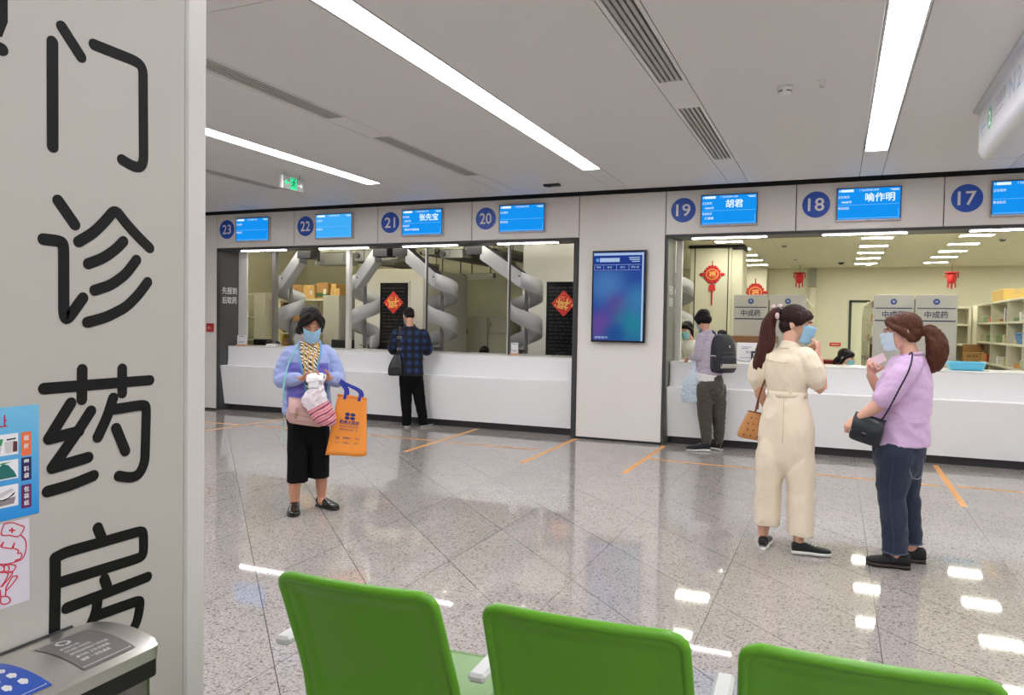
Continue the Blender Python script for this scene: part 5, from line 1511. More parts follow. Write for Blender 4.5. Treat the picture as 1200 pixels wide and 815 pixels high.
# printed plastic bag hanging from the hands
def film_mat():
    m = bpy.data.materials.new('printed_film'); m.use_nodes = True
    nt = m.node_tree; N = nt.nodes; L = nt.links; b = N['Principled BSDF']
    tc = N.new('ShaderNodeTexCoord'); mp = N.new('ShaderNodeMapping'); mp.inputs['Rotation'].default_value = (0, radians(35), 0)
    w = N.new('ShaderNodeTexWave'); w.inputs['Scale'].default_value = 7; w.inputs['Distortion'].default_value = 3; w.bands_direction = 'Z'
    L.new(tc.outputs['Object'], mp.inputs[0]); L.new(mp.outputs[0], w.inputs[0])
    r = N.new('ShaderNodeValToRGB'); L.new(w.outputs['Fac'], r.inputs[0]); r.color_ramp.interpolation = 'CONSTANT'
    e = r.color_ramp.elements; e[0].color = rgb(150, 60, 92); e[1].position = .3; e[1].color = rgb(228, 206, 208)
    x = e.new(.55); x.color = rgb(226, 132, 96); x = e.new(.72); x.color = rgb(206, 120, 140)
    sp = N.new('ShaderNodeSeparateXYZ'); L.new(tc.outputs['Object'], sp.inputs[0])
    a = N.new('ShaderNodeMath'); a.operation = 'MULTIPLY_ADD'; L.new(sp.outputs[0], a.inputs[0]); a.inputs[1].default_value = -.55; L.new(sp.outputs[2], a.inputs[2])
    c = N.new('ShaderNodeMath'); c.operation = 'LESS_THAN'; L.new(a.outputs[0], c.inputs[0]); c.inputs[1].default_value = -.185
    mx = N.new('ShaderNodeMix'); mx.data_type = 'RGBA'; L.new(c.outputs[0], mx.inputs[0]); mx.inputs[6].default_value = rgb(216, 206, 212); L.new(r.outputs[0], mx.inputs[7])
    L.new(mx.outputs[2], b.inputs['Base Color']); b.inputs['Roughness'].default_value = .3
    return m
b_ = held('plastic_bag', W1, 'white plastic bag with pink and orange print below the hands of the woman in blue', 'plastic bag', (.065, -.25, 1.05))
mb = MB()
loft(mb, [(.06, 0, -.34, .05, .012), (.05, 0, -.31, .075, .03), (.02, 0, -.24, .095, .035), (-.03, 0, -.15, .095, .03), (-.02, 0, -.08, .06, .022), (.005, 0, -.01, .02, .014)], n=40)
fuse('film', mb, film_mat(), b_, voxel=.005, smooth=2, wr=folds(.010, 22, 22, 16, 8))
mb = MB()
for s_ in (-1, 1): limb(mb, [(.02, 0, -.03), (.035 + s_ * .012, .0, .02), (.04 + s_ * .004, .01, .04)], [.010, .006, .005], n=8)
fuse('handle', mb, mat('white_film', (222, 216, 220), rough=.35), b_, voxel=.003, smooth=1)
# pink cross-body bag
b_ = held('crossbody_bag', W1, 'dusty pink flap bag at the front of the woman in the blue jacket', 'bag', (-.035, -.16, .705), 0.0)
m_pink = mat('dusty_pink_leather', (196, 158, 152), rough=.45, bump=.15, bscale=160)
def bagshape(w, h, d, r=.06):
    mb = MB(); loft(mb, [(0, 0, 0, w * .36, d * .35), (0, 0, .012, w * .42, d * .45), (0, 0, h * .3, w * .5, d * .5), (0, 0, h * .75, w * .48, d * .45), (0, 0, h, w * .45, d * .28)], ex=3.4); return mb
mb = bagshape(.30, .175, .105); mb.xf(Matrix.Rotation(radians(9), 4, 'Y')); o = fuse('bag_body', mb, m_pink, b_, voxel=.005, smooth=4)
mb = MB(); mb.grid(lambda u, v: ((u - .5) * .30 * (1 - .12 * v), -.060 + .055 * (1 - v) ** 3 - .006 * v, .192 - .115 * v - .012 * sin(pi * u) * v), 16, 8, thick=.006, flip=True); mb.xf(Matrix.Rotation(radians(9), 4, 'Y')); mb.build('flap', m_pink, b_)
mb = MB().box(-.10, -.064, .03, .10, -.050, .075, b=.006); mb.xf(Matrix.Rotation(radians(9), 4, 'Y')); mb.build('front_pocket', m_pink, b_)
m_gold_m = mat('pale_gold_metal', (206, 180, 130), rough=.25, metal=1)
for xx in (-.085, .07):
    mb = MB().box(xx, -.074, .045, xx + .022, -.060, .13, b=.003); mb.xf(Matrix.Rotation(radians(9), 4, 'Y')); o = mb.build('buckle_strap', mat('darker_pink_leather', (170, 128, 122), rough=.45), b_)
    mb = MB().box(xx - .003, -.078, .07, xx + .025, -.072, .085, b=.002); mb.xf(Matrix.Rotation(radians(9), 4, 'Y')); mb.build('buckle', m_gold_m, o)
strap('shoulder_strap', [(-.15, .0, .19), (-.16, .0, .26), (-.135, .06, .42), (-.085, .10, .55), (-.045, .16, .60), (-.02, .24, .63)], .012, .004, mat('teal_strap', (110, 176, 178), rough=.5), b_, up=(0, -1, 0))
strap('shoulder_strap', [(.145, .02, .15), (.17, .10, .26), (.16, .17, .45), (.115, .2, .575), (.05, .27, .625)], .012, .004, mat('teal_strap', (110, 176, 178)), b_, up=(0, -1, 0))
# orange shopping tote hanging from her forearm
b_ = held('tote_bag', W1, 'orange shopping tote with dark blue print hanging from the forearm of the woman in blue', 'bag', (.275, -.10, .46), radians(-6))
m_org = mat('orange_nonwoven', (232, 142, 50), rough=.6, bump=.15, bscale=300, var=.03)
m_bl = mat('navy_blue_print', (30, 34, 110), rough=.6)
Ax = Matrix.Rotation(radians(8), 4, 'Y')
def tote(u, v):      # u round the bag, v up
    a = 2 * pi * u
    w = .155 - .045 * v; d = .012 + .045 * (1 - v) ** 1.5
    c_, s_ = cos(a), sin(a)
    return Ax @ Vector((w * (abs(c_) ** .35) * (1 if c_ > 0 else -1) - .02 * v, d * (abs(s_) ** .5) * (1 if s_ > 0 else -1), .455 * v + .02 * (1 - v) * c_ + .004 * sin(9 * a)*v))
mb = MB(); mb.grid(tote, 64, 14, thick=.003); mb.build('bag_body', m_org, b_)
mb = MB(); vs = [tote(k / 64, 0.0) for k in range(64)]; mb.add(vs, [tuple(range(64))[::-1]]); mb.build('bag_bottom', m_org, b_)
mb = MB(); mb.tube([tote(k / 64, .985) for k in range(65)], .004, n=6); mb.build('hem', mat('orange_seam', (206, 116, 36), rough=.6), b_)
def on_tote(mb0):
    out = []
    for x, y, z in mb0.v:
        v = z / .455
        d = .012 + .045 * (1 - v) ** 1.5
        w = .155 - .045 * v
        out.append(Ax @ Vector((x - .02 * v, -d * (1 - min(1, abs(x) / w) ** 3) ** .35 - .003, z)))
    mb0.v = [tuple(p) for p in out]; return mb0
mb = MB()
for sx in (-1, 1):
    for sz in (-1, 1):
        pts = [(sx * .021 + .019 * cos(2 * pi * k / 16), .300 + sz * .014 + .013 * sin(2 * pi * k / 16)) for k in range(16)]
        mb.add([(a, 0, c) for a, c in pts], [tuple(range(16))])
on_tote(mb).build('emblem', m_bl, b_)
mb = MB(); put_text(mb, '和缘大药房', -.075, .235, .15, .034, bold=.02); put_text(mb, 'www.hydyf.com', -.07, .212, .14, .016); put_text(mb, '健康百姓 相伴一生', -.07, .190, .14, .014)
put_text(mb, '养生药', -.118, .118, .055, .020, bold=.02); put_text(mb, '健康食', -.035, .122, .06, .020, bold=.02); put_text(mb, '保健品', .055, .128, .055, .018, bold=.02)
put_text(mb, '送货上门', -.118, .085, .06, .016); put_text(mb, '免费办卡', -.035, .088, .06, .016); put_text(mb, '会员日', .055, .094, .05, .016)
on_tote(mb).build('lettering', m_bl, b_)
m_hand = mat('blue_webbing', (40, 52, 160), rough=.6)
for yy, x0, x1 in ((-.016, -.075, .035), (.016, -.06, .05)):
    strap('handle', [Ax @ Vector((x0, yy, .425)), Ax @ Vector((x0 - .005, yy, .50)), (x0 * .4 - .035, yy * .5 + .02, .575), (-.085, .035, .615), (-.03, yy * .5 + .02, .56), Ax @ Vector((x1 - .01, yy, .50)), Ax @ Vector((x1, yy, .425))], .022, .003, m_hand, b_, up=(0, -1, 0))
# ------------------------------------------------------------------ man in the plaid shirt, seen from behind at the counter
def plaid_mat():
    m = bpy.data.materials.new('blue_black_plaid'); m.use_nodes = True
    nt = m.node_tree; N = nt.nodes; L = nt.links; b = N['Principled BSDF']
    tc = N.new('ShaderNodeTexCoord'); sp = N.new('ShaderNodeSeparateXYZ'); L.new(tc.outputs['Object'], sp.inputs[0])
    def band(out, sc, thr):
        a = N.new('ShaderNodeMath'); a.operation = 'MULTIPLY'; L.new(out, a.inputs[0]); a.inputs[1].default_value = sc
        f = N.new('ShaderNodeMath'); f.operation = 'FRACT'; L.new(a.outputs[0], f.inputs[0])
        g = N.new('ShaderNodeMath'); g.operation = 'GREATER_THAN'; L.new(f.outputs[0], g.inputs[0]); g.inputs[1].default_value = thr
        return g.outputs[0]
    h = band(sp.outputs[0], 9.5, .5); v = band(sp.outputs[2], 9.5, .5); h2 = band(sp.outputs[0], 19, .86); v2 = band(sp.outputs[2], 19, .86)
    ad = N.new('ShaderNodeMath'); ad.operation = 'ADD'; L.new(h, ad.inputs[0]); L.new(v, ad.inputs[1])
    ad2 = N.new('ShaderNodeMath'); ad2.operation = 'ADD'; L.new(h2, ad2.inputs[0]); L.new(v2, ad2.inputs[1])
    s_ = N.new('ShaderNodeMath'); s_.operation = 'MULTIPLY_ADD'; L.new(ad.outputs[0], s_.inputs[0]); s_.inputs[1].default_value = .36
    q = N.new('ShaderNodeMath'); q.operation = 'MULTIPLY'; L.new(ad2.outputs[0], q.inputs[0]); q.inputs[1].default_value = -.12; L.new(q.outputs[0], s_.inputs[2])
    r = N.new('ShaderNodeValToRGB'); L.new(s_.outputs[0], r.inputs[0])
    e = r.color_ramp.elements; e[0].color = rgb(10, 11, 18); e[1].position = .8; e[1].color = rgb(32, 62, 116); x = e.new(.4); x.color = rgb(16, 26, 52)
    L.new(r.outputs[0], b.inputs['Base Color']); b.inputs['Roughness'].default_value = .85
    return m
t = M1 = empty('person', (-5.43, 9.40, 0), radians(29.738), 'man in blue and black plaid shirt with his back turned at window 21', 'person')
m_skin2 = SKIN('skin_tan', (206, 158, 132))
hc = Vector((-.150, .10, 1.575)); R = rot3(radians(180 + 18), radians(22), 0)
mb = MB()
H = head_pieces(mb, hc, R, 1.0, neck=[(-.135, .0, 1.475), (-.125, -.03, 1.36)])
loft(mb, [(-.11, 0, .74, .13, .09), (-.115, 0, .9, .13, .09), (-.12, -.01, 1.1, .16, .11), (-.122, -.02, 1.28, .19, .11), (-.125, -.02, 1.38, .15, .08), (-.13, -.02, 1.43, .06, .05)])
limb(mb, [(-.315, -.01, 1.345), (-.37, .03, 1.10), (-.25, .25, 1.08)], [.05, .04, .028]); limb(mb, [(.065, -.01, 1.345), (.125, .03, 1.10), (.03, .27, 1.08)], [.05, .04, .028])
hand(mb, (-.25, .25, 1.08), (.4, .9, .1), (0, 0, -1), (1, 0, 0)); hand(mb, (.03, .27, 1.08), (-.5, .85, .1), (0, 0, -1), (-1, 0, 0))
limb(mb, [(-.17, 0, .78), (-.17, .0, .45), (-.155, .0, .08), (-.155, .01, .05)], [.09, .06, .04, .036]); limb(mb, [(-.03, 0, .78), (.01, .02, .45), (.075, .06, .08), (.075, .07, .05)], [.09, .06, .04, .036])
fuse('body', mb, m_skin2, t, voxel=.006, smooth=3)
face_details(t, H, R, m=m_mask)
mb = MB(); E2 = lambda p, r: mb.ell(H(p), r, R)
E2((0, .024, .042), (.078, .089, .082)); E2((0, .055, -.005), (.070, .055, .055)); E2((0, -.03, .07), (.066, .06, .045))
for s_ in (-1, 1): E2((s_ * .066, .0, .02), (.014, .04, .05))
m_hair_k = hair_mat('black_hair', (20, 17, 18))
fuse('hair', mb, m_hair_k, t, voxel=.006, smooth=2, wr=folds(.003, 60, 60, 60, 2, False))
mb = MB()
loft(mb, [(-.10, 0, .735, .170, .128), (-.105, 0, .76, .176, .132), (-.11, 0, .92, .172, .128), (-.115, -.01, 1.1, .182, .13), (-.122, -.02, 1.27, .212, .128), (-.125, -.02, 1.365, .165, .098), (-.13, -.02, 1.43, .082, .070)])
limb(mb, [(-.305, -.015, 1.325), (-.352, .0, 1.22), (-.372, .03, 1.095), (-.31, .14, 1.075), (-.265, .22, 1.08)], [.074, .068, .062, .052, .044])
limb(mb, [(.058, -.015, 1.325), (.108, .0, 1.22), (.130, .03, 1.09), (.08, .15, 1.075), (.04, .24, 1.08)], [.074, .068, .062, .052, .044])
m_pl = plaid_mat()
fuse('shirt', mb, m_pl, t, voxel=.007, smooth=3, wr=folds(.006, 9, 9, 14, 6))
mb = MB(); mb.tube([(-.13 + .070 * cos(a), -.012 + .066 * sin(a), 1.432 + .022 * sin(a)) for a in [2 * pi * k / 20 for k in range(21)]], .017, n=8); mb.build('collar', m_pl, t)
mb = MB()
loft(mb, [(-.09, 0, .52, .05, .04), (-.09, 0, .58, .10, .075), (-.10, 0, .64, .140, .105), (-.10, 0, .70, .165, .122), (-.105, 0, .80, .155, .115)])
limb(mb, [(-.175, .0, .70), (-.172, .0, .45), (-.160, .0, .20), (-.157, -.005, .06), (-.157, -.005, -.02)], [.098, .082, .070, .066, .066])
limb(mb, [(-.03, .01, .70), (.01, .02, .45), (.055, .045, .20), (.075, .055, .06), (.075, .055, -.02)], [.098, .082, .070, .066, .066])
fuse('trousers', mb, m_trblk, t, voxel=.007, smooth=3, cut=lambda c: c.z < .032, wr=folds(.006, 13, 13, 8, 9))
m_canvas_k = cloth_mat('black_canvas', (20, 20, 22)); m_sole_w = mat('white_rubber', (214, 212, 208), rough=.5)
shoe(t, (-.155, -.055), (.12, 1), .28, m_canvas_k, m_sole_w, h=.075, w=.048, sole_h=.028)
shoe(t, (.055, .01), (.55, .9), .28, m_canvas_k, m_sole_w, h=.075, w=.048, sole_h=.028)
b_ = held('shoulder_bag', M1, 'black shoulder bag hanging at the left side of the man in plaid', 'bag', (-.318, -.10, .74), radians(8))
mb = MB(); loft(mb, [(0, 0, 0, .085, .05), (0, 0, .02, .105, .065), (.0, 0, .12, .10, .06), (.02, 0, .24, .07, .035), (.03, 0, .30, .04, .015)], ex=3)
m_bagk = mat('black_leather', (20, 20, 22), rough=.4, bump=.15, bscale=120)
fuse('bag_body', mb, m_bagk, b_, voxel=.006, smooth=3)
MB().box(-.075, -.072, .03, .075, -.058, .12, b=.006).build('front_pocket', m_bagk, b_)
strap('shoulder_strap', [(.03, -.0, .28), (.035, -.02, .40), (.045, -.045, .56), (.055, -.01, .665), (.06, .06, .66), (.05, .13, .5)], .038, .004, m_bagk, b_, up=(0, -1, 0))
m_steel = mat('steel', (170, 170, 170))
for z, y in ((.36, -.022), (.52, -.047)):
    mb = MB(); mb.box(.012, y - .008, z, .07, y - .002, z + .006); mb.box(.012, y - .008, z + .024, .07, y - .002, z + .03); mb.box(.012, y - .008, z, .018, y - .002, z + .03); mb.box(.064, y - .008, z, .07, y - .002, z + .03); mb.build('buckle', m_steel, b_)
MB().box(-.10, -.02, -.04, -.03, -.012, .03).build('paper_slip', mat('white_paper', (228, 226, 228)), b_)

# ------------------------------------------------------------------ man with the backpack at window 19, turned to the left
t = M2 = empty('person', (-1.36, 9.35, 0), radians(8.15), 'person in pale lilac jacket and dark olive trousers with a backpack at window 19', 'person')
hc = Vector((-.120, .02, 1.575)); R = rot3(radians(180 + 42), radians(28), 0)
mb = MB()
H = head_pieces(mb, hc, R, 1.0, neck=[(-.085, .0, 1.475), (-.055, .0, 1.37)])
YW = radians(-42)
loft(mb, [(-.02, 0, .78, .12, .085), (-.02, 0, .95, .12, .085), (-.02, 0, 1.1, .15, .10), (-.025, 0, 1.28, .165, .105), (-.035, 0, 1.38, .14, .08), (-.05, 0, 1.43, .06, .05)], YW)
limb(mb, [(-.135, -.06, 1.375), (-.145, -.05, 1.16), (-.245, .16, 1.115)], [.05, .04, .028]); limb(mb, [(.08, .10, 1.36), (.05, .17, 1.12), (-.12, .27, 1.10)], [.05, .04, .028])
hand(mb, (-.245, .16, 1.115), (-.6, .7, -.2), (0, 0, -1), (.6, .6, 0)); hand(mb, (-.12, .27, 1.10), (-.8, .6, -.1), (0, 0, -1), (-.5, -.6, 0))
limb(mb, [(-.06, -.0, .76), (-.07, -.02, .45), (-.035, -.02, .10), (-.035, -.01, .05)], [.09, .06, .04, .036]); limb(mb, [(.04, .03, .76), (.08, .06, .45), (.10, .08, .10), (.10, .09, .05)], [.09, .06, .04, .036])
fuse('body', mb, m_skin2, t, voxel=.006, smooth=3)
face_details(t, H, R)
mb = MB(); E2 = lambda p, r: mb.ell(H(p), r, R)
E2((0, .020, .040), (.082, .096, .082)); E2((0, .05, -.01), (.078, .065, .07)); E2((0, -.05, .05), (.066, .05, .05))
for s_ in (-1, 1): E2((s_ * .07, .0, .0), (.018, .045, .06))
fuse('hair', mb, m_hair_k, t, voxel=.006, smooth=2, wr=folds(.004, 40, 40, 40, 12))
mb = MB(); loft(mb, [(-.112, .055, 1.61, .080, .085), (-.112, .06, 1.65, .078, .082), (-.112, .065, 1.69, .064, .068), (-.112, .066, 1.712, .035, .04)]); fuse('beanie', mb, cloth_mat('black_knit', (22, 21, 24), bump=.3), t, voxel=.006, smooth=3)
m_lil = cloth_mat('lilac_grey_cotton', (178, 168, 182))
mb = MB()
loft(mb, [(-.03, 0, .925, .160, .12), (-.03, 0, .96, .166, .126), (-.03, 0, 1.1, .168, .126), (-.03, 0, 1.28, .182, .126), (-.04, 0, 1.375, .150, .096), (-.055, 0, 1.435, .082, .068)], YW)
limb(mb, [(-.122, -.06, 1.355), (-.140, -.065, 1.25), (-.150, -.045, 1.15), (-.195, .05, 1.125), (-.232, .13, 1.118)], [.074, .070, .066, .056, .048])
limb(mb, [(.075, .10, 1.345), (.075, .15, 1.24), (.05, .18, 1.12), (-.04, .23, 1.10), (-.10, .26, 1.10)], [.072, .068, .064, .054, .046])
limb(mb, [(-.10, -.06, 1.42), (-.03, -.06, 1.43), (.02, .0, 1.42)], [.03, .035, .03])
fuse('jacket', mb, m_lil, t, voxel=.006, smooth=3, wr=folds(.007, 8, 8, 18, 15))
mb = MB(); loft(mb, [(-.045, 0, .845, .150, .115), (-.045, 0, .87, .155, .118), (-.04, 0, .95, .152, .116)], YW); fuse('shirt_hem', mb, cloth_mat('white_shirt', (222, 220, 218)), t, voxel=.007, smooth=2, wr=folds(.006, 12, 12, 12, 4))
m_olive = cloth_mat('dark_olive_cotton', (70, 64, 56))
mb = MB()
loft(mb, [(0, .01, .58, .05, .04), (0, .01, .64, .11, .085), (-.01, .01, .70, .150, .12), (-.012, .01, .78, .168, .132), (-.02, .01, .88, .155, .12), (-.02, .01, .925, .148, .115)], YW)
limb(mb, [(-.075, -.03, .74), (-.072, -.03, .48), (-.050, -.03, .24), (-.038, -.02, .13), (-.036, -.015, .10)], [.110, .085, .066, .056, .048])
limb(mb, [(.065, .055, .74), (.090, .06, .48), (.100, .075, .24), (.102, .085, .13), (.102, .09, .10)], [.110, .085, .066, .056, .048])
fuse('trousers', mb, m_olive, t, voxel=.007, smooth=3, wr=folds(.010, 10, 10, 15, 20))
shoe(t, (.005, -.05), (-1, -.04), .285, cloth_mat('black_mesh', (22, 22, 24)), m_sole_w, h=.105, w=.05, sole_h=.034, lace=m_loop)
shoe(t, (.135, .055), (-.8, .6), .285, cloth_mat('black_mesh', (22, 22, 24)), m_sole_w, h=.105, w=.05, sole_h=.034)
b_ = held('backpack', M2, 'black backpack with silver reflective patch on the back of the person in lilac', 'backpack', (.125, -.10, .955), radians(40))
m_bp = cloth_mat('black_navy_nylon', (24, 25, 36), rough=.6)
mb = MB(); loft(mb, [(0, 0, 0, .10, .07), (0, 0, .02, .145, .095), (0, 0, .14, .155, .105), (0, .005, .32, .150, .092), (0, .012, .42, .120, .065), (0, .02, .455, .07, .035)], ex=3)
fuse('bag_body', mb, m_bp, b_, voxel=.006, smooth=4)
mb = MB(); loft(mb, [(0, -.07, .03, .10, .035), (0, -.075, .05, .125, .045), (0, -.075, .17, .122, .045), (0, -.06, .21, .10, .03)], ex=3.2); o = fuse('front_pocket', mb, m_bp, b_, voxel=.006, smooth=4)
m_refl = mat('silver_reflective', (176, 172, 164), rough=.35)
MB().grid(lambda u, v: ((u - .5) * .24, -.079 - .045 * max(0, 1 - min(1, abs(u - .5) * .24 / .125) ** 3.2) ** .3125, .058 + .052 * v), 12, 3, thick=.004).build('reflective_patch', m_refl, b_)
MB().tube([(-.11, -.095, .235), (-.04, -.108, .243), (.05, -.106, .243), (.11, -.094, .235)], .004, n=6).build('zip', mat('dark_zip', (60, 60, 66), rough=.4), b_)
MB().tube([(0, -.108, .30), (0, -.112, .325)], .006, n=6).build('zip_pull', m_sole_w, b_)
MB().tube([(-.06, .03, .44), (-.05, .02, .485), (.0, .02, .50), (.05, .02, .485), (.06, .03, .44)], .010, n=8).build('grab_handle', m_bp, b_)
for s_ in (-1, 1):
    strap('shoulder_strap', [(s_ * .075, .055, .42), (s_ * .085, .10, .475), (s_ * .10, .20, .47), (s_ * .125, .265, .36), (s_ * .15, .235, .18), (s_ * .145, .10, .06)], .052, .010, m_bp, b_, up=(s_, 0, 0))
MB().ell((-.152, -.02, .14), (.018, .05, .07)).build('side_pocket', m_bp, b_)
MB().tube([(-.160, -.06, .20), (-.170, -.02, .205), (-.160, .03, .20)], .005, n=6).build('pocket_trim', m_sole_w, b_)
b_ = held('plastic_bag', M2, 'translucent pale blue plastic bag hanging beside the person with the backpack', 'plastic bag', (-.23, -.02, .58))
m_film = mat('pale_blue_film', (206, 220, 232), rough=.25, alpha=.62, var=.12, vscale=14)
mb = MB(); loft(mb, [(0, 0, 0, .07, .04), (0, 0, .03, .115, .06), (.0, 0, .16, .11, .06), (.01, 0, .27, .10, .045), (.02, 0, .36, .05, .02), (.02, .03, .50, .018, .014)], n=36)
fuse('film', mb, m_film, b_, voxel=.006, smooth=2, wr=folds(.012, 22, 22, 22, 31))
MB().box(-.07, -.03, .03, .02, .03, .13, b=.005).build('medicine_box', mat('blue_box', (120, 160, 206), rough=.5), b_)
MB().box(-.06, -.025, .18, .05, .025, .24, b=.005).build('medicine_box', mat('teal_box', (150, 190, 186), rough=.5), b_)
MB().tube([(.02, .03, .49), (.015, .08, .53), (-.01, .14, .535)], [.012, .008, .006], n=8).build('handle', m_film, b_)
# ------------------------------------------------------------------ woman in the cream jumpsuit, seen from behind, looking to the right
t = W3 = empty('person', (-.29, 5.41, 0), radians(3.083), 'woman in cream jumpsuit with long brown ponytail raising a hand to her mask', 'person')
hc = Vector((.050, .02, 1.530)); R = rot3(radians(80), radians(6), 0)
YW = radians(-24)
m_skin3 = SKIN('skin_fair', (216, 166, 142))
mb = MB()
H = head_pieces(mb, hc, R, 1.0, neck=[(.012, .0, 1.43), (.008, .0, 1.33)], jaw=.95)
loft(mb, [(0, 0, .78, .15, .105), (0, 0, .9, .14, .10), (0, 0, 1.05, .115, .085), (.002, 0, 1.2, .145, .10), (.005, 0, 1.3, .14, .08), (.007, 0, 1.35, .06, .05)], YW)
LA = [(-.145, .03, 1.29), (-.178, .06, 1.06), (-.12, .22, .92)]
RA = [(.118, -.05, 1.30), (.205, -.02, 1.105), (.188, -.01, 1.300)]
limb(mb, [LA[0], (-.166, .04, 1.18), LA[1], (-.15, .14, .99), LA[2]], [.046, .042, .037, .032, .024]); limb(mb, [RA[0], (.165, -.04, 1.20), RA[1], (.204, -.012, 1.19), RA[2]], [.046, .044, .040, .036, .025])
hand(mb, RA[2], (-.02, .1, 1), (-1, .35, .1), (-.2, -1, .2), fingers=[(.35, .35, .2), (1.0, 1.0, .6), (1.15, 1.1, .7), (1.2, 1.1, .7)], tcurl=.4)
hand(mb, LA[2], (.3, .6, -.8), (.9, .2, .3), (.2, .8, .5))
limb(mb, [(-.085, 0, .80), (-.10, .0, .45), (-.125, .015, .20), (-.128, .02, .10), (-.128, .02, .05)], [.085, .055, .043, .034, .034])
limb(mb, [(.075, -.01, .80), (.09, -.02, .45), (.098, -.04, .20), (.097, -.045, .10), (.098, -.045, .05)], [.085, .055, .043, .034, .034])
limb(mb, [(-.128, .01, .032), (-.122, .10, .024)], [.026, .014]); limb(mb, [(.10, -.05, .032), (.19, -.03, .024)], [.026, .014])
fuse('body', mb, m_skin3, t, voxel=.0045, smooth=3)
face_details(t, H, R)
m_hair_br = hair_mat('dark_brown_hair', (42, 25, 23)); m_hair_tail = hair_mat('chestnut_hair', (66, 34, 28))
mb = MB(); E2 = lambda p, r: mb.ell(H(p), r, R)
E2((0, .024, .040), (.082, .097, .088)); E2((0, .055, -.02), (.072, .06, .06)); E2((0, -.036, .055), (.069, .055, .045))
for s_ in (-1, 1):
    limb(mb, [H((s_ * .045, -.078, .055)), H((s_ * .066, -.058, .03)), H((s_ * .072, -.038, -.005))], [.016, .014, .007], n=8)
    E2((s_ * .066, .0, .03), (.02, .05, .05))
fuse('hair', mb, m_hair_br, t, voxel=.005, smooth=3, wr=folds(.003, 45, 45, 10, 5))
mb = MB()
a = H((0, .115, .060))
limb(mb, [a, a + Vector((-.045, -.005, -.015)), a + Vector((-.075, -.012, -.09)), a + Vector((-.085, -.018, -.20)), a + Vector((-.105, -.025, -.30)), a + Vector((-.120, -.03, -.375)), a + Vector((-.115, -.03, -.415))], [.026, .034, .046, .052, .058, .050, .020], n=18)
limb(mb, [a + Vector((-.06, -.03, -.06)), a + Vector((-.055, -.05, -.2)), a + Vector((-.09, -.06, -.33))], [.02, .03, .014], n=10)
limb(mb, [a + Vector((-.06, .02, -.06)), a + Vector((-.10, .0, -.2)), a + Vector((-.145, -.01, -.36))], [.02, .03, .012], n=10)
fuse('ponytail', mb, m_hair_tail, t, voxel=.005, smooth=3, wr=folds(.006, 38, 38, 5, 11))
mb = MB(); mb.tube([a + Vector((-.012 + 0 * k, .030 * cos(2 * pi * k / 16), .030 * sin(2 * pi * k / 16))) for k in range(17)], .010, n=8); mb.build('hair_tie', mat('black_elastic', (24, 22, 26), rough=.6), t)
m_bow = mat('pale_pink_satin', (226, 196, 196), rough=.4)
mb = MB(); mb.ell(a + Vector((-.005, -.02, .045)), (.019, .010, .013), None, 14, 10); mb.ell(a + Vector((-.045, -.02, .040)), (.018, .010, .012), None, 14, 10); mb.ell(a + Vector((-.02, -.04, -.022)), (.014, .008, .022), None, 14, 10); mb.build('hair_bow', m_bow, t)
m_cream_c = cloth_mat('cream_cotton_twill', (230, 216, 193))
mb = MB()
loft(mb, [(0, 0, 1.02, .128, .098), (0, 0, 1.06, .124, .095), (0, 0, 1.18, .155, .112), (.004, -.004, 1.28, .162, .102), (.006, 0, 1.335, .110, .078), (.01, 0, 1.375, .066, .062)], YW)
limb(mb, [(-.125, .03, 1.30), (-.170, .04, 1.235), (-.182, .05, 1.16), (-.180, .06, 1.115)], [.074, .078, .074, .056])
limb(mb, [(.105, -.05, 1.305), (.140, -.06, 1.245), (.162, -.055, 1.185), (.172, -.045, 1.155)], [.072, .076, .074, .060])
fuse('jumpsuit_top', mb, m_cream_c, t, voxel=.0055, smooth=3, wr=folds(.0085, 9, 9, 7, 22))
mb = MB(); mb.grid(lambda u, v: (.008 + (.062 - .008 * v + .014 * (1 - v)) * cos(2 * pi * u + YW), (.060 - .006 * v + .014 * (1 - v)) * sin(2 * pi * u + YW), 1.362 + .042 * v * (1 - .3 * cos(2 * pi * (u - .2)))), 40, 5, thick=.004); mb.build('collar', m_cream_c, t)
m_seam = cloth_mat('cream_seam', (208, 192, 166))
strap('yoke_seam', [(-.135, -.075, 1.285), (-.06, -.112, 1.272), (.03, -.112, 1.272), (.115, -.10, 1.285)], .006, .003, m_seam, t, up=(0, -1, 0))
mb = MB(); mb.grid(lambda u, v: (0 + (.134) * cos(2 * pi * u) * cos(YW) - .104 * sin(2 * pi * u) * sin(YW), .134 * cos(2 * pi * u) * sin(YW) + .104 * sin(2 * pi * u) * cos(YW), 1.035 + .042 * v), 48, 2, thick=.006); mb.build('belt', m_cream_c, t)
mb = MB()
loft(mb, [(0, 0, .50, .06, .05), (0, 0, .56, .13, .10), (0, 0, .64, .170, .128), (0, 0, .72, .180, .136), (0, 0, .80, .181, .137), (0, 0, .92, .162, .122), (0, 0, 1.03, .130, .100), (0, 0, 1.06, .126, .097)], YW)
loft(mb, [(-.106, .015, .165, .076, .092), (-.106, .015, .185, .078, .094), (-.104, .012, .40, .085, .10), (-.095, .005, .62, .094, .118), (-.085, 0, .74, .076, .105), (-.07, 0, .84, .055, .08), (-.06, 0, .88, .02, .03)])
loft(mb, [(.108, -.035, .130, .080, .092), (.108, -.035, .15, .082, .094), (.102, -.03, .40, .086, .10), (.090, -.015, .62, .094, .118), (.080, -.01, .74, .076, .105), (.07, -.01, .84, .055, .08), (.06, 0, .88, .02, .03)])
fuse('jumpsuit_trousers', mb, m_cream_c, t, voxel=.006, smooth=3, wr=folds(.009, 8, 8, 6, 2))
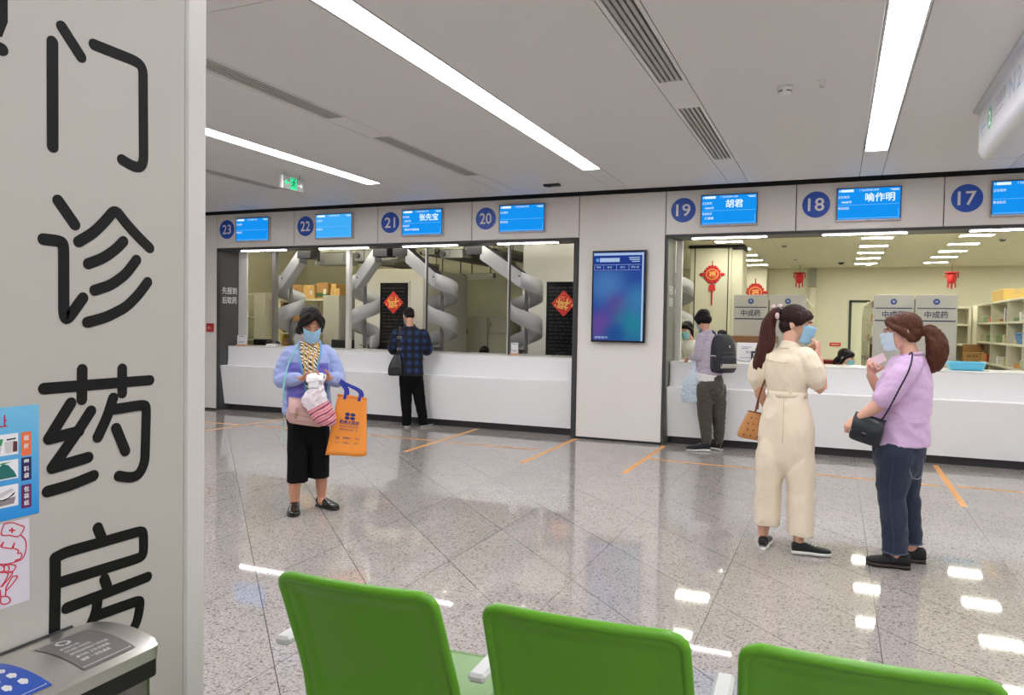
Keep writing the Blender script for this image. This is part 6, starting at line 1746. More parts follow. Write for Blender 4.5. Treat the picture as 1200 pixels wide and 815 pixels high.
strap('back_seam', [(-.02, -.125, 1.03), (-.018, -.142, .9), (-.02, -.148, .8), (-.022, -.128, .68)], .005, .003, m_seam, t, up=(0, -1, 0))
shoe(t, (-.128, -.045), (.10, 1), .235, m_canvas_k, m_sole_w, h=.085, w=.042, sole_h=.03)
shoe(t, (.055, -.06), (1, .10), .245, m_canvas_k, m_sole_w, h=.085, w=.042, sole_h=.03, lace=m_loop)
b_ = held('shoulder_bag', W3, 'small tan patterned shoulder bag hanging behind the woman in cream', 'bag', (-.225, .02, .735), radians(20))
m_tan = mat('tan_monogram_leather', (176, 118, 62), rough=.45, var=.05); m_tan2 = mat('dark_tan_print', (96, 56, 28), rough=.5)
mb = MB(); loft(mb, [(0, 0, 0, .085, .04), (0, 0, .015, .098, .048), (.0, 0, .08, .085, .045), (.0, 0, .16, .062, .03), (0, 0, .19, .05, .018)], ex=3); mb.xf(Matrix.Rotation(radians(10), 4, 'Y'))
fuse('bag_body', mb, m_tan, b_, voxel=.004, smooth=3)
mb = MB()
for k in range(14):
    u_, v_ = (k % 4) / 3 - .5, (k // 4) / 3
    x = u_ * .14 * (1 - .35 * v_) + .01 * ((k // 4) % 2); z = .025 + .12 * v_
    p = Matrix.Rotation(radians(10), 4, 'Y') @ Vector((x, -.0478 + .016 * v_ ** 2, z)); mb.ell(p, (.0055, .002, .0075), None, 8, 6)
mb.build('print', m_tan2, b_)
mb = MB(); mb.tube([Matrix.Rotation(radians(10), 4, 'Y') @ Vector((.055 * cos(a_), .025 * sin(a_), .186)) for a_ in [2 * pi * k / 16 for k in range(17)]], .004, n=6); mb.build('top_trim', m_tan2, b_)
strap('shoulder_strap', [(.025, -.0, .185), (.045, -.03, .32), (.085, -.075, .48), (.115, -.075, .575), (.125, -.02, .615), (.12, .06, .57), (.09, .10, .40), (.05, .03, .2)], .012, .004, mat('brown_strap', (120, 62, 34), rough=.5), b_, up=(0, -1, 0))

# ------------------------------------------------------------------ woman in the violet T-shirt, facing left
t = W4 = empty('person', (.36, 5.42, 0), radians(-3.7545), 'woman in lilac T-shirt and dark jeans with glasses, holding up a card', 'person')
hc = Vector((.022, .03, 1.488)); R = rot3(radians(-84), radians(2), 0)
YW = radians(66)
m_skin4 = SKIN('skin_light', (222, 172, 150))
mb = MB()
H = head_pieces(mb, hc, R, 1.0, neck=[(.065, .03, 1.38), (.085, .03, 1.30)], jaw=1.05)
loft(mb, [(.03, .02, .72, .12, .11), (.03, .02, .85, .12, .11), (.04, .02, 1.0, .14, .13), (.055, .02, 1.15, .155, .13), (.075, .03, 1.27, .15, .10), (.085, .03, 1.32, .07, .06)], YW)
LA = [(.050, -.125, 1.262), (-.085, -.175, 1.045), (-.190, -.165, .950)]
RA = [(.005, .17, 1.25), (-.045, .16, 1.04), (-.148, .08, 1.195)]
limb(mb, [LA[0], (-.015, -.16, 1.15), LA[1], (-.135, -.172, .995), LA[2]], [.046, .046, .044, .038, .027]); limb(mb, [RA[0], (-.03, .18, 1.13), RA[1], (-.10, .125, 1.11), RA[2]], [.046, .046, .044, .038, .028])
hand(mb, LA[2], (-.75, .05, -.65), (.25, .6, -.75), (-.4, .75, .4), fingers=[(.3, .3, .2), (.35, .35, .25), (.4, .4, .3), (.45, .4, .3)])
hand(mb, RA[2], (-.05, -.05, 1), (.75, -.65, .1), (.5, .6, .3), fingers=[(1.2, 1.15, .5), (1.25, 1.15, .6), (1.3, 1.15, .7), (1.3, 1.2, .7)], tcurl=.6)
limb(mb, [(.02, -.05, .74), (-.005, -.08, .42), (.03, -.085, .10), (.03, -.085, .05)], [.09, .07, .046, .036]); limb(mb, [(.06, .06, .74), (.075, .09, .42), (.115, .10, .12), (.115, .10, .06)], [.09, .07, .046, .036])
limb(mb, [(.03, -.085, .035), (-.06, -.10, .026)], [.026, .015]); limb(mb, [(.11, .10, .04), (.03, .09, .028)], [.026, .015])
fuse('body', mb, m_skin4, t, voxel=.0045, smooth=3)
face_details(t, H, R, m=mat('surgical_mask_pale', (196, 214, 230), rough=.7, bump=.1, bscale=120, var=.02))
m_gl = mat('silver_spectacle_frame', (190, 180, 176), rough=.25, metal=1)
g_ = MB()
for s_ in (-1, 1): g_.tube([H((s_ * .033 + .022 * cos(2 * pi * k / 20), -.103 + .010 * abs(cos(2 * pi * k / 20)), -.004 + .017 * sin(2 * pi * k / 20))) for k in range(21)], .0014, n=6)
g_.tube([H((-.011, -.104, .0)), H((0, -.107, .003)), H((.011, -.104, .0))], .0014, n=6)
for s_ in (-1, 1): g_.tube([H((s_ * .055, -.094, .003)), H((s_ * .073, -.05, .006)), H((s_ * .078, .015, .008))], .0016, n=6)
g_.build('glasses', m_gl, t)
m_hair_r = hair_mat('reddish_brown_hair', (84, 50, 38)); 
mb = MB(); E2 = lambda p, r: mb.ell(H(p), r, R)
E2((0, .026, .042), (.083, .098, .084)); E2((0, .06, -.005), (.074, .06, .07)); E2((0, -.04, .064), (.066, .056, .042))
for s_ in (-1, 1):
    limb(mb, [H((s_ * .045, -.078, .055)), H((s_ * .072, -.05, .025)), H((s_ * .078, -.005, .0)), H((s_ * .066, .05, -.05))], [.014, .018, .022, .02], n=10)
fuse('hair', mb, m_hair_r, t, voxel=.005, smooth=3, wr=folds(.004, 40, 40, 14, 15))
mb = MB()
a = H((0, .125, -.005))
limb(mb, [a + Vector((-.02, 0, 0)), a + Vector((.035, 0, .005)), a + Vector((.072, 0, -.05)), a + Vector((.080, 0, -.13)), a + Vector((.068, 0, -.21)), a + Vector((.045, 0, -.245))], [.030, .042, .056, .062, .045, .016], n=18)
limb(mb, [a + Vector((.03, .03, -.02)), a + Vector((.075, .035, -.12)), a + Vector((.055, .03, -.23))], [.02, .03, .010], n=10)
limb(mb, [a + Vector((.03, -.03, -.02)), a + Vector((.065, -.045, -.11)), a + Vector((.085, -.03, -.21))], [.02, .03, .010], n=10)
fuse('ponytail', mb, m_hair_r, t, voxel=.005, smooth=3, wr=folds(.008, 30, 30, 12, 9))
m_lav = cloth_mat('lavender_cotton', (208, 176, 214))
mb = MB()
loft(mb, [(.028, .012, .770, .166, .165), (.028, .012, .79, .170, .170), (.030, .015, .95, .160, .166), (.045, .02, 1.1, .160, .160), (.058, .022, 1.2, .166, .136), (.072, .028, 1.285, .128, .098), (.082, .03, 1.335, .076, .070)], YW)
limb(mb, [(.065, -.105, 1.265), (.01, -.155, 1.18), (-.045, -.172, 1.10), (-.062, -.174, 1.075)], [.078, .076, .072, .066])
limb(mb, [(.02, .155, 1.255), (-.01, .185, 1.17), (-.03, .185, 1.10), (-.035, .18, 1.065)], [.078, .078, .078, .072])
fuse('t_shirt', mb, m_lav, t, voxel=.006, smooth=3, wr=folds(.011, 7, 7, 12, 27))
mb = MB(); mb.tube([(.078 + .066 * cos(a_), .030 + .062 * sin(a_), 1.345 + .012 * cos(a_)) for a_ in [2 * pi * k / 24 for k in range(25)]], .010, n=8); mb.build('neckband', m_lav, t)
def denim():
    m = mat('dark_blue_denim', (32, 42, 64), rough=.85, bump=.15, bscale=260, var=.22, vscale=9, stretch=(1, 1, .5), sheen=.1); return m
m_den = denim()
mb = MB()
loft(mb, [(.03, .01, .50, .05, .05), (.03, .01, .58, .11, .10), (.03, .01, .66, .145, .140), (.03, .01, .74, .152, .148), (.03, .015, .84, .135, .135)], YW)
limb(mb, [(.015, -.06, .72), (-.005, -.075, .45), (.008, -.085, .38), (.024, -.088, .16), (.024, -.088, .0)], [.122, .084, .080, .073, .072], n=18)
limb(mb, [(.06, .075, .72), (.075, .085, .45), (.092, .09, .38), (.115, .095, .18), (.118, .095, .02)], [.12, .082, .076, .067, .066], n=18)
fuse('jeans', mb, m_den, t, voxel=.006, smooth=3, cut=lambda c: c.z < (.098 if c.y < 0 else .125), wr=folds(.0075, 8, 8, 9, 33))
m_st = cloth_mat('pale_denim_stitch', (120, 128, 150))
for c_, rr, zz in (((.024, -.088), .0725, .101), ((.118, .095), .0665, .128)):
    mb = MB(); mb.tube([(c_[0] + rr * cos(a_), c_[1] + rr * sin(a_), zz) for a_ in [2 * pi * k / 28 for k in range(29)]], .005, n=6); mb.build('frayed_hem', cloth_mat('denim_hem', (62, 74, 104)), t)
strap('pocket_stitch', [(.085, -.135, .70), (.10, -.128, .60), (.135, -.105, .575), (.165, -.07, .60), (.165, -.07, .70)], .004, .003, m_st, t, up=(0, -1, 0))
strap('side_seam', [(.0, -.190, .70), (-.012, -.166, .45), (.015, -.168, .2), (.02, -.168, .06)], .005, .003, cloth_mat('denim_seam', (46, 56, 84)), t, up=(0, -1, 0))
m_bsu = mat('black_suede', (24, 23, 25), rough=.75); 
shoe(t, (.115, -.085), (-1, -.06), .255, m_bsu, mat('dark_brown_welt', (44, 34, 30), rough=.5), h=.10, w=.048, sole_h=.03, lace=mat('black_lace', (16, 16, 18), rough=.7))
shoe(t, (.205, .10), (-1, -.06), .25, m_bsu, mat('dark_brown_welt', (44, 34, 30)), h=.10, w=.048, sole_h=.03)
b_ = held('crossbody_bag', W4, 'small black quilted cross-body bag under the hand of the woman in violet', 'bag', (-.172, -.155, .785), radians(-12))
m_q = mat('black_green_leather', (24, 30, 36), rough=.3, bump=.2, bscale=60)
mb = MB(); loft(mb, [(0, 0, 0, .075, .035), (0, 0, .015, .092, .048), (0, 0, .09, .094, .050), (0, 0, .15, .085, .036), (0, 0, .17, .075, .02)], ex=3.2); mb.xf(Matrix.Rotation(radians(14), 4, 'Y'))
fuse('bag_body', mb, m_q, b_, voxel=.004, smooth=3)
mb = MB(); mb.grid(lambda u, v: ((u - .5) * .185 * (1 - .1 * v), -.052 + .045 * (1 - v) ** 3 - .004 * v, .178 - .105 * v - .03 * sin(pi * u) * v), 14, 8, thick=.005, flip=True); mb.xf(Matrix.Rotation(radians(14), 4, 'Y')); o = mb.build('flap', m_q, b_)
mb = MB().box(-.015, -.066, .045, .015, -.056, .07, b=.004); mb.xf(Matrix.Rotation(radians(14), 4, 'Y')); mb.build('clasp', mat('dark_metal', (60, 60, 64), rough=.3, metal=1), b_)
ch = []
mb = MB()
pts = spline([(.09, -.0, .13), (.15, -.06, .22), (.215, -.085, .36), (.255, -.07, .46), (.262, -.01, .535), (.24, .08, .575), (.17, .20, .50), (.05, .23, .30), (-.06, .10, .17)], 14)
for k in range(len(pts) - 1):
    a_, b2 = Vector(pts[k]), Vector(pts[k + 1]); limb(mb, [a_, b2], [.0058 if k % 2 else .0042] * 2, n=6, sub=1)
mb.build('chain_strap', mat('dark_chain', (40, 38, 56), rough=.3, metal=.6), b_)
b_ = held('card', W4, 'pale pink card held up by the woman in violet', 'card', (-.118, .045, 1.29), radians(-10))
mb = MB().box(-.028, -.0012, -.02, .062, .0012, .035, b=.0005); mb.xf(Matrix.Rotation(radians(-28), 4, 'Y')); mb.build('card', mat('pale_pink_card', (232, 204, 214), rough=.5), b_)
# ------------------------------------------------------------------ green waiting chairs in the foreground
m_green = mat('green_moulded_plastic', (92, 158, 28), rough=.38, spec=.5, bump=.05, bscale=500, var=.03)
m_arm = mat('pale_grey_armrest', (196, 196, 196), rough=.35)
m_legm = mat('silver_leg', (170, 170, 172), rough=.3, metal=.7)
CH_PROF = [(.0, .845), (.035, .77), (.07, .69), (.103, .615), (.132, .54), (.150, .47), (.165, .43)]
def waiting_chair(x, y, rz, W, label, z=0.0):
    t = empty('waiting_chair', (x, y, z), rz, label, 'chair', 'green waiting chairs in the foreground row')
    prof = spline(CH_PROF[::-1], 8); NP = len(prof) - 1
    r = .032
    def P(u, v):
        q = v * NP; i = min(int(q), NP - 1); f = q - i
        yy = prof[i][0] * (1 - f) + prof[i + 1][0] * f; zz = prof[i][1] * (1 - f) + prof[i + 1][1] * f
        d = .845 - zz
        w = W * (1 + .05 * (d / .4))
        if d < r: w -= 2 * (r - sqrt(max(0, r * r - (r - d) ** 2)))
        s_ = (u - .5) * 2
        e = min((1 - abs(s_)) * w / 2, d * 1.05 + .004)            # distance to the outline
        k = min(1, max(0, (e - .028) / .03)); k = k * k * (3 - 2 * k)
        return (s_ * w / 2, yy + .012 * s_ * s_ + .0065 * k, zz)
    mb = MB()
    mb.grid(P, 44, 56, thick=.012, flip=False)
    outl = [P(0, k / 40) for k in range(41)] + [P(k / 24, 1) for k in range(1, 24)] + [P(1, 1 - k / 40) for k in range(41)]
    mb.tube([(a, b + .006, c) for a, b, c in outl], .0125, n=10)
    mb.build('backrest', m_green, t)
    mb = MB()
    def S(u, v):
        yy = .165 + .47 * v; s_ = (u - .5) * 2
        w = W * (1.05 - .02 * v)
        zz = .43 + .03 * v - .028 * sin(pi * min(1, v * 1.1)) * (1 - s_ * s_ * .4) - (.045 * ((v - .88) / .12) ** 2 if v > .88 else 0)
        return (s_ * w / 2, yy, zz)
    mb.grid(S, 24, 30, thick=.014)
    mb.tube([S(0, k / 30) for k in range(31)] + [S(k / 12, 1) for k in range(1, 12)] + [S(1, 1 - k / 30) for k in range(31)], .011, n=8)
    mb.build('seat', mat('green_glossy_seat', (98, 138, 66), rough=.35, spec=.6, coat=0, var=.03), t)
    MB().box(-.315, .12, .605, -.268, .37, .63, b=.008).build('armrest', m_arm, t)
    MB().box(-.302, .30, .36, -.281, .35, .606, b=.004).build('armrest_post', m_legm, t)
    MB().box(-.30, .28, .355, .27, .345, .40, b=.006).build('crossbeam', m_legm, t)
    for sx in (-.19, .19):
        mb = MB(); mb.tube([(sx, .31, .36), (sx, .31, .03)], .022, n=12); mb.build('leg', m_legm, t)
        MB().box(sx - .03, .06, .0, sx + .03, .56, .03, b=.01).build('foot', m_legm, t)
waiting_chair(-1.080, 1.545, radians(2.5), .435, 'green moulded waiting chair, leftmost of the foreground row')
waiting_chair(-.500, 1.570, radians(2.5), .452, 'green moulded waiting chair in the middle of the foreground row')
waiting_chair(.075, 1.600, radians(2.5), .458, 'green moulded waiting chair, rightmost of the foreground row')

# ------------------------------------------------------------------ steel sorting bin under the lettering
t = empty('waste_bin', (-1.33, .83, 0), 0, 'stainless steel sorting bin with grey and blue labels on its domed lid', 'bin')
m_ss = mat('brushed_stainless', (150, 148, 143), rough=.2, metal=1.0, bump=.04, bscale=30, stretch=(1, 30, 30), var=.03)
m_ssl = mat('satin_stainless_lid', (204, 200, 195), rough=.30, metal=.85, bump=.02, bscale=30, stretch=(30, 1, 30), var=.03)
m_gasket = mat('black_rubber_band', (18, 18, 18), rough=.35)
def bin_outline(x0, x1, y0, y1, r, n=8):
    pts = []
    for cx, cy, a0 in ((x1 - r, y0 + r, -pi / 2), (x1 - r, y1 - r, 0), (x0 + r, y1 - r, pi / 2), (x0 + r, y0 + r, pi)):
        pts += [(cx + r * cos(a0 + pi / 2 * k / n), cy + r * sin(a0 + pi / 2 * k / n)) for k in range(n + 1)]
    return pts
def bin_shell(z0, z1, g, m, name, r=.022):
    mb = MB(); o_ = bin_outline(-.11 + g, .118 - g, -.30 + g, .275 - g, r); n = len(o_)
    mb.add([(a, b_, z0) for a, b_ in o_] + [(a, b_, z1) for a, b_ in o_], [(i, (i + 1) % n, n + (i + 1) % n, n + i) for i in range(n)], 0, True)
    mb.add([(a, b_, z0) for a, b_ in o_], [tuple(range(n))[::-1]]); mb.add([(a, b_, z1) for a, b_ in o_], [tuple(range(n))])
    return mb.build(name, m, t)
bin_shell(.03, .80, .010, m_ss, 'body')
bin_shell(.0, .03, .02, m_gasket, 'plinth')
bin_shell(.795, .832, .002, m_gasket, 'rubber_band')
bin_shell(.83, .853, .0, m_ssl, 'lid_rim')
def lidz(x): return .853 + .020 * (1 - ((x - .004) / .114) ** 2)
mb = MB()
def LID(u, v):
    y = -.30 + .575 * v; x = -.11 + .228 * u
    e = .022
    for (c_, s_) in ((y - (.275 - e), 1), ((-.30 + e) - y, 1)):
        if c_ > 0:
            k = sqrt(max(0, e * e - c_ * c_)); x0, x1 = -.11 + e - k, .118 - e + k
            x = x0 + (x1 - x0) * u
    ed = min(1, (.275 - abs(y + .0125) + .0125) / .04) if False else 1
    return (x, y, lidz(x))
mb.grid(LID, 24, 60); lid = mb.build('lid', m_ssl, t)
def lid_label(y0, y1, x0, x1, m, name):
    mb = MB(); mb.grid(lambda u, v: (x0 + (x1 - x0) * u, y0 + (y1 - y0) * v, lidz(x0 + (x1 - x0) * u) + .0012), 14, 4); return mb.build(name, m, lid)
def lid_print(mb0, h=.0020): mb0.v = [(v[0], v[1], lidz(v[0]) + h) for v in mb0.v]; return mb0
m_lw = mat('label_white', (214, 214, 214), rough=.5)
lid_label(.118, .228, -.040, .098, mat('grey_label', (112, 106, 104), rough=.4), 'grey_label')
mb = MB()
def lbar(x, y, w, h): mb.add([(x, y, 0), (x + w, y, 0), (x + w, y + h, 0), (x, y + h, 0)], [(0, 1, 2, 3)])
for a, b_, c_, d_ in ((-.034, .123, .126, .0012), (-.034, .2215, .126, .0012), (-.034, .123, .0012, .0995), (.091, .123, .0012, .0995)): lbar(a, b_, c_, d_)
tx = MB()
rnd2 = random.Random(3)
for k in range(5): put_text(tx, ('其他垃圾', 'OTHER WASTE', '包括除可回收物外的', '餐巾纸 卫生间用纸', '烟蒂 一次性餐具')[k], .128 + .004 * k, 0, .072 if k else .05, .009, bold=.01); tx.v = tx.v[:]; n0 = len(tx.v)
# rows of print across the label, read from the room side
tx = MB()
rows = ('其他垃圾', 'OTHER WASTE', '除可回收物以外的垃圾', '餐巾纸 卫生间用纸', '烟蒂 一次性餐具')
for k, s_ in enumerate(rows):
    o0 = len(tx.v); put_text(tx, s_, 0, 0, (.040, .052, .078, .07, .06)[k], .0085, bold=.01)
    for q in range(o0, len(tx.v)):
        a, _, c_ = tx.v[q]; tx.v[q] = (.018 + .0145 * k - c_, .133 + a, 0)
lid_print(mb).build('label_frame', m_lw, lid); lid_print(tx).build('lettering', m_lw, lid)
mb = MB()
for k in range(3):        # three chasing arrows
    a = 2 * pi * k / 3
    pts = [(-.012 + .011 * cos(a + q), .158 + .011 * sin(a + q)) for q in (0, .5, 1.0, 1.5)]
    ribbon(mb, pts, .0028, lambda p, q, hh: (p, q, hh), .0002)
lid_print(mb).build('recycling_symbol', m_lw, lid)
lid_label(-.06, .058, -.040, .098, mat('blue_label', (36, 78, 168), rough=.4), 'blue_label')
mb = MB()
for a, b_, c_, d_ in ((-.034, -.055, .126, .0012), (-.034, .051, .126, .0012), (.091, -.055, .0012, .107)): lbar(a, b_, c_, d_)
for gx, gy in ((.0, .032), (.0, .004), (.03, .032), (.03, .004), (.06, .032), (.06, .004), (.03, -.026), (.06, -.026)):
    pts = [(gx + .009 * cos(2 * pi * k / 14) * (1 + .25 * (k % 3 == 0)), gy + .007 * sin(2 * pi * k / 14) * (1 + .25 * (k % 4 == 0))) for k in range(14)]
    mb.add([(a, b_, 0) for a, b_ in pts], [tuple(range(14))])
lid_print(mb).build('icon', m_lw, lid)
tx = MB(); put_text(tx, '可回收物', 0, 0, .05, .014, bold=.01); tx.v = [(-.016 - v[2], -.052 + v[0], 0) for v in tx.v]; lid_print(tx).build('lettering', m_lw, lid)
MB().box(-.1155, -.30, .845, -.1095, .255, .8575, b=.002).build('hinge_strip', m_gasket, t)
MB().box(.118, .02, .806, .1215, .09, .822).build('maker_plate', mat('steel', (170, 170, 170)), t)

# ------------------------------------------------------------------ poster and drawing on the partition
def on_wall(mb0, h): mb0.v = [(PX + h, v[0], v[2]) for v in mb0.v]; return mb0
def wquad(mb, y0, z0, y1, z1): mb.add([(y0, 0, z0), (y1, 0, z0), (y1, 0, z1), (y0, 0, z1)], [(0, 1, 2, 3)]); return mb
def poster_blue():
    m = mat('poster_blue', (66, 158, 214), rough=.35, var=0)
    nt = m.node_tree; b = nt.nodes['Principled BSDF']
    g_ = nt.nodes.new('ShaderNodeSeparateXYZ'); tc = nt.nodes.new('ShaderNodeTexCoord'); nt.links.new(tc.outputs['Generated'], g_.inputs[0])
    r = nt.nodes.new('ShaderNodeValToRGB'); nt.links.new(g_.outputs[2], r.inputs[0])
    r.color_ramp.elements[0].color = rgb(34, 138, 214); r.color_ramp.elements[1].color = rgb(112, 184, 220)
    nt.links.new(r.outputs[0], b.inputs['Base Color']); return m
t = empty('poster', (0, 0, 0), 0, 'blue waste sorting poster on the partition, cut by the left edge of the picture', 'poster')
MB().box(PX, .78, 1.107, PX + .0015, 1.017, 1.324).build('sheet', poster_blue(), t)
m_white_p = mat('poster_white', (226, 226, 230), rough=.5)
mb = MB()
for z0, z1 in ((1.2317, 1.2724), (1.1852, 1.222), (1.132, 1.174)): wquad(mb, .905, z0, .9748, z1)
on_wall(mb, .0020).build('picture_field', m_white_p, t)
for (z0, z1), c_, nm in (((1.226, 1.2724), (226, 110, 62), 'orange_tag'), ((1.1775, 1.2225), (30, 24, 78), 'navy_tag'), ((1.123, 1.169), (96, 26, 84), 'maroon_tag')):
    on_wall(wquad(MB(), .9808, z0, 1.0010, z1), .0020).build(nm, mat(nm, c_, rough=.45), t)
mb = MB()
for s_, zt in (('纸杯', 1.2635), ('塑料袋', 1.2165), ('包装纸', 1.1630)):
    st = .0135 if len(s_) == 3 else .0165
    for k, ch_ in enumerate(s_): put_text(mb, ch_, .9855, zt - .008 - st * k, .0105, .0105, bold=.02)
on_wall(mb, .0026).build('lettering', m_white_p, t)
mb = MB()
for pts in ([(.949, 1.309), (.949, 1.289)], [(.949, 1.3005), (.9525, 1.2985)], [(.935, 1.288), (.953, 1.288)], [(.925, 1.305), (.94, 1.305)]): ribbon(mb, pts, .0011, lambda a, b_, hh: (PX + .002 + hh, a, b_), .0004)
mb.build('heading_stroke', mat('poster_red', (196, 34, 60), rough=.5), t)
def pshape(pts, m, name, h=.0026):
    mb = MB(); mb.add([(PX + h, a, b_) for a, b_ in pts], [tuple(range(len(pts)))]); mb.build(name, m, t)
m_cup = mat('cup_grey', (196, 192, 194), rough=.5); m_pg = mat('cup_green', (40, 140, 84), rough=.5); m_pk = mat('picture_black', (30, 26, 28), rough=.5)
pshape([(.912, 1.235), (.940, 1.235), (.943, 1.252), (.910, 1.252)], m_cup, 'cup'); pshape([(.910, 1.252), (.943, 1.252), (.946, 1.264), (.907, 1.264)], m_pg, 'cup_band')
pshape([(.950, 1.236), (.962, 1.236), (.964, 1.258), (.948, 1.258)], m_cup, 'cup'); pshape([(.964, 1.237), (.973, 1.237), (.973, 1.256), (.965, 1.258)], mat('picture_brown', (84, 40, 40), rough=.5), 'dark_cup'); pshape([(.952, 1.260), (.970, 1.261), (.970, 1.264), (.952, 1.263)], m_pk, 'cup_rim')
pshape([(.912, 1.187), (.972, 1.188), (.966, 1.200), (.955, 1.213), (.945, 1.216), (.930, 1.206)], mat('picture_teal', (28, 104, 100), rough=.5), 'green_bag'); pshape([(.930, 1.217), (.945, 1.215), (.962, 1.218), (.945, 1.2185)], m_pg, 'bag_tie')
pshape([(.93, 1.136), (.966, 1.137), (.969, 1.150), (.944, 1.148), (.93, 1.152)], mat('picture_grey', (140, 128, 134), rough=.5), 'carton_side'); pshape([(.938, 1.147), (.955, 1.150), (.968, 1.160), (.966, 1.154), (.948, 1.145)], m_pk, 'carton_opening'); pshape([(.925, 1.148), (.936, 1.160), (.962, 1.168), (.966, 1.162), (.944, 1.153)], m_cup, 'carton_flap')

t = empty('wall_drawing', (0, 0, 0), 0, 'white sheet with a red line drawing of a nurse below the blue poster', 'drawing')
MB().box(PX, .83, .9385, PX + .001, .997, 1.1015).build('sheet', mat('drawing_paper', (206, 200, 212), rough=.6), t)
NURSE = [
 [(0.9473, 1.1007), (0.9561, 1.1010), (0.9660, 1.0989), (0.9766, 1.0924), (0.9869, 1.0846), (0.9752, 1.0701), (0.9581, 1.0768), (0.9425, 1.0818), (0.9473, 1.1007)],
 [(0.9581, 1.0863), (0.9673, 1.0840)],
 [(0.9628, 1.0891), (0.9628, 1.0812)],
 [(0.9793, 1.0725), (0.9887, 1.0600), (0.9905, 1.0460), (0.9872, 1.0308), (0.9804, 1.0233), (0.9684, 1.0221)],
 [(0.9297, 1.0596), (0.9399, 1.0595), (0.9463, 1.0669), (0.9429, 1.0574), (0.9619, 1.0497), (0.9672, 1.0594), (0.9645, 1.0503), (0.9751, 1.0434), (0.9738, 1.0366)],
 [(0.9738, 1.0366), (0.9791, 1.0370), (0.9818, 1.0309), (0.9777, 1.0254), (0.9697, 1.0250), (0.9684, 1.0221), (0.9552, 1.0225), (0.9397, 1.0256), (0.9296, 1.0311)],
 [(0.9372, 1.0250), (0.9448, 1.0215), (0.9474, 1.0129), (0.9422, 1.0105), (0.9371, 1.0120)],
 [(0.9487, 1.0217), (0.9552, 1.0185), (0.9565, 1.0102), (0.9499, 1.0082), (0.9474, 1.0129), (0.9487, 1.0217)],
 [(0.9565, 1.0208), (0.9670, 1.0164), (0.9697, 1.0117), (0.9643, 1.0053), (0.9564, 1.0063)],
 [(0.9396, 1.0100), (0.9551, 1.0027), (0.9421, 0.9830), (0.9344, 0.9849)],
 [(0.9551, 1.0048), (0.9635, 1.0015), (0.9434, 0.9821)],
 [(0.9630, 0.9951), (0.9728, 0.9915), (0.9537, 0.9728), (0.9511, 0.9776), (0.9630, 0.9951)],
 [(0.9511, 0.9749), (0.9497, 0.9617)],
 [(0.9395, 0.9760), (0.9407, 0.9638)],
 [(0.9407, 0.9625), (0.9510, 0.9605), (0.9575, 0.9544), (0.9580, 0.9476), (0.9497, 0.9459), (0.9407, 0.9507), (0.9407, 0.9625)],
]
mb = MB()
for i, l in enumerate(NURSE): ribbon(mb, spline(l, 4) if len(l) > 2 and i != 4 else l, .0011 if i not in (1, 2) else .0016, lambda a, b_, hh, e=i * .00003: (PX + .0011 + (hh + e) * (hh > 0), a, b_), .0003)
mb.build('line_drawing', mat('drawing_red', (196, 30, 60), rough=.5), t)

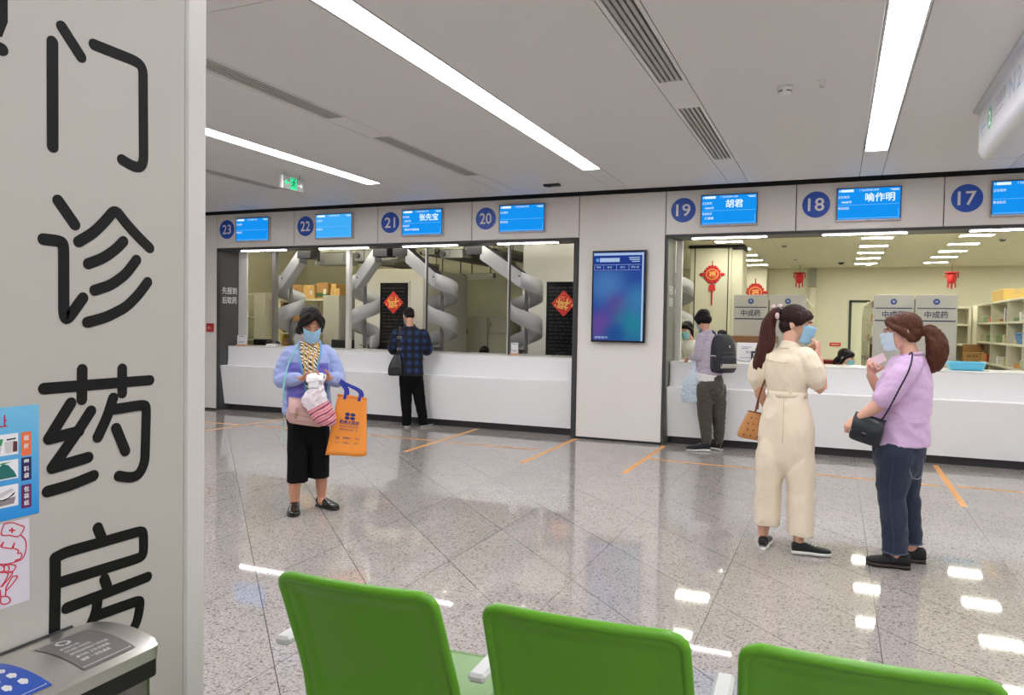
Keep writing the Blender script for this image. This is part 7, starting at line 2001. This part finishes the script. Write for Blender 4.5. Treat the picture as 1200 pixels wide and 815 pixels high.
# ------------------------------------------------------------------ staff behind the counters
m_coat = cloth_mat('white_coat', (218, 216, 206))
def staff(x, y, zh, yaw, label, lean=(0, 0), seated=True, mask=True, arms=True, coat=None, tail=True):
    """yaw: way the face looks, 0 = toward the hall"""
    t = empty('person', (x, y, 0), 0, label, 'person')
    hc = Vector((lean[0], lean[1], zh)); R = rot3(yaw, radians(14), 0)
    zs = zh - .19                       # shoulders
    ty = rot3(yaw * .6)
    mb = MB()
    H = head_pieces(mb, hc, R, .97, neck=[(lean[0] * .8, lean[1] * .8 + .01, zh - .11), (lean[0] * .5, lean[1] * .5 + .01, zs - .02)])
    loft(mb, [(0, 0, zs - .50, .13, .10), (0, 0, zs - .3, .12, .09), (lean[0] * .3, lean[1] * .3, zs - .1, .14, .10), (lean[0] * .5, lean[1] * .5, zs - .01, .12, .07)], yaw * .6)
    sh = [Vector((lean[0] * .45, lean[1] * .45, zs - .04)) + ty @ Vector((s_ * .155, 0, 0)) for s_ in (-1, 1)]
    el = [p + ty @ Vector((s_ * .05, -.05, -.24)) for p, s_ in zip(sh, (-1, 1))]
    wr_ = [p + ty @ Vector((-s_ * .10, -.20, -.02)) for p, s_ in zip(el, (-1, 1))]
    for a, b_, c_, s_ in zip(sh, el, wr_, (-1, 1)):
        limb(mb, [a, b_, c_], [.045, .036, .024]); hand(mb, c_, ty @ Vector((-s_ * .3, -1, -.1)), (0, 0, -1), ty @ Vector((-s_, 0, 0)))
    hipz = .46 if seated else zs - .50
    if seated:
        for s_ in (-1, 1): limb(mb, [(s_ * .08, .02, hipz + .06), (s_ * .1, -.38, hipz + .05), (s_ * .1, -.36, .06)], [.08, .055, .035])
        limb(mb, [(0, .0, zs - .45), (0, .02, hipz + .06)], [.12, .13])
    else:
        for s_ in (-1, 1): limb(mb, [(s_ * .08, .0, hipz + .02), (s_ * .085, 0, .45), (s_ * .09, 0, .06)], [.085, .058, .036])
    for s_ in (-1, 1): limb(mb, [(s_ * .095, -.36 if seated else .04, .035), (s_ * .1, -.50 if seated else -.13, .03)], [.034, .026])
    fuse('body', mb, m_skin4, t, voxel=.007, smooth=2)
    face_details(t, H, R, .97, mask=mask, m=mat('surgical_mask_teal', (130, 190, 196), rough=.7))
    mb = MB(); E2 = lambda p, r: mb.ell(H(p), r, R)
    E2((0, .024, .042), (.082, .096, .084)); E2((0, .05, -.02), (.078, .065, .075)); E2((0, -.045, .06), (.066, .053, .044))
    for s_ in (-1, 1): limb(mb, [H((s_ * .06, -.06, .05)), H((s_ * .08, -.01, .0)), H((s_ * .076, .02, -.08))], [.016, .022, .018], n=10)
    if tail: limb(mb, [H((0, .10, -.03)), H((0, .125, -.10)), H((0, .11, -.19))], [.03, .034, .016], n=12)
    fuse('hair', mb, m_hair_k, t, voxel=.007, smooth=2)
    mb = MB()
    loft(mb, [(0, 0, zs - (.52 if seated else .75), .165, .125), (0, 0, zs - .30, .155, .118), (lean[0] * .3, lean[1] * .3, zs - .10, .172, .122), (lean[0] * .5, lean[1] * .5, zs - .0, .135, .088), (lean[0] * .6, lean[1] * .6, zs + .04, .068, .062)], yaw * .6)
    for a, b_, c_ in zip(sh, el, wr_): limb(mb, [a, b_, b_ + (c_ - b_) * .8], [.068, .06, .046])
    fuse('coat', mb, coat or m_coat, t, voxel=.008, smooth=3, wr=folds(.006, 10, 10, 12, x))
    mb = MB()
    if seated:
        for s_ in (-1, 1): limb(mb, [(s_ * .08, .02, hipz + .06), (s_ * .1, -.38, hipz + .05), (s_ * .1, -.36, .10)], [.098, .07, .06])
        limb(mb, [(0, .0, zs - .50), (0, .02, hipz + .07)], [.13, .14])
    else:
        for s_ in (-1, 1): limb(mb, [(s_ * .08, .0, hipz + .02), (s_ * .085, 0, .45), (s_ * .09, 0, .10)], [.10, .075, .06])
    fuse('trousers', mb, m_trblk, t, voxel=.009, smooth=2)
    for s_ in (-1, 1): shoe(t, (s_ * .095, -.30 if seated else .08), (0, -1), .25, m_soleb, m_soleb)
    if seated:
        q = empty('office_chair', (x, y + .05, 0), 0, 'dark office chair, seat of the ' + label.split(' with ')[0] + ' ' + ('at left' if x < -2 else 'between the two women'), 'chair')
        MB().box(-.22, -.22, .33, .22, .20, .375, b=.02).build('seat', m_kick, q)
        MB().box(-.2, .22, .5, .2, .255, .82, b=.02).build('backrest', m_kick, q)
        MB().box(-.03, .19, .345, .03, .25, .6, b=.006).build('back_post', m_black_m, q)
        MB().cyl((0, 0, .08), .03, .26, n=14).build('column', m_black_m, q)
        mb = MB()
        for k in range(5): mb.tube([(0, 0, .09), (.24 * cos(2 * pi * k / 5), .24 * sin(2 * pi * k / 5), .05)], .018, n=8)
        mb.build('base_star', m_black_m, q)
        mb = MB()
        for k in range(5): mb.ell((.24 * cos(2 * pi * k / 5), .24 * sin(2 * pi * k / 5), .025), (.024, .024, .024), None, 10, 8)
        mb.build('castor', m_black_m, q)
    return t
staff(-5.30, 11.3, .995, radians(20), 'clerk with black hair bent low behind the left counter, only the hair showing', tail=False)
staff(-1.80, 10.98, 1.45, radians(-18), 'masked clerk in white coat standing behind the post at window 19', lean=(-.16, -.02), seated=False)
staff(.13, 10.98, 1.115, radians(72), 'clerk with black ponytail and mask sitting behind the counter between the two women')
